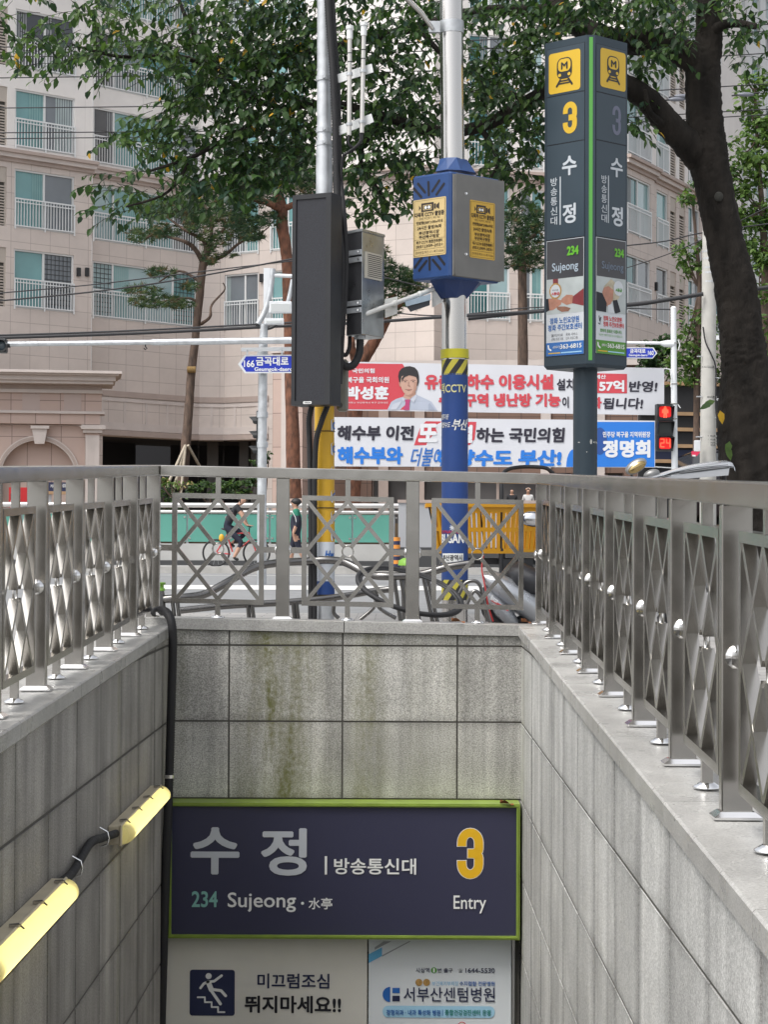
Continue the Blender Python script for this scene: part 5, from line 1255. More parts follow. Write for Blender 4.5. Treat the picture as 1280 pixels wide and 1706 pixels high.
def clothquad(mb, fr, xs0, xs1, m, n=0.0, th=0.012, nu=60, nv=6):
    """xs0/xs1: (x, ytop, ybottom) at the two ends"""
    (xa, ta, ba), (xb, tb, bb) = xs0, xs1
    g = []
    for i in range(nu + 1):
        f = i / nu; x = xa + (xb - xa) * f; yt = ta + (tb - ta) * f; yb = ba + (bb - ba) * f
        row = []
        for j in range(nv + 1):
            u_, v_ = fr.px(x, yb + (yt - yb) * j / nv); row.append((u_, v_))
        g.append(row)
    vs = [fr.pt(*p, n) for r in g for p in r]; k = nv + 1
    mb.add(vs, [(i * k + j, (i + 1) * k + j, (i + 1) * k + j + 1, i * k + j + 1) for i in range(nu) for j in range(nv)], m, True)
    if th:
        vs2 = [fr.pt(*p, n - th) for r in g for p in r]
        mb.add(vs2, [(i * k + j, i * k + j + 1, (i + 1) * k + j + 1, (i + 1) * k + j) for i in range(nu) for j in range(nv)], m, True)
t = thing("banner", "upper banner with a red left end, a man's portrait and red and black slogans", "banner", GZ(840, 44, 3), "street banners")
b1 = bn(570, 1107, 44.0, -.3)
mb = MB(); clothquad(mb, b1, (568, 602.5, 683.5), (1107, 613.5, 692), BNW); mb.build("cloth", t)
N1 = .006; D1 = .00015
mb = MB()
def ppx(fr, pts, m, n): mb.poly(fr, [fr.px(x, y) for x, y in pts], m, n)
def sub(fr, pts, m, n, k=8):
    """polygon strips cut fine enough to follow the ripples: pts = (x, ytop, ybottom) columns"""
    for (x0, t0, b0), (x1, t1, b1_) in zip(pts[:-1], pts[1:]):
        for i in range(k):
            f0, f1_ = i / k, (i + 1) / k
            mb.poly(fr, [fr.px(x0 + (x1 - x0) * f0, b0 + (b1_ - b0) * f0), fr.px(x0 + (x1 - x0) * f1_, b0 + (b1_ - b0) * f1_), fr.px(x0 + (x1 - x0) * f1_, t0 + (t1 - t0) * f1_), fr.px(x0 + (x1 - x0) * f0, t0 + (t1 - t0) * f0)], m, n)
sub(b1, [(569, 605, 682), (646, 606.5, 682.5), (671, 606.5, 682.8), (675, 613, 682.8)], BRED, N1 * .6)
ip = lambda pts: [(560 + x / 6.4, 590 + y / 6.4) for x, y in pts]
ppx(b1, ip([(548, 594), (590, 510), (640, 480), (720, 455), (770, 470), (850, 430), (960, 480), (1020, 510), (1080, 601)]), SHIRT, N1 + .0035)
ppx(b1, ip([(715, 462), (730, 430), (850, 400), (850, 432), (775, 490)]), FACE, N1 + .0056)
ppx(b1, ip([(664, 240), (672, 190), (700, 155), (745, 135), (790, 130), (840, 145), (872, 180), (886, 240), (884, 300), (870, 345), (850, 330), (690, 330), (674, 300)]), HAIR, N1 + .0080)
ppx(b1, ip([(690, 290), (700, 240), (740, 222), (800, 218), (850, 235), (866, 280), (864, 330), (858, 380), (835, 420), (795, 446), (755, 440), (722, 410), (700, 370), (688, 330)]), FACE, N1 + .0100)
FSD = mat("printed_face_shade", (0.40, 0.23, 0.17), .6); LIP = mat("printed_lip", (0.42, 0.17, 0.14), .6); SHS = mat("printed_shirt_fold", (0.33, 0.37, 0.46), .6); SHH = mat("printed_shirt_light", (0.50, 0.53, 0.60), .6)
ppx(b1, ip([(836, 300), (864, 300), (860, 370), (838, 415), (800, 443), (770, 442), (806, 420), (828, 380)]), FSD, N1 + .0115); ppx(b1, ip([(735, 440), (850, 402), (850, 425), (790, 462)]), FSD, N1 + .0070); ppx(b1, ip([(748, 380), (776, 374), (804, 380), (776, 392)]), LIP, N1 + .0125); ppx(b1, ip([(764, 334), (772, 346), (792, 342), (786, 330)]), FSD, N1 + .0122)
ppx(b1, ip([(672, 300), (682, 300), (692, 345), (684, 352), (674, 330)]), FSD, N1 + .0090); ppx(b1, ip([(720, 232), (760, 205), (840, 210), (860, 250), (820, 236), (780, 228), (730, 250), (704, 300), (700, 260)]), HAIR, N1 + .0130)
ppx(b1, ip([(985, 540), (1000, 520), (1060, 600), (990, 600)]), SHS, N1 + .0050); ppx(b1, ip([(600, 540), (700, 500), (690, 530), (640, 594), (580, 594)]), SHH, N1 + .0050); ppx(b1, ip([(795, 486), (850, 436), (866, 452), (830, 520)]), SHH, N1 + .0062); ppx(b1, ip([(735, 486), (712, 462), (700, 474), (720, 512)]), SHH, N1 + .0062)
for pts in ([(718, 285), (745, 278), (762, 284)], [(800, 284), (822, 277), (848, 284)], [(740, 378), (775, 388), (810, 378)], [(776, 300), (772, 340), (790, 348)]):
    mb.stroke(b1, [b1.px(x, y) for x, y in ip(pts)], .012, FSH, N1 + .0140)
for c_ in ((740, 296), (824, 296)): u_, v_ = b1.px(*ip([c_])[0]); mb.disc(b1, u_, v_, .018, HAIR, N1 + .0140, 10, .011)
ppx(b1, ip([(735, 486), (795, 486), (785, 520), (782, 598), (722, 598), (742, 520)]), TIE, N1 + .0080)
T = lambda fr, s_, box, m, bo=.035, sh=0, out=None: mb.text(fr, s_, box, m, N1 + .004, bo, sh, out=out, ob=.03, dn=D1)
T(b1, "국민의힘", (587, 614, 624.5, 622), BLET, .03); T(b1, "북구을 국회의원", (578, 628, 648.5, 638), BLET, .03); T(b1, "박성훈", (577, 643.5, 648, 666), BLET, .05); T(b1, "사무소 부산광역시 북구 금곡대로", (580, 669.5, 647, 672.5), BLET, 0)
T(b1, "유출지하수 이용시설", (707.5, 623.5, 922.5, 649.5), BRED, .05); T(b1, "설치", (928, 631, 957, 651), BBK, .035); 
sub(b1, [(990, 622, 655), (1045, 623.2, 655.5)], BRED, N1); T(b1, "예산", (992, 624.5, 1010, 631.5), BLET, .03); T(b1, "57억", (998.5, 633.5, 1040.5, 653), BLET, .045); T(b1, "반영!", (1048, 635, 1096, 653.5), BBK, .035, .1)
T(b1, "수영구역 냉난방 기능", (731, 655.5, 934.5, 678), BRED, .05); T(b1, "이", (937, 661, 948, 680), BBK, .035); T(b1, "특화", (966, 661.5, 1003, 681), BRED, .05); T(b1, "됩니다!", (1005, 663, 1072, 682), BBK, .035, .1)
mb.build("print", t)
def rope(t, pts, Y, r=.012, m=None):
    mb = MB(); mb.tube([P(x, y, Y) for x, y in pts], r, m or WHITEP, 6); mb.build("rope", t)
rope(t, [(1107, 614, ), (1126, 617)], 43.6); rope(t, [(1106, 691), (1124, 694)], 43.6)
t = thing("banner", "lower banner in white and blue with large blue and black slogans", "banner", GZ(830, 44.6, 1.6), "street banners")
b2 = bn(556, 1093, 43.7, -.3); b2.amp = .008
mb = MB(); clothquad(mb, b2, (557, 695, 777), (1092, 701, 779), BNW); mb.build("cloth", t)
mb = MB()
sub(b2, [(990, 703, 778), (1091, 703, 778)], BBLU, N1 * .6); 
for c_, r_ in (((956, 778), 12),): 
    u_, v_ = b2.px(*c_); rr = r_ / 74.; mb.poly(b2, [(u_ + rr * math.cos(math.radians(a_)), v_ + rr * 2.4 * math.sin(math.radians(a_))) for a_ in range(0, 190, 15)], BBLU, N1 * .6)
u_, v_ = b2.px(996, 735); mb.disc(b2, u_ + .05, v_, .16, mat("banner_navy", (.015, .07, .28), .5), N1, 20, .3)
T(b2, "해수부 이전", (562.5, 709, 690, 734), BBK, .045, .08)
ppx(b2, [(690, 742), (701, 711), (710, 702), (794, 703), (791, 732), (783, 741.5)], BRED, N1); T(b2, "또", (697, 706, 729, 737), BLET, .05, .05); T(b2, "분열", (734, 708, 788, 738), BLET, .05, .05)
T(b2, "하는 국민의힘", (794, 712.5, 941.5, 737.5), BBK, .04, .08)
T(b2, "해수부와", (562.5, 744, 671.5, 773.5), BBLU, .05); T(b2, "더불어", (684, 746, 742, 777), BLUE1, .012, .35); T(b2, "해양수도 부산!", (728, 749, 936, 777), BBLU, .05, .05)
T(b2, "민주당 북구을 지역위원장", (1005, 719, 1084, 729), BLET, .03); T(b2, "정명희", (1004.5, 733, 1084, 762.5), BLET, .05)
mb.build("print", t)
rope(t, [(1092, 702), (1097, 700), (1125, 698)], 44.2); rope(t, [(1092, 778), (1125, 780)], 44.2)
# ------------------------------------------------------------------ vegetation
rng = np.random.default_rng(5)
def leafmat(name, c, rough=.5, tr=.34):
    m = mat(name, c, rough, 0, var=.18, vs=1.5, spec=.28)
    n = m.node_tree.nodes; l = m.node_tree.links
    t = n.new("ShaderNodeBsdfTranslucent"); t.inputs[0].default_value = (c[0] * 1.5, c[1] * 1.6, c[2] * .8, 1); x = n.new("ShaderNodeMixShader"); x.inputs[0].default_value = tr
    l.new(n["Principled BSDF"].outputs[0], x.inputs[1]); l.new(t.outputs[0], x.inputs[2]); l.new(x.outputs[0], n["Material Output"].inputs[0]); return m
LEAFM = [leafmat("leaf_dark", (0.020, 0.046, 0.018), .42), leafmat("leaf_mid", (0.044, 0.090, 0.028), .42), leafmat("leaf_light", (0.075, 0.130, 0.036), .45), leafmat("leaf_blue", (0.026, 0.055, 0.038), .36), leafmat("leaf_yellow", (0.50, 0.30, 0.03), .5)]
BARK = mat("bark_dark", (0.022, 0.019, 0.0165), 0.95, var=.6, vs=6, bump=1.0, bs=26, stretch=(1, 1, .3), spec=.2)
BARKP = mat("bark_pine", (0.15, 0.066, 0.040), 0.9, var=.55, vs=9, bump=.8, bs=16, stretch=(1, 1, .5)); BARKG = mat("bark_grey", (0.105, 0.072, 0.055), .9, var=.5, vs=9, bump=.8, bs=16, stretch=(1, 1, .4))
def unit(a): return a / np.maximum(np.linalg.norm(a, axis=-1, keepdims=True), 1e-9)
def leaves(mb, base, axis, nrm, ln, wd, mats_i, mats, droop=.25):
    """pointed folded leaves: 8 vertices each"""
    n = len(base); ax = unit(axis); side = unit(np.cross(ax, nrm)); up = np.cross(side, ax)
    prof = [(0, 0, 0), (.33, 0, .0), (.66, 0, -.06), (1, 0, -.22), (.30, 1, .10), (.64, .82, .04), (.30, -1, .10), (.64, -.82, .04)]
    vs = np.zeros((n, 8, 3))
    for k, (a, w, h) in enumerate(prof):
        vs[:, k] = base + ax * (a * ln)[:, None] + side * (w * wd * .5)[:, None] + up * ((h if k > 3 else h * droop * 3) * ln * .55)[:, None]
    F8 = [(0, 4, 1), (1, 4, 5, 2), (2, 5, 3), (0, 1, 6), (1, 2, 7, 6), (2, 3, 7)]
    o = len(mb.v); mb.v.extend(map(tuple, vs.reshape(-1, 3)))
    mi = [mb.mi(m) for m in mats]
    for i in range(n):
        b = o + 8 * i; k = mi[mats_i[i]]
        for f in F8: mb.f.append(tuple(b + q for q in f)); mb.m.append(k); mb.s.append(False)
def fix_build(mb): pass
# --- the big tree by the right railing
TY = 20.0
BT = thing("street_tree", "big dark trunked tree leaning over the entrance with dense drooping leaves", "tree", GZ(1262, TY, gz(TY)))
mb = MB()
def limb(pts, n=10, jit=.05, m=BARK, tgt=None, seg=6):
    """pts: (px, py, Y, radius in px)"""
    P3 = [P(a, b, c) for a, b, c, d in pts]; R = [d * c / F for a, b, c, d in pts]
    c = spline(P3, seg); r = np.interp(np.linspace(0, len(R) - 1, len(c)), range(len(R)), R)
    (tgt or mb).tube(c, list(r), m, n, True, True, False, jit); return c
limb([(1302, 1075, 20, 110), (1296, 1020, 20, 92), (1284, 920, 20, 76), (1268, 830, 20, 64), (1250, 720, 20, 53), (1243, 620, 20, 40), (1236, 560, 20, 36), (1226, 480, 20, 35), (1208, 400, 20, 31), (1190, 310, 20, 31), (1178, 250, 20, 34), (1174, 190, 20, 30), (1172, 120, 20, 29), (1182, 60, 20, 22), (1180, -30, 20, 20), (1186, -140, 20, 15)], 40, .055, BARK, None, 16)
limb([(1170, 265, 20, 27), (1120, 215, 19.8, 23), (1070, 160, 19.6, 20), (1010, 130, 19.5, 16), (940, 135, 19.4, 12), (880, 170, 19.3, 11), (800, 212, 19.2, 10), (720, 218, 19.2, 9), (640, 195, 19.1, 8), (560, 175, 19.0, 7), (470, 182, 18.8, 6), (390, 225, 18.6, 4.5), (320, 262, 18.4, 3.5), (250, 285, 18.3, 2)], 16, .09, BARK, None, 12)
limb([(1172, 110, 20, 26), (1110, 75, 20, 22), (1040, 70, 20.2, 20), (985, 55, 20.4, 19), (935, 20, 20.6, 17), (890, -50, 20.8, 14)], 24, .06, BARK, None, 14)
limb([(935, 20, 20.6, 12), (800, 20, 20.6, 9), (640, 60, 20.4, 8), (500, 90, 20, 7), (380, 120, 19.6, 5), (300, 95, 19.4, 4), (200, 95, 19, 3), (120, 75, 18.8, 2)], 10, .06)
limb([(470, 182, 18.8, 5), (400, 150, 19, 4), (330, 70, 19.2, 4), (290, -20, 19.4, 3)], 8); limb([(320, 262, 18.4, 3), (280, 320, 18.3, 2.5), (210, 345, 18.2, 1.6)], 8)
limb([(1175, 60, 20, 14), (1215, 40, 19.8, 8), (1260, 45, 19.6, 5)], 8); limb([(1120, 215, 19.8, 9), (1085, 190, 19.5, 5), (1075, 150, 19.4, 3)], 8)
limb([(640, 195, 19.1, 6), (600, 260, 19, 4), (640, 330, 18.9, 2.5)], 8); limb([(800, 212, 19.2, 6), (830, 270, 19.1, 3.5), (800, 320, 19, 2)], 8); limb([(880, 170, 19.3, 6), (760, 110, 19.6, 5), (690, 40, 20, 4)], 8)
mb.ell(P(1198, 328, 19.8), (.045, .03, .05), mat("cut_knot", (.035, .035, .03), .9)); 
mb.build("trunk", BT)
CL = [  # centre x, y, radii x, y, density
 (30, 35, 42, 38, .9), (75, 80, 62, 40, 1.0), (150, 45, 72, 46, 1.15), (120, 78, 62, 20, 1.0), (240, 45, 85, 55, 1.2), (195, 110, 45, 22, 1.0), (330, 95, 85, 75, 1.25), (400, 55, 90, 65, 1.25), (480, 75, 70, 80, 1.3),
 (355, 180, 105, 55, 1.25), (440, 205, 95, 85, 1.3), (215, 228, 60, 20, 1.0), (265, 205, 55, 38, 1.0), (300, 255, 60, 28, 1.1), (350, 280, 70, 40, 1.2), (180, 296, 42, 22, .9), (240, 300, 45, 24, 1.0), (165, 348, 60, 10, .75), (235, 342, 48, 18, .8), (315, 312, 50, 28, .95), (390, 292, 62, 36, 1.0), (450, 270, 60, 40, 1.1), (505, 190, 32, 110, 1.2), (505, 60, 36, 70, 1.2),
 (600, 60, 58, 70, 1.25), (680, 45, 70, 62, 1.25), (610, 165, 55, 70, 1.3), (660, 215, 65, 60, 1.3), (600, 262, 45, 55, 1.2), (650, 300, 50, 55, 1.15), (600, 330, 35, 30, 1.0), (700, 170, 45, 55, 1.2), (705, 285, 30, 40, 1.0), (690, 130, 60, 18, .5),
 (820, 55, 70, 65, 1.25), (890, 60, 45, 65, 1.3), (850, 140, 65, 60, 1.25), (800, 150, 40, 55, 1.1), (820, 225, 62, 45, 1.25), (880, 215, 36, 55, 1.25), (800, 285, 42, 28, 1.1), (865, 290, 45, 30, 1.1), (885, 315, 26, 20, .8),
 (960, 20, 60, 45, 1.3), (1040, 15, 70, 45, 1.3), (1115, 35, 60, 45, 1.2), (1085, 95, 40, 40, .9), (1070, 165, 26, 28, .55), (1075, 205, 24, 16, .5), (1055, 215, 16, 14, .6), (1170, 12, 52, 26, 1.0), (1225, 15, 38, 28, .8), (1225, 62, 26, 26, .7), (1262, 48, 34, 22, .7), (1245, 95, 20, 8, .4), (940, -20, 400, 25, .5), (250, -20, 260, 22, .7), (560, -18, 120, 25, .9),
 (120, -70, 170, 45, .5), (420, -80, 200, 55, .6), (760, -80, 220, 60, .6), (1060, -80, 160, 60, .6), (1250, -60, 90, 50, .5), (1080, 70, 45, 30, .6), (1120, 95, 22, 16, .5)]
B_, A_, N_, L_, W_, M_ = [], [], [], [], [], []
twigs = MB()
for (cx, cy, rx, ry, dn) in CL:
    area = math.pi * rx * ry; nt_ = max(4, int(area * dn * (.82 if cx < 300 else 1.28) / 340))
    Yc = 19.2 + (cx - 640) / 640 * .9
    for _ in range(nt_):
        a = random.uniform(0, 2 * math.pi); q = math.sqrt(random.random())
        px, py = cx + rx * q * math.cos(a), cy + ry * q * math.sin(a); Y = Yc + random.gauss(0, .75)
        Y = max(18.3 if px < 860 else 19.0, Y)
        p0 = P(px, py, Y)
        hd = random.uniform(0, 2 * math.pi); d0 = V(math.cos(hd) - .35, math.sin(hd) * .8, random.uniform(-.45, .25)).normalized()
        ln = random.uniform(.28, .5); nl = random.randint(6, 9); p = p0 - d0 * ln * .5; pts = [p.copy()]; d = d0.copy()
        for k in range(nl):
            d = (d + V(0, 0, -.07)).normalized(); p = p + d * (ln / nl); pts.append(p.copy())
            sd = d.cross(V(0, 0, 1)); sd = sd.normalized() if sd.length > .1 else V(1, 0, 0)
            s_ = 1 if k % 2 else -1
            ax = (d * random.uniform(.3, .9) + sd * s_ * random.uniform(.4, 1.0) + V(0, 0, random.uniform(-1.25, -.1))).normalized()
            nm = (V(0, 0, 1) + V(random.uniform(-.7, .7), random.uniform(-1.0, .4), random.uniform(-.2, .3))).normalized()
            B_.append(p); A_.append(ax); N_.append(nm); l_ = random.triangular(.05, .13, .09); L_.append(l_); W_.append(l_ * random.uniform(.46, .6))
            rr = random.random(); lt_ = .24 if cx < 340 and cy < 240 else 0.; M_.append(4 if rr < .006 else (0 if rr < .36 - lt_ else (1 if rr < .76 - lt_ * .9 else (2 if rr < .90 else 3))))  # lighter leaf mix at upper left; light shining through put into colour
        twigs.tube([pts[0] - d0 * .03] + pts[::3] + [pts[-1]], .0025, BARK, 4, True, False)
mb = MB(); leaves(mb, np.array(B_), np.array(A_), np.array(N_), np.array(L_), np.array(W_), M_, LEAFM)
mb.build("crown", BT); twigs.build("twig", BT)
print("LEAVES", len(B_))
# one small sprout on the trunk
mb = MB(); pts = [P(1192, 668, 19.8), P(1187, 672, 19.6), P(1200, 684, 19.7), P(1212, 745, 19.6), P(1216, 735, 19.6)]
leaves(mb, np.array(pts), np.array([(-.8, 0, -.3), (-.9, 0, -.4), (.2, 0, -1), (.3, 0, -1), (-.2, 0, -1)]), np.array([(0, -.8, .6)] * 5), np.full(5, .14), np.full(5, .07), [2, 1, 4, 2, 2], LEAFM)
mb.build("sprout", BT)
# --- pines
NEED = [leafmat("needle_dark", (0.022, 0.050, 0.026), .6, .1), leafmat("needle_mid", (0.038, 0.080, 0.034), .6, .1), leafmat("needle_light", (0.085, 0.125, 0.045), .6, .1), leafmat("needle_brown", (0.13, 0.095, 0.05), .7, .1)]
def tufts(mb, centre_px, Y, n, wts, ln=.17, dY=.8):
    """needle tufts spread through flat pads"""
    (cx, cy, rx, ry) = centre_px
    for _ in range(n):
        a = random.uniform(0, 2 * math.pi); q = math.sqrt(random.random())
        c = P(cx + rx * q * math.cos(a), cy + ry * q * math.sin(a), Y + random.gauss(0, dY))
        k = rng.choice(4, p=wts); m = NEED[k]
        for i in range(11):
            d = V(random.gauss(0, 1), random.gauss(0, 1), random.gauss(.35, .7)).normalized(); w_ = d.cross(V(random.random(), random.random(), random.random())).normalized() * .013
            l_ = ln * random.uniform(.7, 1.25); mb.add([c - w_, c + w_, c + d * l_], [(0, 1, 2)], m)
def pine(label, Y, trunk, limbs, pads, wts, bark, dens=1.0, stakes=False):
    x0, y0 = trunk[0][0], trunk[0][1]
    t = thing("pine_tree", label, "tree", P(x0, y0, Y), "pines in the apartment garden")
    mb = MB()
    limb([(a, b, Y, r) for a, b, r in trunk], 12, .05, bark, mb)
    for lb in limbs: limb([(a, b, Y + random.uniform(-.5, .5) * (i > 0), r) for i, (a, b, r) in enumerate(lb)], 7, .08, bark, mb)
    mb.build("trunk", t)
    mb = MB()
    for p in pads: tufts(mb, p, Y, int(p[2] * p[3] * math.pi * dens / 12), wts)
    mb.build("crown", t); return t
t = pine("slender propped pine with a leaning trunk in front of the curved facade", 60,
 [(303, 815, 10), (308, 760, 8.5), (314, 690, 7.5), (319, 620, 7), (326, 560, 6.5), (332, 500, 6.8), (337, 450, 7), (342, 425, 6)],
 [[(340, 440, 5), (322, 412, 4), (300, 400, 3), (262, 392, 2.5), (240, 398, 1.5)], [(345, 425, 5), (338, 400, 3.5), (310, 385, 2.5), (275, 360, 1.5)], [(345, 425, 5), (352, 395, 3), (350, 360, 2), (335, 335, 1.2)], [(343, 440, 4), (375, 425, 3), (400, 405, 2.2), (440, 385, 1.3), (452, 372, 1)], [(335, 540, 3), (350, 528, 2.5), (353, 508, 2), (374, 484, 1.4), (372, 472, 1)], [(330, 505, 3), (315, 497, 2), (285, 500, 1.5), (255, 505, 1)], [(333, 470, 3), (300, 452, 2), (265, 470, 1.2)], [(350, 400, 2.5), (375, 380, 2), (385, 350, 1.2)]],
 [(258, 350, 34, 18), (305, 345, 38, 20), (240, 393, 30, 12), (275, 385, 30, 12), (345, 355, 34, 20), (390, 372, 32, 16), (418, 392, 26, 11), (358, 398, 30, 15), (350, 428, 16, 14), (268, 455, 28, 9), (262, 503, 48, 11), (238, 484, 34, 9), (300, 508, 26, 7), (318, 478, 16, 9), (330, 375, 25, 14), (382, 425, 14, 5)], [.12, .40, .36, .12], BARKG, 1.05)
for (xa, ya, xb, yb) in ((309, 742, 276, 815), (309, 742, 300, 838), (313, 742, 340, 790), (309, 742, 284, 835)):
    mb = MB(); mb.tube([P(xa, ya, 59.8), P(xb, yb, 59.0 if xb < 305 else 60.6)], .045, mat("stake_wood", (.38, .33, .26), .8, var=.2, vs=6), 7); mb.build("stake", t)
mb = MB(); mb.tube([P(312, 616, 59.82), P(326, 616, 59.82)], .10, mat("straw_wrap", (.25, .16, .06), .9, var=.3, vs=30, bump=.8, bs=60), 10); mb.build("straw_band", t)
pine("red barked pine rising behind the loudspeaker", 58,
 [(490, 830, 13), (487, 700, 11), (484, 600, 10), (482, 540, 9.5), (480, 470, 9.5), (477, 420, 9.5), (470, 375, 10), (470, 350, 9), (462, 322, 8), (452, 300, 6)],
 [[(468, 350, 7), (450, 340, 6), (425, 332, 5), (385, 330, 2.5)], [(462, 322, 5), (440, 300, 4), (420, 285, 2.5)], [(470, 350, 6), (495, 338, 5), (520, 320, 3)], [(452, 300, 5), (470, 265, 3), (480, 240, 2)]],
 [(400, 340, 44, 20), (440, 318, 44, 22), (410, 372, 34, 15), (452, 366, 26, 14), (380, 315, 28, 14), (470, 285, 44, 24), (500, 310, 32, 20), (430, 285, 36, 18), (520, 280, 28, 20), (470, 250, 36, 18), (420, 395, 22, 8)], [.55, .33, .08, .04], BARKP, .9)
t = pine("pine with a forked leaning trunk behind the upper banner", 62,
 [(588, 840, 13), (592, 700, 12), (597, 625, 11), (606, 598, 11), (622, 572, 10), (636, 548, 9), (648, 520, 8), (655, 490, 6)],
 [[(600, 615, 9), (590, 595, 7), (586, 570, 6), (592, 540, 5), (600, 500, 4)], [(648, 520, 5), (680, 500, 4), (700, 480, 2)], [(600, 500, 4), (620, 470, 3), (630, 440, 2)]],
 [(660, 475, 40, 32), (625, 450, 34, 30), (690, 470, 28, 22), (645, 515, 24, 14), (600, 470, 26, 22), (690, 508, 18, 8), (615, 420, 34, 20), (600, 500, 20, 14)], [.45, .40, .12, .03], BARKP, .95)
pine("rounded dark pine between the blue box and the totem", 66, [(872, 640, 9), (871, 520, 8), (870, 430, 7), (868, 380, 5)], [[(870, 430, 4), (845, 410, 3)], [(869, 410, 4), (892, 390, 3)]],
 [(868, 352, 34, 18), (862, 380, 40, 22), (880, 410, 38, 24), (856, 430, 32, 20), (882, 440, 28, 14), (895, 370, 20, 20)], [.35, .50, .12, .03], BARKG, 1.0)
# --- bright trees on the right
SPR = [leafmat("spring_mid", (0.070, 0.130, 0.030), .55, .3), leafmat("spring_light", (0.120, 0.190, 0.050), .55, .3), leafmat("spring_dark", (0.035, 0.075, 0.022), .55, .3)]
def bushy(name, label, Y, trunk, blobs, mats, wts, size, dens, group=None, bark=BARKG, base=None):
    x0, y0 = (trunk[0][0], trunk[0][1]) if trunk else base
    t = thing(name, label, "tree" if name.endswith("tree") else "shrub", P(x0, y0, Y), group)
    mb = MB()
    if trunk: limb([(a, b, Y, r) for a, b, r in trunk], 10, .06, bark, mb)
    ref = trunk[len(trunk) // 2:] if trunk else [(x0, y0, 2)]
    for (cx, cy, rx, ry) in blobs:
        q = min(ref, key=lambda s: abs(s[0] - cx) + abs(s[1] - cy - 30)); limb([(q[0], q[1], Y, 2.0), ((q[0] + cx) / 2, (q[1] + cy) / 2 + 6, Y, 1.5), (cx, cy, Y, .8)], 5, .05, bark, mb)
    mb.build("trunk" if trunk else "stem", t)
    B_, A_, N_, L_, W_, M_ = [], [], [], [], [], []
    for (cx, cy, rx, ry) in blobs:
        sub_ = [(cx + rx * random.uniform(-.75, .75), cy + ry * random.uniform(-.75, .75), Y + random.gauss(0, rx * Y / F * .6)) for _ in range(max(5, int(rx * ry / 30)))]
        nl = int(math.pi * rx * ry * dens / 10)
        for _ in range(nl):
            sx, sy, sY = random.choice(sub_); rs = .36
            p = P(sx, sy, sY) + V(random.gauss(0, 1), random.gauss(0, 1), random.gauss(0, .7)) * (rs * min(rx, ry) * Y / F * .75)
            B_.append(p); A_.append((random.gauss(0, 1), random.gauss(0, 1), random.gauss(-.4, .6))); N_.append((random.gauss(0, .6), random.gauss(-.4, .6), 1))
            l_ = size * random.uniform(.7, 1.3); L_.append(l_); W_.append(l_ * .5); M_.append(int(rng.choice(3, p=wts)))
    mb = MB(); leaves(mb, np.array(B_), np.array(A_), np.array(N_), np.array(L_), np.array(W_), M_, mats); mb.build("crown" if trunk else "foliage", t); return t
bushy("garden_tree", "airy yellow green tree at the right edge beside the utility pole", 56, [(1272, 830, 9), (1274, 600, 8), (1276, 470, 7), (1270, 350, 5), (1262, 230, 3), (1258, 150, 2)],
 [(1250, 170, 22, 22), (1262, 215, 26, 28), (1240, 255, 26, 26), (1268, 290, 24, 26), (1240, 320, 24, 22), (1225, 290, 16, 16), (1230, 365, 22, 20), (1265, 360, 26, 26), (1250, 410, 30, 24), (1275, 440, 24, 24), (1265, 490, 26, 24), (1272, 540, 22, 22), (1270, 590, 20, 22), (1245, 130, 14, 14), (1275, 130, 16, 20), (1290, 240, 26, 60), (1295, 400, 30, 70)], SPR, [.5, .35, .15], .20, 1.0)
bushy("garden_tree", "small green tree showing on both sides of the pale utility pole", 60, [(1160, 800, 6), (1162, 600, 5), (1166, 480, 4), (1160, 400, 3), (1155, 340, 2)],
 [(1150, 330, 22, 18), (1160, 312, 18, 12), (1142, 415, 20, 18), (1160, 445, 22, 18), (1145, 440, 14, 14), (1172, 405, 12, 12), (1160, 535, 26, 24), (1150, 570, 22, 26), (1135, 600, 30, 26), (1175, 590, 26, 34), (1150, 625, 34, 18), (1195, 560, 14, 30), (1195, 620, 20, 22)], SPR, [.5, .2, .3], .17, .95)
bushy("garden_tree", "dark leaved shrubby tree above the right end of the upper banner", 63, [(1090, 800, 5), (1095, 660, 4), (1098, 590, 3)], [(1090, 585, 24, 20), (1115, 575, 22, 20), (1100, 610, 30, 18), (1075, 605, 18, 16), (1125, 600, 18, 20)], LEAFM, [.6, .35, .05], .22, 1.2)
for i, (lab, blobs, b) in enumerate((("round green shrub at the left of the garden bed", [(272, 828, 20, 22), (285, 842, 22, 16)], (276, 850)), ("low hedge shrub beside the propped pine", [(330, 812, 24, 12), (352, 806, 22, 10), (368, 815, 26, 12)], (350, 840)), ("spreading green shrub beside the street name pole", [(388, 808, 20, 12), (410, 806, 18, 12), (428, 798, 14, 16), (400, 818, 24, 8)], (405, 840)), ("small leafy plant at the foot of the street name pole", [(440, 775, 12, 12), (448, 762, 8, 12), (425, 770, 12, 6)], (440, 840)))):
    bushy("garden_shrub", lab, 58.5 + .3 * i, [], blobs, LEAFM, [.35, .45, .20], .13, 1.5, "shrubs in the garden bed", base=b)
bushy("garden_shrub", "yellowish shrub with fading flowers behind the left railing corner", 58, [], [(285, 803, 20, 8), (305, 806, 18, 7), (268, 800, 12, 6)], [SPR[0], SPR[1], mat("pale_flower", (.45, .36, .16), .7)], [.5, .3, .2], .13, 1.2, "shrubs in the garden bed", base=(290, 830))
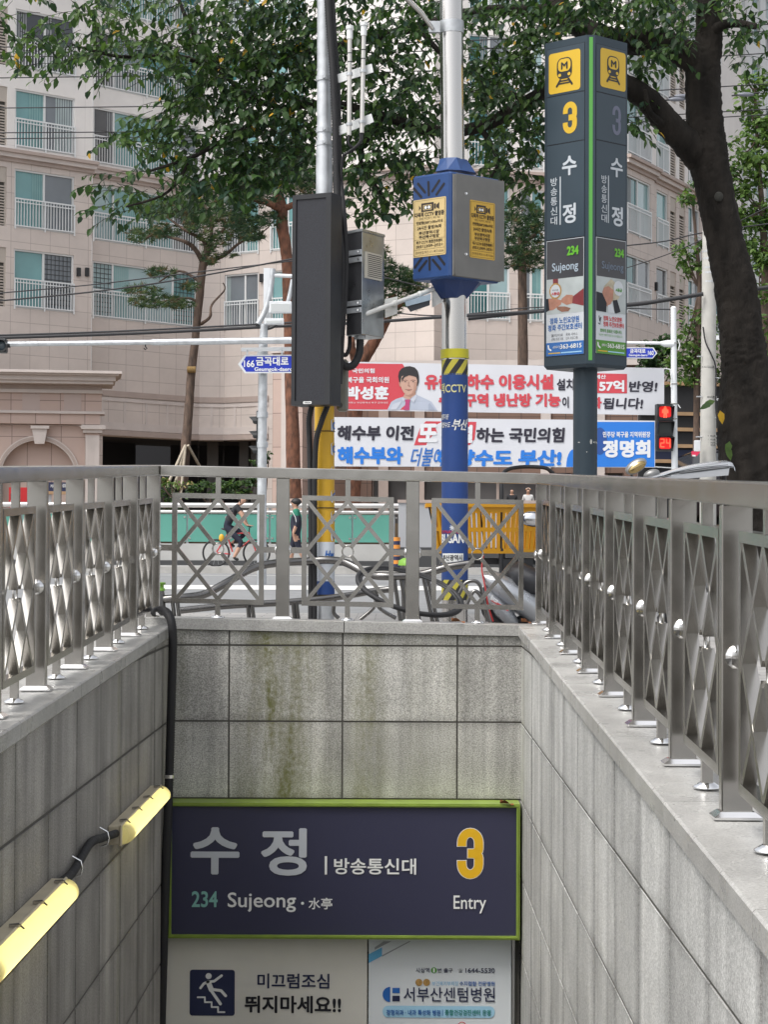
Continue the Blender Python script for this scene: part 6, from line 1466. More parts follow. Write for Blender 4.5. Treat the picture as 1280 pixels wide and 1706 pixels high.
# ------------------------------------------------------------------ signal mast with the road name sign
SGB = mat("road_sign_blue", (0.012, 0.035, 0.42), 0.4); SGW = mat("road_sign_white", (0.68, 0.70, 0.72), 0.4); SIGK = mat("signal_black", (0.018, 0.02, 0.022), 0.45)
MY = 36.0
t = thing("signal_mast", "slim grey signal mast with a long level arm, floodlights and overhead braces", "mast", GZ(437, MY, -.6))
mb = MB(); mb.tube([GZ(436.5, MY, -.7), P(436.5, 800, MY), P(438.5, 580, MY), P(440.5, 540, MY)], [.085, .085, .08, .07], GALV, 16); mb.build("pole", t)
mb = MB(); mb.tube([P(-30, 574, MY - .3), P(250, 570.5, MY - .3), P(255, 570.5, MY - .3), P(500, 567, MY - .3)], [.045, .045, .056, .062], GALV, 12); mb.build("arm", t)
mb = MB(); mb.tube([P(243, 573, MY - .3), P(242, 577, MY - .3), P(245, 581, MY - .3), P(242, 583, MY - .3), P(240, 580, MY - .3)], .012, BLACKP, 6); mb.build("hook", t)
for y, w_ in ((691, 8), (741, 8.5), (592, 7)): mb = MB(); p = P(437.5, y, MY); mb.tube([p - V(0, 0, .05), p + V(0, 0, .05)], .10, GALV, 14); mb.build("clamp_band", t)
mb = MB(); mb.bar(P(402, 583.5, MY - .16), P(500, 582.5, MY - .16), .05, .05, SGW); mb.bar(P(402, 580.5, MY - .16), P(500, 579, MY - .16), .02, .03, SGW); mb.build("sign_bracket", t)
mb = MB(); mb.tube(spline([P(430, 540, MY), P(441, 520, MY), P(450, 488, MY), P(455, 448, MY)], 5), .05, GALV, 8); mb.build("curved_brace", t)
mb = MB(); mb.tube([P(455, 459, MY), P(500, 461, MY)], .035, SGW, 8); mb.tube(spline([P(474, 522, MY), P(481, 500, MY), P(488, 466, MY)], 5), .04, GALV, 8); mb.build("curved_brace", t)
mb = MB(); a, b = P(438, 540, MY + .1), P(451, 447, MY + .1); mb.box((P(444, 495, MY).x, MY + .12, (a.z + b.z) / 2), (.12, .06, b.z - a.z), SGW); mb.build("flat_post", t)
for (x0, y0, x1, y1) in ((449, 503, 486, 522), (441, 531, 473, 541)):
    mb = MB(); c = P((x0 + x1) / 2, (y0 + y1) / 2, MY - .2); mb.box(c, ((x1 - x0) / 91.6, .12, (y1 - y0) / 91.6), SGW); mb.box(c + V(0, -.065, -.01), ((x1 - x0) / 91.6 - .05, .012, (y1 - y0) / 91.6 - .05), mat("floodlight_glass", (.5, .52, .52), .2)); mb.build("floodlight", t, bevel=.015)
mb = MB(); mb.tube(spline([P(427, 541, MY), P(440, 548, MY), P(455, 545, MY), P(468, 535, MY)], 5), .03, BLACKP, 7); mb.build("cable", t)
t = thing("vehicle_signal", "black three-lamp traffic signal with long visors seen from the side on the mast", "traffic light", P(430, 775, MY))
mb = MB(); c = P(433, 730, MY + .2); mb.box((c.x, MY + .25, c.z), (.12, .30, 1.0), SIGK); mb.build("housing", t, bevel=.02)
for y in (703, 727, 752):
    mb = MB(); q_ = P(428, y, MY + .2); vs = []
    for i in range(9):
        a_ = math.radians(-20 + 220 * i / 8); r_ = .105
        vs += [q_ + V(.06, r_ * math.cos(a_), r_ * math.sin(a_)), q_ + V(-.06 - .09 * max(0, math.sin(a_)), r_ * math.cos(a_), r_ * math.sin(a_) * .9)]
    mb.add(vs, [(2 * i, 2 * i + 1, 2 * i + 3, 2 * i + 2) for i in range(8)], SIGK); mb.build("visor", t)
t = thing("vehicle_signal", "black traffic signal head at the left end of the level arm", "traffic light", P(-8, 588, MY - .3))
mb = MB(); a, b = P(-42, 588, MY - .3), P(12, 565, MY - .3); mb.box(((a.x + b.x) / 2, MY - .3, (a.z + b.z) / 2), (b.x - a.x, .2, b.z - a.z), SIGK); mb.build("housing", t, bevel=.02)
mb = MB(); q_ = P(3, 576.5, MY - .42); mb.tube([q_ + V(0, .02, 0), q_ + V(0, -.14, 0)], .10, SIGK, 16, cap=False); mb.ell(q_, (.085, .03, .085), mat("signal_lens", (.10, .13, .15), .15)); mb.build("lens", t)
mb = MB(); mb.tube([P(12, 575, MY - .3), P(17, 575, MY - .3)], .05, BLACKP, 10); mb.build("coupling", t)
t = thing("road_name_sign", "blue pointed road name sign numbered 166 hanging under the signal arm", "sign", P(450, 622, MY - .2))
fr = Fr(P(397, 607, MY - .2), P(500, 607, MY - .2) - P(397, 607, MY - .2)); pxs = lambda pts: [fr.px(x, y) for x, y in pts]
mb = MB(); mb.poly(fr, pxs([(396.5, 607), (408, 591.5), (516, 591), (516, 621.5), (408, 622)]), SGW, 0, .02); mb.poly(fr, pxs([(402, 607), (410, 594), (514, 593), (514, 619.5), (410, 619.5)]), SGB, .004); mb.build("plate", t)
mb = MB(); mb.text(fr, "166", (406.5, 600.5, 424, 612), LET_W, .008, .02); mb.text(fr, "금곡대로", (426.5, 594.5, 481, 609.5), LET_W, .008, .03); mb.text(fr, "Geumgok-daero", (424, 612, 488, 620.3), LET_W, .008, .025); mb.build("lettering", t)
for x in (412, 470): mb = MB(); mb.bar(P(x, 592, MY - .2), P(x, 583, MY - .18), .03, .02, GALV); mb.build("hanger", t)

# ------------------------------------------------------------------ right: pedestrian signal post, sign 160, utility pole
SY = 43.5
t = thing("signal_post", "pale grey post with a round cap carrying the red pedestrian light", "post", GZ(1125, SY, -.55))
mb = MB(); mb.tube([GZ(1124.5, SY, -.6), P(1124.5, 790, SY), P(1122.5, 515, SY)], [.072, .072, .062], SGW, 14); mb.ell(P(1122.5, 514, SY), (.065, .065, .05), SGW); mb.build("shaft", t)
mb = MB(); mb.tube([P(1123, 573, SY), P(1107, 573, SY), P(1100, 572, SY), P(1020, 571, SY)], [.09, .07, .035, .03], SGW, 10); mb.build("arm", t)
for y in (572, 640, 673, 698): mb = MB(); p = P(1123.5, y, SY); mb.tube([p - V(0, 0, .012), p + V(0, 0, .012)], .078, STEEL, 12); mb.build("clamp_band", t)
for pts in ([(1130, 566), (1133, 574), (1131, 583)], [(1117, 616), (1119, 630), (1118, 645)], [(1130, 674), (1134, 680)]): mb = MB(); mb.tube([P(x, y, SY - .08) for x, y in pts], .012, WHITEP, 5); mb.build("tie", t)
t = thing("pedestrian_signal", "black pedestrian signal showing a red standing man and the number 24", "traffic light", P(1109, 752, SY - .15))
fr = Fr(P(1096, 675, SY - .18), V(1, .12, 0))
mb = MB(); a = fr.px(1095.5, 751); b = fr.px(1121.5, 673.5); mb.rect(fr, a[0], a[1], b[0], b[1], SIGK, 0, .22)
h3 = (b[1] - a[1]) / 3
for i in range(3):
    v0_, v1_ = a[1] + h3 * i, a[1] + h3 * (i + 1)
    mb.add([fr.pt(a[0], v1_ - .02, 0), fr.pt(b[0], v1_ - .02, 0), fr.pt(b[0] + .01, v1_ - .06, .17), fr.pt(a[0] - .01, v1_ - .06, .17)], [(0, 1, 2, 3), (3, 2, 1, 0)], SIGK)
    for u_ in (a[0], b[0]): mb.add([fr.pt(u_, v1_ - .02, 0), fr.pt(u_, v1_ - .06, .17), fr.pt(u_, v0_ + .12, .08), fr.pt(u_, v0_ + .03, 0)], [(0, 1, 2, 3), (3, 2, 1, 0)], SIGK)
mb.build("housing", t)
LRED = mat("signal_red_glow", (.5, .01, .01), .4, emit=(1.0, .012, .01), es=.38); LORG = mat("signal_figure", (.6, .1, .05), .4, emit=(1.0, .10, .045), es=1.0); LOFF = mat("signal_off", (.03, .035, .035), .25)
w_ = b[0] - a[0]
mb = MB(); mb.rrect(fr, a[0] + .04, a[1] + h3 * 2 + .05, b[0] - .04, b[1] - .05, .05, LRED, .006)
cx_, cy_ = (a[0] + b[0]) / 2, a[1] + h3 * 2.5
mb.disc(fr, cx_, cy_ + .095, .028, LORG, .01, 12); mb.stroke(fr, [(cx_, cy_ + .055), (cx_, cy_ - .02)], .085, LORG, .01); mb.stroke(fr, [(cx_ - .055, cy_ + .04), (cx_ - .06, cy_ - .02)], .03, LORG, .011); mb.stroke(fr, [(cx_ + .055, cy_ + .04), (cx_ + .06, cy_ - .02)], .03, LORG, .011); mb.stroke(fr, [(cx_ - .022, cy_ - .03), (cx_ - .024, cy_ - .115)], .034, LORG, .0105); mb.stroke(fr, [(cx_ + .022, cy_ - .03), (cx_ + .024, cy_ - .115)], .034, LORG, .0105); mb.build("red_man", t)
mb = MB(); mb.rrect(fr, a[0] + .04, a[1] + .04, b[0] - .04, a[1] + h3 - .05, .05, LRED, .006)
def seg7(mb, x0, y0, w, h, on):
    P7 = {'a': [(0, 1), (1, 1)], 'b': [(1, 1), (1, .5)], 'c': [(1, .5), (1, 0)], 'd': [(0, 0), (1, 0)], 'e': [(0, .5), (0, 0)], 'f': [(0, 1), (0, .5)], 'g': [(0, .5), (1, .5)]}
    for k in on: mb.stroke(fr, [(x0 + w * p[0], y0 + h * p[1]) for p in P7[k]], .024, LORG, .011)
seg7(mb, a[0] + .075, a[1] + .085, .075, .17, 'abged'); seg7(mb, a[0] + .205, a[1] + .085, .075, .17, 'fgbc'); mb.build("countdown", t)
mb = MB(); mb.rrect(fr, a[0] + .04, a[1] + h3 + .04, b[0] - .04, a[1] + h3 * 2 - .05, .05, LOFF, .006); mb.build("dark_lens", t)
t = thing("road_name_sign", "small blue road name sign numbered 160 pointing right behind the totem", "sign", P(1060, 597, SY - .1))
fr = Fr(P(1030, 588, SY - .1), P(1098, 588.5, SY - .1) - P(1030, 588, SY - .1)); pxs = lambda pts: [fr.px(x, y) for x, y in pts]
mb = MB(); mb.poly(fr, pxs([(1020, 579), (1089, 579), (1095.5, 588.5), (1088, 597.5), (1020, 597)]), SGW, 0, .02); mb.poly(fr, pxs([(1021, 580.5), (1087.5, 580.5), (1093, 588.5), (1087, 596), (1021, 595.5)]), SGB, .004); mb.build("plate", t)
mb = MB(); mb.text(fr, "금곡대로", (1050, 581.5, 1076, 588.8), LET_W, .008, .03); mb.text(fr, "Geumgok-daero", (1048, 590, 1079, 594.8), LET_W, .008, .02); mb.text(fr, "160", (1080, 584.5, 1089.5, 592), LET_W, .008, .02); mb.build("lettering", t)
UY = 47.0
t = thing("concrete_pole", "pale concrete utility pole with wire bands and step bolts", "pole", GZ(1180, UY, -.5))
CPM = mat("pole_concrete", (.44, .43, .40), .85, var=.1, vs=4)
mb = MB(); mb.tube([GZ(1180, UY, -.6), P(1180, 780, UY), P(1182, 420, UY), P(1186, -60, UY)], [.20, .195, .165, .13], CPM, 20); mb.build("shaft", t)
for y in (420, 432, 447, 455, 470, 612, 662, 727, 733, 738, 742): mb = MB(); p = P(1181 + (780 - y) * .004, y, UY); mb.tube([p - V(0, 0, .02), p + V(0, 0, .02)], .192 if y > 600 else .175, GALV if y < 600 else STEEL, 14); mb.build("wire_band", t)
for x, y in ((1165, 594), (1164, 661), (1163, 728), (1196, 630), (1197, 696)): mb = MB(); s_ = -1 if x < 1180 else 1; mb.tube([P(1180 + s_ * 10, y, UY - .1), P(x - s_ * -3, y, UY - .15)], .016, GALV, 6); mb.build("step_bolt", t)
mb = MB(); mb.tube(spline([P(1172, 545, UY - .22), P(1176, 570, UY - .24), P(1186, 592, UY - .24), P(1193, 615, UY - .2), P(1193, 680, UY - .18), P(1198, 715, UY - .18), P(1198, 760, UY - .15)], 6), .018, RUBBER, 6); mb.build("cable", t)
mb = MB(); mb.box(P(1162, 743, UY - .3), (.14, .12, .26), SGW); mb.build("meter_box", t, bevel=.01)
mb = MB(); mb.box(P(1196, 563, UY - .1), (.08, .1, .1), SGW); mb.build("insulator", t)
t = thing("vehicle_signal", "grey blue traffic signal seen from behind beside the concrete pole", "traffic light", P(1209, 740, 45))
mb = MB(); a, b = P(1204, 738, 45), P(1213, 663, 45); mb.box(((a.x + b.x) / 2, 45, (a.z + b.z) / 2), (.17, .25, b.z - a.z), mat("signal_slate", (.06, .075, .10), .5)); 
for y in (679, 703, 728): mb.tube([P(1212, y, 45), P(1218, y, 45)], .12, mat("visor_slate", (.09, .11, .15), .5), 12)
mb.build("housing", t, bevel=.02); mb = MB(); mb.tube([P(1196, 666, 45.5), P(1206, 664, 45.2)], .03, GALV, 8); mb.build("arm", t)

# ------------------------------------------------------------------ overhead wires
WIRE = mat("wire_black", (.02, .02, .023), .6)
def wire(pts, Y, r, label, sag=0):
    mb = MB(); mb.tube(spline([P(x, y, Y) for x, y in pts], 8), r, WIRE, 6); tag(mb.build("overhead_wire"), label, "wire", "overhead wires")
wire([(-40, 564), (15, 562.5), (240, 555), (480, 543), (600, 538), (745, 528), (905, 519)], 37, .03, "thick black cable bundle crossing just above the level signal arm")
wire([(-40, 560), (200, 552), (480, 538), (620, 531)], 37.3, .018, "thin black cable running just above the thick bundle over the signal arm")
wire([(-40, 505), (150, 487), (300, 466), (480, 433), (560, 418)], 38, .016, "black cable rising to the right across the lower left windows")
wire([(-40, 492), (150, 475), (300, 457), (480, 436), (560, 428)], 38.6, .012, "thin cable rising to the right just above its thicker neighbour by the windows")
for i, (y0, y1, w_) in enumerate(((79, 79, "top"), (95, 94, "second"), (131, 127, "third"), (181, 178, "fourth"), (222, 220, "fifth"), (232, 229, "sixth"))):
    wire([(-40, y0), (250, y1), (560, y1 - 4), (900, y1 - 16), (1320, y1 - 40)], 48 + .5 * i, .014, w_ + " of the six level wires crossing the upper left windows")
wire([(780, 531), (905, 518), (1050, 508), (1110, 500), (1172, 490)], 46.8, .05, "thick twisted cable bundle running from the totem to the concrete pole")
wire([(1190, 488), (1240, 484), (1320, 474)], 46.9, .05, "thick cable bundle leaving the concrete pole to the right edge")
wire([(640, 520), (745, 526), (905, 512), (1120, 516)], 45, .014, "thin slack wire behind the camera arm reaching the capped post")
wire([(1040, 410), (1110, 402), (1172, 388), (1320, 368)], 47, .016, "black wire sloping up to the right across the louvred windows")
wire([(1040, 448), (1110, 425), (1180, 395), (1280, 345)], 47.2, .012, "thin stay wire sloping steeply across the louvred windows")
wire([(640, 462), (700, 477), (760, 490)], 42, .012, "thin pale wire behind the blue camera cabinet")
for x, y, lab in ((1128, 166, "left of the two grey cable joints left of the big trunk"), (1138, 161, "right of the two grey cable joints left of the big trunk"), (1243, 158, "grey cable joint on the wires right of the big trunk")):
    mb = MB(); c = P(x, y, 49); mb.ell(c, (.22, .06, .055), mat("joint_grey", (.16, .17, .20), .5), 10, 8); mb.tube([c - V(.35, 0, .03), c, c + V(.35, 0, .05)], .02, WIRE, 6); tag(mb.build("cable_joint"), lab, "cable joint", "cable joints")

# ------------------------------------------------------------------ pipe bike stand, bollards, wheel
t = thing("bike_stand", "long low stand of curved stainless pipes behind the end railing", "bike rack", GZ(480, 17, gz(17)))
PIPE = mat("pipe_steel", (.19, .185, .18), .25, 1.0, var=.1, vs=6)
def tb(pts, r, m=PIPE, name="pipe", n=10, par=None):
    mb = MB(); mb.tube(spline([P(*p) for p in pts], 7), r, m, n); return mb.build(name, par or t)
tb([(262, 999, 16.6), (300, 996, 16.6), (340, 990, 16.7), (375, 972, 16.8), (420, 947, 17), (460, 938, 17.1), (510, 935, 17.2), (545, 933, 17.2), (575, 937, 17.2), (612, 955, 17.1), (640, 960, 17), (700, 957, 17), (745, 945, 17), (790, 938, 17)], .035)
tb([(300, 1017, 16.0), (380, 1009, 16.1), (480, 1003, 16.2), (560, 995, 16.3), (620, 985, 16.4), (656, 981, 16.4)], .028)
for i, (x, y, Y, b) in enumerate(((287, 997, 16.6, 292), (295, 996, 16.6, 300), (413, 1008, 16.1, 416), (420, 1008, 16.1, 424), (488, 1003, 16.2, 492), (494, 1003, 16.2, 498), (657, 962, 17, 668), (668, 962, 17, 681), (676, 962, 17, 690), (705, 958, 17, 722), (712, 958, 17, 730), (688, 960, 17, 700))):
    p0 = P(x, y, Y); p1 = P(b, 1040, Y); mb = MB(); mb.tube([p0, p1], .017, PIPE, 8); mb.build("leg", t)
for pts in ([(558, 1000, 16.1), (556, 1020, 16.1), (565, 1030, 16.1)], [(626, 985, 16.2), (624, 1010, 16.2), (600, 1032, 16.2)], [(628, 990, 16.2), (632, 1012, 16.2), (660, 1030, 16.2)], [(765, 990, 16.4), (778, 970, 16.4), (800, 975, 16.4), (812, 1035, 16.4)], [(775, 1015, 16.4), (790, 985, 16.4), (805, 1000, 16.4), (818, 1040, 16.4)]): tb(pts, .016, PIPE, "hoop", 8)
GCAP = mat("green_cap", (.20, .42, .05), .5)
for x, y0, Y, r, lab in ((261, 984, 16.6, .075, "stainless bollard with a bright green collar at the left railing corner"), (680, 940, 17.4, .07, "stainless bollard with a green domed cap behind the end railing")):
    q_ = P(x, y0, Y); t2 = thing("bollard", lab, "bollard", V(q_.x, Y, gz(Y)), "green topped bollards")
    mb = MB(); mb.tube([V(q_.x + .02, Y, gz(Y)), q_], [r * 1.1, r * .85], PIPE, 16); mb.build("shaft", t2)
    mb = MB()
    if x < 300: mb.tube([q_, q_ + V(0, 0, .02), q_ + V(0, 0, .022), q_ + V(0, 0, .05), q_ + V(0, 0, .052), q_ + V(0, 0, .07)], [r * .95, r * .95, r * .8, r * .8, r, r], GCAP, 16)
    else: mb.tube([q_ - V(0, 0, .01), q_ + V(0, 0, .03), q_ + V(0, 0, .055)], [r * 1.25, r * 1.2, r * .6], GCAP, 16)
    mb.build("cap", t2)
t = thing("loose_tyre", "black bicycle tyre lying slanted against the pipe stand", "tyre", P(690, 1030, 15.9))
c = P(683, 985, 16.0); ax1 = (P(770, 1000, 16.05) - P(597, 962, 15.95)) / 2; ax2 = V(-.06, .30, .16)
ax2 = (P(690, 1019, 15.75) - P(676, 950, 16.3)) / 2
mb = MB(); mb.tube([c + ax1 * math.cos(k * math.pi / 24) + ax2 * math.sin(k * math.pi / 24) for k in range(48)], .021, RUBBER, 8, close=True); mb.build("tread", t)
mb = MB(); mb.tube([c + (ax1 * math.cos(k * math.pi / 20) + ax2 * math.sin(k * math.pi / 20)) * .93 for k in range(40)], .010, BLACKP, 6, close=True); mb.build("rim", t)

# ------------------------------------------------------------------ motorcycle with the yellow crate
CRY = mat("crate_yellow", (.62, .30, .008), .5, var=.08, vs=5)
KY = 18.75
t = thing("plastic_crate", "large yellow slatted plastic crate behind the blue pole", "crate", P(810, 922, KY))
A0, A1, Z0, Z1 = P(728, 922, KY).x, P(930, 922, KY).x, P(800, 922, KY).z, P(800, 842, KY).z
mb = MB(); D = .55; fl = .065; H = Z1 - Z0
def cx4(f, e=0): return [V(A0 - fl * f + e, KY - fl * f * .6 + e, Z0 + H * f), V(A1 + fl * f - e, KY - fl * f * .6 + e, Z0 + H * f), V(A1 + fl * f - e, KY + D + fl * f * .6 - e, Z0 + H * f), V(A0 - fl * f + e, KY + D + fl * f * .6 - e, Z0 + H * f)]
def lerp4(a, b, f): return a.lerp(b, f)
for side in range(4):
    nsl = 26 if side % 2 == 0 else 15
    def pt(s, f, e=0): q_ = cx4(f, e); return q_[side].lerp(q_[(side + 1) % 4], s)
    def patch(s0, s1, f0, f1):
        o_ = [pt(s0, f0), pt(s1, f0), pt(s1, f1), pt(s0, f1)]; i_ = [pt(s0, f0, .018), pt(s1, f0, .018), pt(s1, f1, .018), pt(s0, f1, .018)]
        mb.add(o_ + i_, [(0, 1, 2, 3), (7, 6, 5, 4), (0, 4, 5, 1), (1, 5, 6, 2), (2, 6, 7, 3), (3, 7, 4, 0)], CRY)
    for (f0, f1) in ((0, .10), (.46, .54), (.86, 1.0)): patch(0, 1, f0, f1)
    for k in range(nsl):
        s0 = k / nsl; patch(s0, s0 + .55 / nsl, .10, .46); patch(s0, s0 + .55 / nsl, .54, .86)
mb.build("basket", t)
mb = MB(); q_ = cx4(1.0); o_ = [p + (p - (q_[0] + q_[2]) / 2).normalized() * .03 for p in q_]
for i in range(4): mb.bar(o_[i], o_[(i + 1) % 4], .03, .035, CRY, up=(0, 0, 1))
mb.build("rim", t)
mb = MB(); q_ = cx4(0); mb.add([p + V(0, 0, .01) for p in q_], [(0, 1, 2, 3)], CRY); mb.build("floor", t)
for pts in ([(716, 845, 18.85), (722, 870, 18.85), (738, 900, 18.90), (742, 935, 18.90)], [(798, 838, 18.85), (802, 870, 18.86), (808, 900, 18.88), (811, 922, 18.90)]): mb = MB(); mb.tube(spline([P(*p) for p in pts], 6), .013, RUBBER, 7); mb.build("strap", t)
t = thing("motor_scooter", "silver and black delivery scooter parked behind the end railing under the yellow crate", "scooter", GZ(860, 18.6, gz(18.6)))
SILV = mat("scooter_silver", (.42, .44, .47), .28, .55, var=.06, vs=4, coat=.4); SEAT = mat("scooter_seat", (.022, .023, .028), .42, var=.2, vs=6, bump=.3, bs=14)
def loftpx(mb, secs, m, k=12):
    """secs: (px, py, Y, half width px, half height px, tilt deg) -> smooth body"""
    rings = []
    for (x, y, Y, ry, rz, _) in secs:
        c = P(x, y, Y); s_ = Y / F
        rings.append([c + V(_ * s_ * math.sin(a_), ry * s_ * math.cos(a_), rz * s_ * math.sin(a_)) for a_ in [2 * math.pi * i / k for i in range(k)]])
    mb.loft(rings, m)
mb = MB(); loftpx(mb, [(806, 962, 18.60, 16, 10, 0), (822, 972, 18.60, 30, 22, 0), (845, 985, 18.60, 40, 24, 6), (872, 1000, 18.60, 42, 24, 8), (900, 1020, 18.60, 38, 24, 8), (930, 1045, 18.60, 25, 16, 4)], SILV); mb.build("body", t)
mb = MB(); loftpx(mb, [(808, 985, 18.55, 8, 10, 0), (830, 1010, 18.55, 24, 16, 4), (850, 1030, 18.55, 24, 14, 4), (862, 1040, 18.55, 10, 8, 2)], SILV); mb.build("front_fairing", t)
mb = MB(); loftpx(mb, [(845, 955, 18.65, 18, 14, 0), (862, 960, 18.60, 36, 26, 4), (885, 972, 18.60, 40, 26, 6), (908, 968, 18.60, 36, 26, 4), (935, 950, 18.60, 26, 18, 0)], SEAT); mb.build("seat", t)
mb = MB(); fr = Fr(P(815, 995, 18.40), P(840, 1010, 18.40) - P(815, 995, 18.40)); mb.text(fr, "Bocon", (816, 993, 832, 1003), LET_W, .01, .03); 
for pts in ([(820, 1000), (846, 1016)],): mb.stroke(fr, [fr.px(*p) for p in pts], .02, RED1, .004)
mb.build("decal", t)
mb = MB(); mb.tube(spline([P(806, 925, 18.6), P(803, 945, 18.55), P(806, 965, 18.50), P(810, 985, 18.45), P(814, 1010, 18.45), P(822, 1035, 18.45)], 5), .008, mat("red_lock", (.45, .03, .03), .4), 8); mb.build("lock_cable", t)
mb = MB(); a, b = P(735, 925, 18.80), P(935, 945, 18.80); mb.box(((a.x + b.x) / 2, 19.20, (a.z + b.z) / 2), (b.x - a.x, .6, .06), BLACKP); mb.box(P(862, 940, 18.90), (.28, .4, .10), BLACKP); mb.build("carrier", t)
mb = MB(); mb.tube([P(837, 960, 18.78), P(836.5, 910, 18.78)], .03, BLACKP, 10); mb.tube([P(836.5, 918, 18.78), P(836, 902, 18.78)], .036, BLACKP, 10); mb.tube(spline([P(836, 905, 18.78), P(836.5, 830, 18.80), P(837, 796, 18.85), P(845, 783, 18.90), P(870, 778, 19.00), P(905, 779, 19.00), P(918, 786, 19.00), P(922, 800, 19.00), P(922, 900, 19.00)], 6), .019, BLACKP, 10); mb.build("frame_loop", t)
def mirror(par, x, y, Y, rx, rz, tilt, back, glass=None):
    mb = MB(); c = P(x, y, Y); s_ = Y / F; M = Matrix.Rotation(math.radians(tilt), 3, 'Y'); mb.ell(c, (rx * s_, .05, rz * s_), back, 18, 12, M)
    if glass: mb.ell(c + M @ V(.0, -.03, -.01), (rx * s_ * .82, .03, rz * s_ * .72), glass, 18, 12, M)
    return mb.build("mirror", par)
mirror(t, 888, 865, 18.45, 22, 13, 4, mat("mirror_chrome", (.62, .63, .65), .16, 1.0)); mb = MB(); mb.tube(spline([P(900, 876, 18.50), P(906, 900, 18.55), P(904, 940, 18.6)], 5), .010, BLACKP, 7); mb.build("mirror_stalk", t)
for x in (848, 985):
    mb = MB(); c = GZ(x, 18.60, gz(18.6) + .24); mb.tube([c + V(.22 * math.cos(k * math.pi / 14), 0, .22 * math.sin(k * math.pi / 14)) for k in range(28)], .055, RUBBER, 10, close=True); mb.tube([c - V(0, .04, 0), c + V(0, .04, 0)], .12, GALV, 16); mb.build("wheel", t)
# canopied scooter whose silver roof shows above the right railing
t = thing("canopy_scooter", "scooter with a long silver rain canopy rising above the right railing", "scooter", GZ(1145, 17.6, gz(17.6)))
CANO = mat("canopy_silver", (.50, .52, .55), .25, .6, var=.05, vs=3, coat=.4); DKW = mat("canopy_window", (.05, .055, .06), .15)
mb = MB(); rows = []
sec = [(1076, 797, 4), (1095, 790, 9), (1120, 782, 13), (1150, 774.5, 17), (1180, 769, 20), (1205, 767, 21), (1213, 769, 20), (1216, 776, 18)]
for (x, y, w_) in sec:
    c = P(x, y, 17.6); r_ = []
    for k in range(9):
        a_ = math.pi * k / 8; r_.append(c + V(0, -math.cos(a_) * .30, (math.sin(a_) - 1) * w_ / 188.0 * .55))
    rows.append(r_)
vs = [p for r in rows for p in r]; mb.add(vs, [(i * 9 + j, i * 9 + j + 1, (i + 1) * 9 + j + 1, (i + 1) * 9 + j) for i in range(len(sec) - 1) for j in range(8)], CANO, True)
vs2 = [p - V(0, 0, .012) for p in vs]; mb.add(vs2, [(i * 9 + j, (i + 1) * 9 + j, (i + 1) * 9 + j + 1, i * 9 + j + 1) for i in range(len(sec) - 1) for j in range(8)], CANO, True)
mb.build("canopy", t)
mb = MB(); fr = Fr(P(1080, 800, 17.28), V(1, 0, 0))
pxs = lambda pts: [fr.px(x, y) for x, y in pts]
mb.poly(fr, pxs([(1092, 800), (1130, 790), (1165, 786), (1216, 779), (1214, 792), (1150, 797), (1105, 806)]), CANO, 0, .02)
mb.poly(fr, pxs([(1132, 788.5), (1165, 784), (1216, 778), (1215, 780), (1165, 786.5), (1133, 790)]), DKW, .003, .01); mb.poly(fr, pxs([(1093, 797), (1120, 787), (1160, 779), (1213, 774), (1213, 775), (1160, 780.3), (1121, 788.3)]), DKW, .012, .004); mb.build("side_skirt", t)
for x0, y0, x1 in ((1090, 796, 1062), (1206, 785, 1212)): mb = MB(); mb.tube([P(x0, y0, 17.55), P(x1, 900, 17.6)], .022, BLACKP, 8); mb.build("pillar", t)
mb = MB(); loftpx(mb, [(1055, 930, 17.6, 14, 30, 0), (1075, 925, 17.6, 30, 40, 10), (1090, 985, 17.6, 34, 20, 0), (1130, 995, 17.6, 34, 18, 0), (1165, 960, 17.6, 38, 32, 8), (1205, 945, 17.6, 34, 24, 4), (1225, 935, 17.6, 16, 12, 0)], SILV); mb.build("body", t)
mb = MB(); loftpx(mb, [(1135, 935, 17.6, 18, 8, 0), (1160, 925, 17.6, 28, 12, 0), (1200, 918, 17.6, 26, 12, 0), (1220, 915, 17.6, 12, 6, 0)], SEAT); mb.build("seat", t)
mirror(t, 1060, 777, 17.2, 20, 11, -32, mat("mirror_grey", (.30, .30, .30), .35, .6), mat("mirror_reflection", (.40, .30, .14), .12, .9)); mirror(t, 1086, 790, 17.5, 14, 8, -18, mat("mirror_grey_dark", (.22, .22, .22), .4, .5))  # glass tinted yellowish: the reflection is put into its colour
for x, y0, x1, y1 in ((1052, 788, 1066, 870), (1084, 797, 1070, 870)): mb = MB(); mb.tube([P(x, y0, 17.4), P(x1, y1, 17.6)], .011, BLACKP, 7); mb.build("mirror_stalk", t)
for x in (1070, 1205):
    mb = MB(); c = GZ(x, 17.6, gz(17.6) + .25); mb.tube([c + V(.23 * math.cos(k * math.pi / 14), 0, .23 * math.sin(k * math.pi / 14)) for k in range(28)], .055, RUBBER, 10, close=True); mb.tube([c - V(0, .04, 0), c + V(0, .04, 0)], .12, GALV, 16); mb.build("wheel", t)

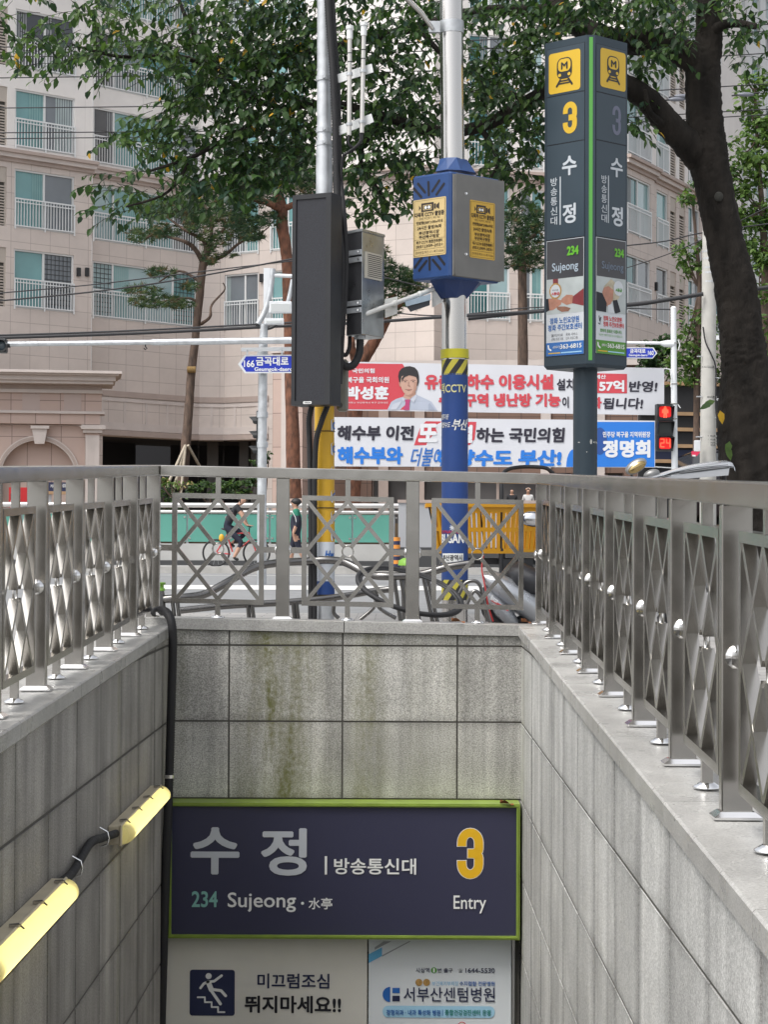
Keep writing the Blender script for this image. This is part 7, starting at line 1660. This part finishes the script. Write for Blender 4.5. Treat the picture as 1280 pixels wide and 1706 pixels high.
# ------------------------------------------------------------------ dark car on the terrace, beyond the silver canopy
CY_ = 58.0
t = thing("parked_car", "dark car with a red tail light and white number plate on the terrace", "car", GZ(1200, CY_, ZB - .6))
CARP = mat("car_black", (.012, .010, .016), .22, .3, coat=.6); x0 = GZ(1152, CY_, 0).x; zc = ZB - .6
mb = MB()
def crow(z, w, yoff): return [V(x0 + .9 - w, CY_ + yoff, z), V(x0 + .9 + w, CY_ + yoff, z), V(x0 + .9 + w, CY_ + 4.3 - yoff * .5, z), V(x0 + .9 - w, CY_ + 4.3 - yoff * .5, z)]
mb.loft([crow(zc + .3, .86, .05), crow(zc + .7, .9, 0), crow(zc + 1.75, .88, .03)], CARP, False)
mb.loft([crow(zc + 1.75, .88, .05), crow(zc + 2.2, .76, .5)], DKW, False); mb.loft([crow(zc + 2.2, .77, .5), crow(zc + 2.26, .70, .55)], CARP, False); mb.build("body", t, bevel=.04)
fr = Fr(V(x0, CY_ - .02, 0), V(1, 0, 0)); pxs = lambda pts: [fr.px(x, y) for x, y in pts]
TL = mat("tail_light_red", (.40, .02, .06), .2, emit=(.8, .05, .12), es=.25)
mb = MB(); mb.poly(fr, pxs([(1152, 752), (1153, 760), (1161, 760), (1170, 750), (1158, 751)]), TL, .03, .03); mb.build("tail_light", t)
mb = MB(); mb.poly(fr, pxs([(1153, 758), (1159, 758), (1159, 760.5), (1154, 760.5)]), LET_W, .04, .02); mb.build("reversing_light", t)
mb = MB(); mb.poly(fr, pxs([(1172, 752), (1192, 751.5), (1192, 759.5), (1174, 760)]), LET_W, .03, .02); mb.text(fr, "247 8063", (1175, 753.5, 1191, 758), INK_N, .034, .02); mb.build("number_plate", t)
for dx, dy in ((.12, .8), (1.68, .8), (.12, 3.4), (1.68, 3.4)):
    mb = MB(); c = V(x0 + dx, CY_ + dy, zc + .32); mb.tube([c - V(.11, 0, 0), c + V(.11, 0, 0)], .32, RUBBER, 18); mb.build("wheel", t)

# ------------------------------------------------------------------ shop signs glimpsed through the left railing
t = thing("shop_sign", "upright bright red shop sign glimpsed through the left railing", "sign", GZ(30, 55, -.4)); REDS = mat("sign_red", (.55, .025, .03), .4)
fr = fac((14, 55), (46, 55.1)); zz = lambda y: fr.px(30, y)[1]; mb = MB(); mb.rect(fr, 0, zz(905), fr.L, zz(812), REDS, 0, .2); mb.build("panel", t); mb = MB(); mb.rect(fr, .05, zz(832), fr.L * .45, zz(822), INK, .01); mb.rect(fr, .05, zz(850), .25, zz(834), LET_W, .01); mb.build("print", t)
mb = MB(); mb.rect(fr, .1, -.5, .2, zz(905), GALV, -.05, .08); mb.build("leg", t)
t = thing("shop_sign", "dark shop fascia with small pale letters left of the railing corner", "sign", GZ(96, 57, .2))
fr = fac((76, 57), (130, 57.1)); mb = MB(); mb.rect(fr, 0, zz(818), fr.L, zz(803), INK_N, 0, .3); mb.build("panel", t); mb = MB(); mb.rect(fr, 0, zz(823), fr.L, zz(818), TAN, .02, .3); mb.build("lower_trim", t)
mb = MB(); mb.text(fr, "커피", (84, 807, 92, 813), LET_W, .012, .02); mb.text(fr, "김밥", (104, 806, 112, 812), LET_W, .012, .02); mb.build("lettering", t)
mb = MB(); mb.rect(fr, .05, -.5, .15, zz(823), GALV, -.05, .08); mb.rect(fr, fr.L - .15, -.5, fr.L - .05, zz(823), GALV, -.05, .08); mb.build("leg", t)

# ------------------------------------------------------------------ people
SKIN = mat("skin", (.46, .27, .19), .55, var=.04, vs=20); HAIRM = mat("hair_black", (.012, .011, .012), .6); NAVYC = mat("navy_cloth", (.016, .018, .035), .8, var=.12, vs=12); GREENC = mat("green_cloth", (.012, .16, .10), .8, var=.1, vs=12); BLKC = mat("black_cloth", (.020, .021, .025), .85, var=.15, vs=12); SHOE = mat("shoe_dark", (.02, .02, .02), .6); WHC = mat("white_cloth", (.6, .6, .6), .8)
def figure(name, label, J, E, R, paint, loc, scale=1.0):
    """one continuous skinned body; paint(p, nearest joint) picks the cloth of a face"""
    names = list(J); me = bpy.data.meshes.new(name)
    me.from_pydata([J[k] for k in names], [(names.index(a), names.index(b)) for a, b in E], [])
    o = bpy.data.objects.new(name, me); COL.objects.link(o)
    sk = o.modifiers.new("skin", 'SKIN'); sk.use_smooth_shade = True
    for i, k in enumerate(names):
        r = R[k]; me.skin_vertices[0].data[i].radius = (r, r) if not hasattr(r, '__len__') else r
        me.skin_vertices[0].data[i].use_root = (k == 'pelvis')
    sb = o.modifiers.new("sub", 'SUBSURF'); sb.levels = 2; sb.render_levels = 2
    dg = bpy.context.evaluated_depsgraph_get(); dg.update(); m2 = bpy.data.meshes.new_from_object(o.evaluated_get(dg)); bpy.data.objects.remove(o)
    mats = []; idx = []
    for p in m2.polygons:
        c = p.center; nk = min(names, key=lambda k: (Vector(J[k]) - c).length - (R[k] if not hasattr(R[k], '__len__') else R[k][0]) * .5); m = paint(c, nk)
        if m not in mats: mats.append(m)
        idx.append(mats.index(m)); p.use_smooth = True
    m2.materials.clear()
    for m in mats: m2.materials.append(m)
    m2.polygons.foreach_set("material_index", idx)
    b = bpy.data.objects.new(name, m2); COL.objects.link(b); b.location = loc; b.scale = (scale,) * 3
    return tag(b, label, "person")
def hand(J, E, R, w, tip, side):
    """five short finger chains from a wrist joint"""
    W_ = Vector(J[w]); d = (Vector(tip) - W_).normalized(); s = Vector(side).normalized()
    for i, (o_, l_, r_) in enumerate(((-.03, .15, .010), (-.010, .17, .011), (.012, .165, .011), (.032, .14, .009), (.045, .09, .012))):
        k1, k2 = f"{w}_f{i}a", f"{w}_f{i}b"; J[k1] = tuple(W_ + d * (.08 if i < 4 else .04) + s * o_); J[k2] = tuple(W_ + d * l_ + s * o_ * 1.15 + V(.015, 0, 0)); R[k1] = r_ * 1.5; R[k2] = r_; E += [(w, k1), (k1, k2)]
# standing/walking man facing left (-x), 1.72 m
J = dict(pelvis=(0, 0, .93), spine=(.0, 0, 1.12), chest=(.015, 0, 1.32), neck=(.0, 0, 1.47), jaw=(-.02, 0, 1.545), head=(-.005, 0, 1.63), crown=(.0, 0, 1.69),
 shL=(.0, -.18, 1.40), elL=(.05, -.23, 1.13), wrL=(-.03, -.24, .90), shR=(.0, .18, 1.40), elR=(.06, .23, 1.13), wrR=(.02, .25, .90),
 hipL=(.0, -.10, .87), knL=(.06, -.10, .50), anL=(.20, -.10, .12), toL=(.10, -.11, .03), hipR=(.0, .10, .87), knR=(-.08, .10, .48), anR=(-.12, .10, .08), toR=(-.27, .10, .03), nose=(-.105, 0, 1.60))
R = dict(pelvis=(.15, .13), spine=(.145, .12), chest=(.165, .13), neck=.055, jaw=.072, head=.095, crown=.08, shL=.072, elL=.052, wrL=.033, shR=.072, elR=.052, wrR=.033, hipL=.10, knL=.068, anL=.045, toL=.036, hipR=.10, knR=.068, anR=.045, toR=.036, nose=.017)
E = [('pelvis', 'spine'), ('spine', 'chest'), ('chest', 'neck'), ('neck', 'jaw'), ('jaw', 'head'), ('head', 'crown'), ('head', 'nose'), ('chest', 'shL'), ('shL', 'elL'), ('elL', 'wrL'), ('chest', 'shR'), ('shR', 'elR'), ('elR', 'wrR'), ('pelvis', 'hipL'), ('hipL', 'knL'), ('knL', 'anL'), ('anL', 'toL'), ('pelvis', 'hipR'), ('hipR', 'knR'), ('knR', 'anR'), ('anR', 'toR')]
hand(J, E, R, 'wrL', V(-.06, -.24, .75), (0, 1, 0)); hand(J, E, R, 'wrR', V(.0, .25, .75), (0, 1, 0))
def paint1(c, k):
    if k in ('head', 'crown') and c.z > 1.66: return HAIRM
    if k in ('head', 'crown', 'jaw') and c.x > .015 and c.z > 1.53: return HAIRM
    if k in ('jaw', 'head', 'crown', 'nose', 'neck'): return SKIN
    if k[:2] == 'wr': return SKIN
    if k in ('anL', 'anR') and c.z > .12: return SKIN
    if k[:2] in ('an', 'to'): return SHOE
    if k[:2] == 'kn' and c.z < .47: return SKIN
    if c.z > 1.30: return GREENC
    return NAVYC
fy = 50.6; q_ = GZ(493, fy, -.45)
pm = figure("person", "person in a navy and green jacket and black cap walking to the left", J, E, R, paint1, (q_.x, fy, -.445), 1.0); pm.scale = (1.22, 1.15, 1.0)
mb = MB(); mb.ell(q_ + V(.005, 0, .005 + .445 - .445 + 1.645), (.112, .10, .095), HAIRM, 16, 10); mb.add([q_ + V(-.08, -.07, 1.655), q_ + V(-.19, -.05, 1.635), q_ + V(-.19, .05, 1.635), q_ + V(-.08, .07, 1.655)], [(0, 1, 2, 3), (3, 2, 1, 0)], HAIRM)
o = mb.build("cap", pm)
mb = MB(); mb.tube([q_ + V(-.06, -.20, 1.38), q_ + V(.0, -.265, 1.25), q_ + V(.02, -.285, 1.13)], .008, WHC, 6); mb.build("sleeve_stripe", pm)
# cyclist: bicycle, then the rider
BKY = 50.3; s_ = F / BKY
def wp(x, y): return P(x, y, BKY)
t = thing("bicycle", "red framed bicycle with black tyres being ridden along the far pavement", "bicycle", wp(396, 950))
REDF = mat("bike_red", (.50, .03, .035), .3, coat=.4)
zg = -.45; wr = .33; rw = V(wp(360, 930).x, BKY, zg + wr + .01); fw = V(rw.x + 1.03, BKY, zg + wr + .01)
for c in (rw, fw):
    mb = MB(); mb.tube([c + V(wr * math.cos(k * math.pi / 18), 0, wr * math.sin(k * math.pi / 18)) for k in range(36)], .024, RUBBER, 8, close=True); w_ = mb.build("wheel", t)
    mb = MB()
    for k in range(14): a_ = k * math.pi / 7; mb.tube([c, c + V(wr * .95 * math.cos(a_), 0, wr * .95 * math.sin(a_))], .003, GALV, 4, True, False)
    mb.tube([c - V(0, .05, 0), c + V(0, .05, 0)], .03, GALV, 10); mb.build("spokes", w_)
bb = rw + V(.44, 0, -.04); st = rw + V(.28, 0, .46); hd = fw + V(-.20, 0, .52); hd2 = fw + V(-.14, 0, .36); sad = st + V(-.03, 0, .12)
mb = MB(); R_ = .019
for a, b in ((bb, st), (st, hd), (bb, hd2), (bb, rw), (st, rw), (hd, hd2), (hd2, fw)): mb.tube([a, b], R_, REDF, 8)
mb.tube([st, sad], .013, BLACKP, 8); mb.build("frame", t)
mb = MB(); mb.ell(sad + V(0, 0, .03), (.13, .07, .035), BLACKP); mb.build("saddle", t)
mb = MB(); hb0 = hd + V(.02, 0, .14); mb.tube([hd, hb0], .014, BLACKP, 8); mb.tube([hb0 + V(-.04, -.30, .02), hb0 + V(.03, -.12, 0), hb0 + V(.03, .12, 0), hb0 + V(-.04, .30, .02)], .014, BLACKP, 8); mb.build("handlebar", t)
mb = MB(); mb.tube([bb - V(0, .06, 0), bb + V(0, .06, 0)], .07, GALV, 14); mb.tube([bb + V(0, -.07, 0), bb + V(.06, -.07, -.16)], .012, GALV, 6); mb.box(bb + V(.06, -.12, -.17), (.09, .09, .02), BLACKP); mb.tube([bb + V(0, .07, 0), bb + V(-.06, .07, .16)], .012, GALV, 6); mb.box(bb + V(-.06, .12, .17), (.09, .09, .02), BLACKP); mb.build("crank", t)
mb = MB(); mb.ell(rw + V(.14, -.02, .38), (.07, .04, .10), mat("yellow_light", (.65, .38, .03), .4)); mb.build("rear_lamp", t)
o0 = V(sad.x, BKY, 0)
def rel(p): return tuple(Vector(p) - o0)
pel = sad + V(.0, 0, .12); ch = pel + V(.24, 0, .40); nk = pel + V(.32, 0, .53); hdp = pel + V(.40, 0, .66); hbz = hb0
J = dict(pelvis=rel(pel), spine=rel(pel + V(.10, 0, .2)), chest=rel(ch), neck=rel(nk), jaw=rel(hdp + V(.02, 0, -.07)), head=rel(hdp), crown=rel(hdp + V(-.01, 0, .06)), nose=rel(hdp + V(.105, 0, -.03)),
 shL=rel(ch + V(.04, -.18, .06)), elL=rel(ch + V(.20, -.24, -.16)), wrL=rel(hbz + V(-.10, -.28, .05)), shR=rel(ch + V(.04, .18, .06)), elR=rel(ch + V(.20, .24, -.16)), wrR=rel(hbz + V(-.10, .28, .05)),
 hipL=rel(pel + V(.02, -.10, -.05)), knL=rel(bb + V(.22, -.12, .30)), anL=rel(bb + V(.02, -.13, -.09)), toL=rel(bb + V(.15, -.13, -.135)), hipR=rel(pel + V(.02, .10, -.05)), knR=rel(bb + V(.30, .12, .52)), anR=rel(bb + V(-.10, .13, .25)), toR=rel(bb + V(.03, .13, .205)))
R = dict(pelvis=(.16, .14), spine=(.145, .13), chest=(.16, .13), neck=.055, jaw=.07, head=.095, crown=.08, nose=.017, shL=.072, elL=.05, wrL=.032, shR=.072, elR=.05, wrR=.032, hipL=.105, knL=.075, anL=.045, toL=.036, hipR=.105, knR=.075, anR=.045, toR=.036)
E = [('pelvis', 'spine'), ('spine', 'chest'), ('chest', 'neck'), ('neck', 'jaw'), ('jaw', 'head'), ('head', 'crown'), ('head', 'nose'), ('chest', 'shL'), ('shL', 'elL'), ('elL', 'wrL'), ('chest', 'shR'), ('shR', 'elR'), ('elR', 'wrR'), ('pelvis', 'hipL'), ('hipL', 'knL'), ('knL', 'anL'), ('anL', 'toL'), ('pelvis', 'hipR'), ('hipR', 'knR'), ('knR', 'anR'), ('anR', 'toR')]
for sd in ('L', 'R'):
    w_ = Vector(J['wr' + sd]); hand(J, E, R, 'wr' + sd, w_ + V(.16, 0, -.02), (0, 1 if sd == 'L' else -1, 0))
hz = Vector(J['head'])
def paint2(c, k):
    if k in ('head', 'crown', 'jaw') and (c.z > hz.z + .035 or c.x < hz.x - .03): return HAIRM
    if k in ('jaw', 'head', 'crown', 'nose', 'neck') or k[:2] == 'wr' or k[:2] == 'el': return SKIN
    if k[:2] == 'an' and c.z > Vector(J[k]).z + .03: return SKIN
    if k[:2] in ('an', 'to'): return SHOE
    if k[:2] == 'kn' and c.z < Vector(J[k]).z - .12: return SKIN
    if k in ('pelvis',) or k[:3] == 'hip' or k[:2] == 'kn': return NAVYC
    return BLKC
figure("person", "person in dark clothes and shorts riding the red bicycle", J, E, R, paint2, o0)
# two people far behind the yellow crate
for x, y, Y, lab, cl, hz_ in ((853, 822, 62, "person with dark hair and a dark top standing beyond the yellow crate", BLKC, 0), (880, 822, 62.4, "person with a flowered hair band and white top standing beyond the yellow crate", WHC, 1)):
    top = P(x, 813, Y).z; g = ZB - .6; sc = (top - g) / 1.76
    J = dict(pelvis=(0, 0, .93), spine=(0, 0, 1.12), chest=(0, 0, 1.33), neck=(0, 0, 1.47), jaw=(0, -.02, 1.545), head=(0, -.005, 1.63), crown=(0, 0, 1.69), nose=(0, -.105, 1.6), shL=(-.18, 0, 1.40), elL=(-.24, .03, 1.13), wrL=(-.25, -.04, .9), shR=(.18, 0, 1.40), elR=(.24, .03, 1.13), wrR=(.25, -.04, .9), hipL=(-.1, 0, .87), knL=(-.1, -.02, .5), anL=(-.1, 0, .09), toL=(-.11, -.13, .03), hipR=(.1, 0, .87), knR=(.1, -.02, .5), anR=(.1, 0, .09), toR=(.11, -.13, .03))
    R = dict(pelvis=(.15, .13), spine=(.14, .12), chest=(.16, .13), neck=.055, jaw=.07, head=.095, crown=.085, nose=.016, shL=.07, elL=.05, wrL=.033, shR=.07, elR=.05, wrR=.033, hipL=.1, knL=.068, anL=.045, toL=.036, hipR=.1, knR=.068, anR=.045, toR=.036)
    E = [('pelvis', 'spine'), ('spine', 'chest'), ('chest', 'neck'), ('neck', 'jaw'), ('jaw', 'head'), ('head', 'crown'), ('head', 'nose'), ('chest', 'shL'), ('shL', 'elL'), ('elL', 'wrL'), ('chest', 'shR'), ('shR', 'elR'), ('elR', 'wrR'), ('pelvis', 'hipL'), ('hipL', 'knL'), ('knL', 'anL'), ('anL', 'toL'), ('pelvis', 'hipR'), ('hipR', 'knR'), ('knR', 'anR'), ('anR', 'toR')]
    hand(J, E, R, 'wrL', V(-.25, -.08, .75), (1, 0, 0)); hand(J, E, R, 'wrR', V(.25, -.08, .75), (1, 0, 0))
    def pf(c, k, cl=cl):
        if k in ('head', 'crown', 'jaw') and (c.z > 1.67 or c.y > .02): return HAIRM
        if k in ('jaw', 'head', 'crown', 'nose', 'neck') or k[:2] == 'wr': return SKIN
        if k[:2] in ('to', 'an'): return SHOE
        return cl if c.z > .95 else NAVYC
    q_ = GZ(x, Y, g); pb = figure("person", lab, J, E, R, pf, (q_.x, Y, g), sc)
    if hz_:
        mb = MB()
        for k in range(7): a_ = math.radians(20 + 23 * k); mb.ell(q_ + V(.10 * math.cos(a_), -.03, (1.66 + .09 * math.sin(a_)) ), (.03, .03, .03), WHC if k % 2 else mat("flower_orange", (.5, .2, .05), .7), 8, 6)
        mb.build("hair_band", pb)
# lit windows, wall lamps etc. end here
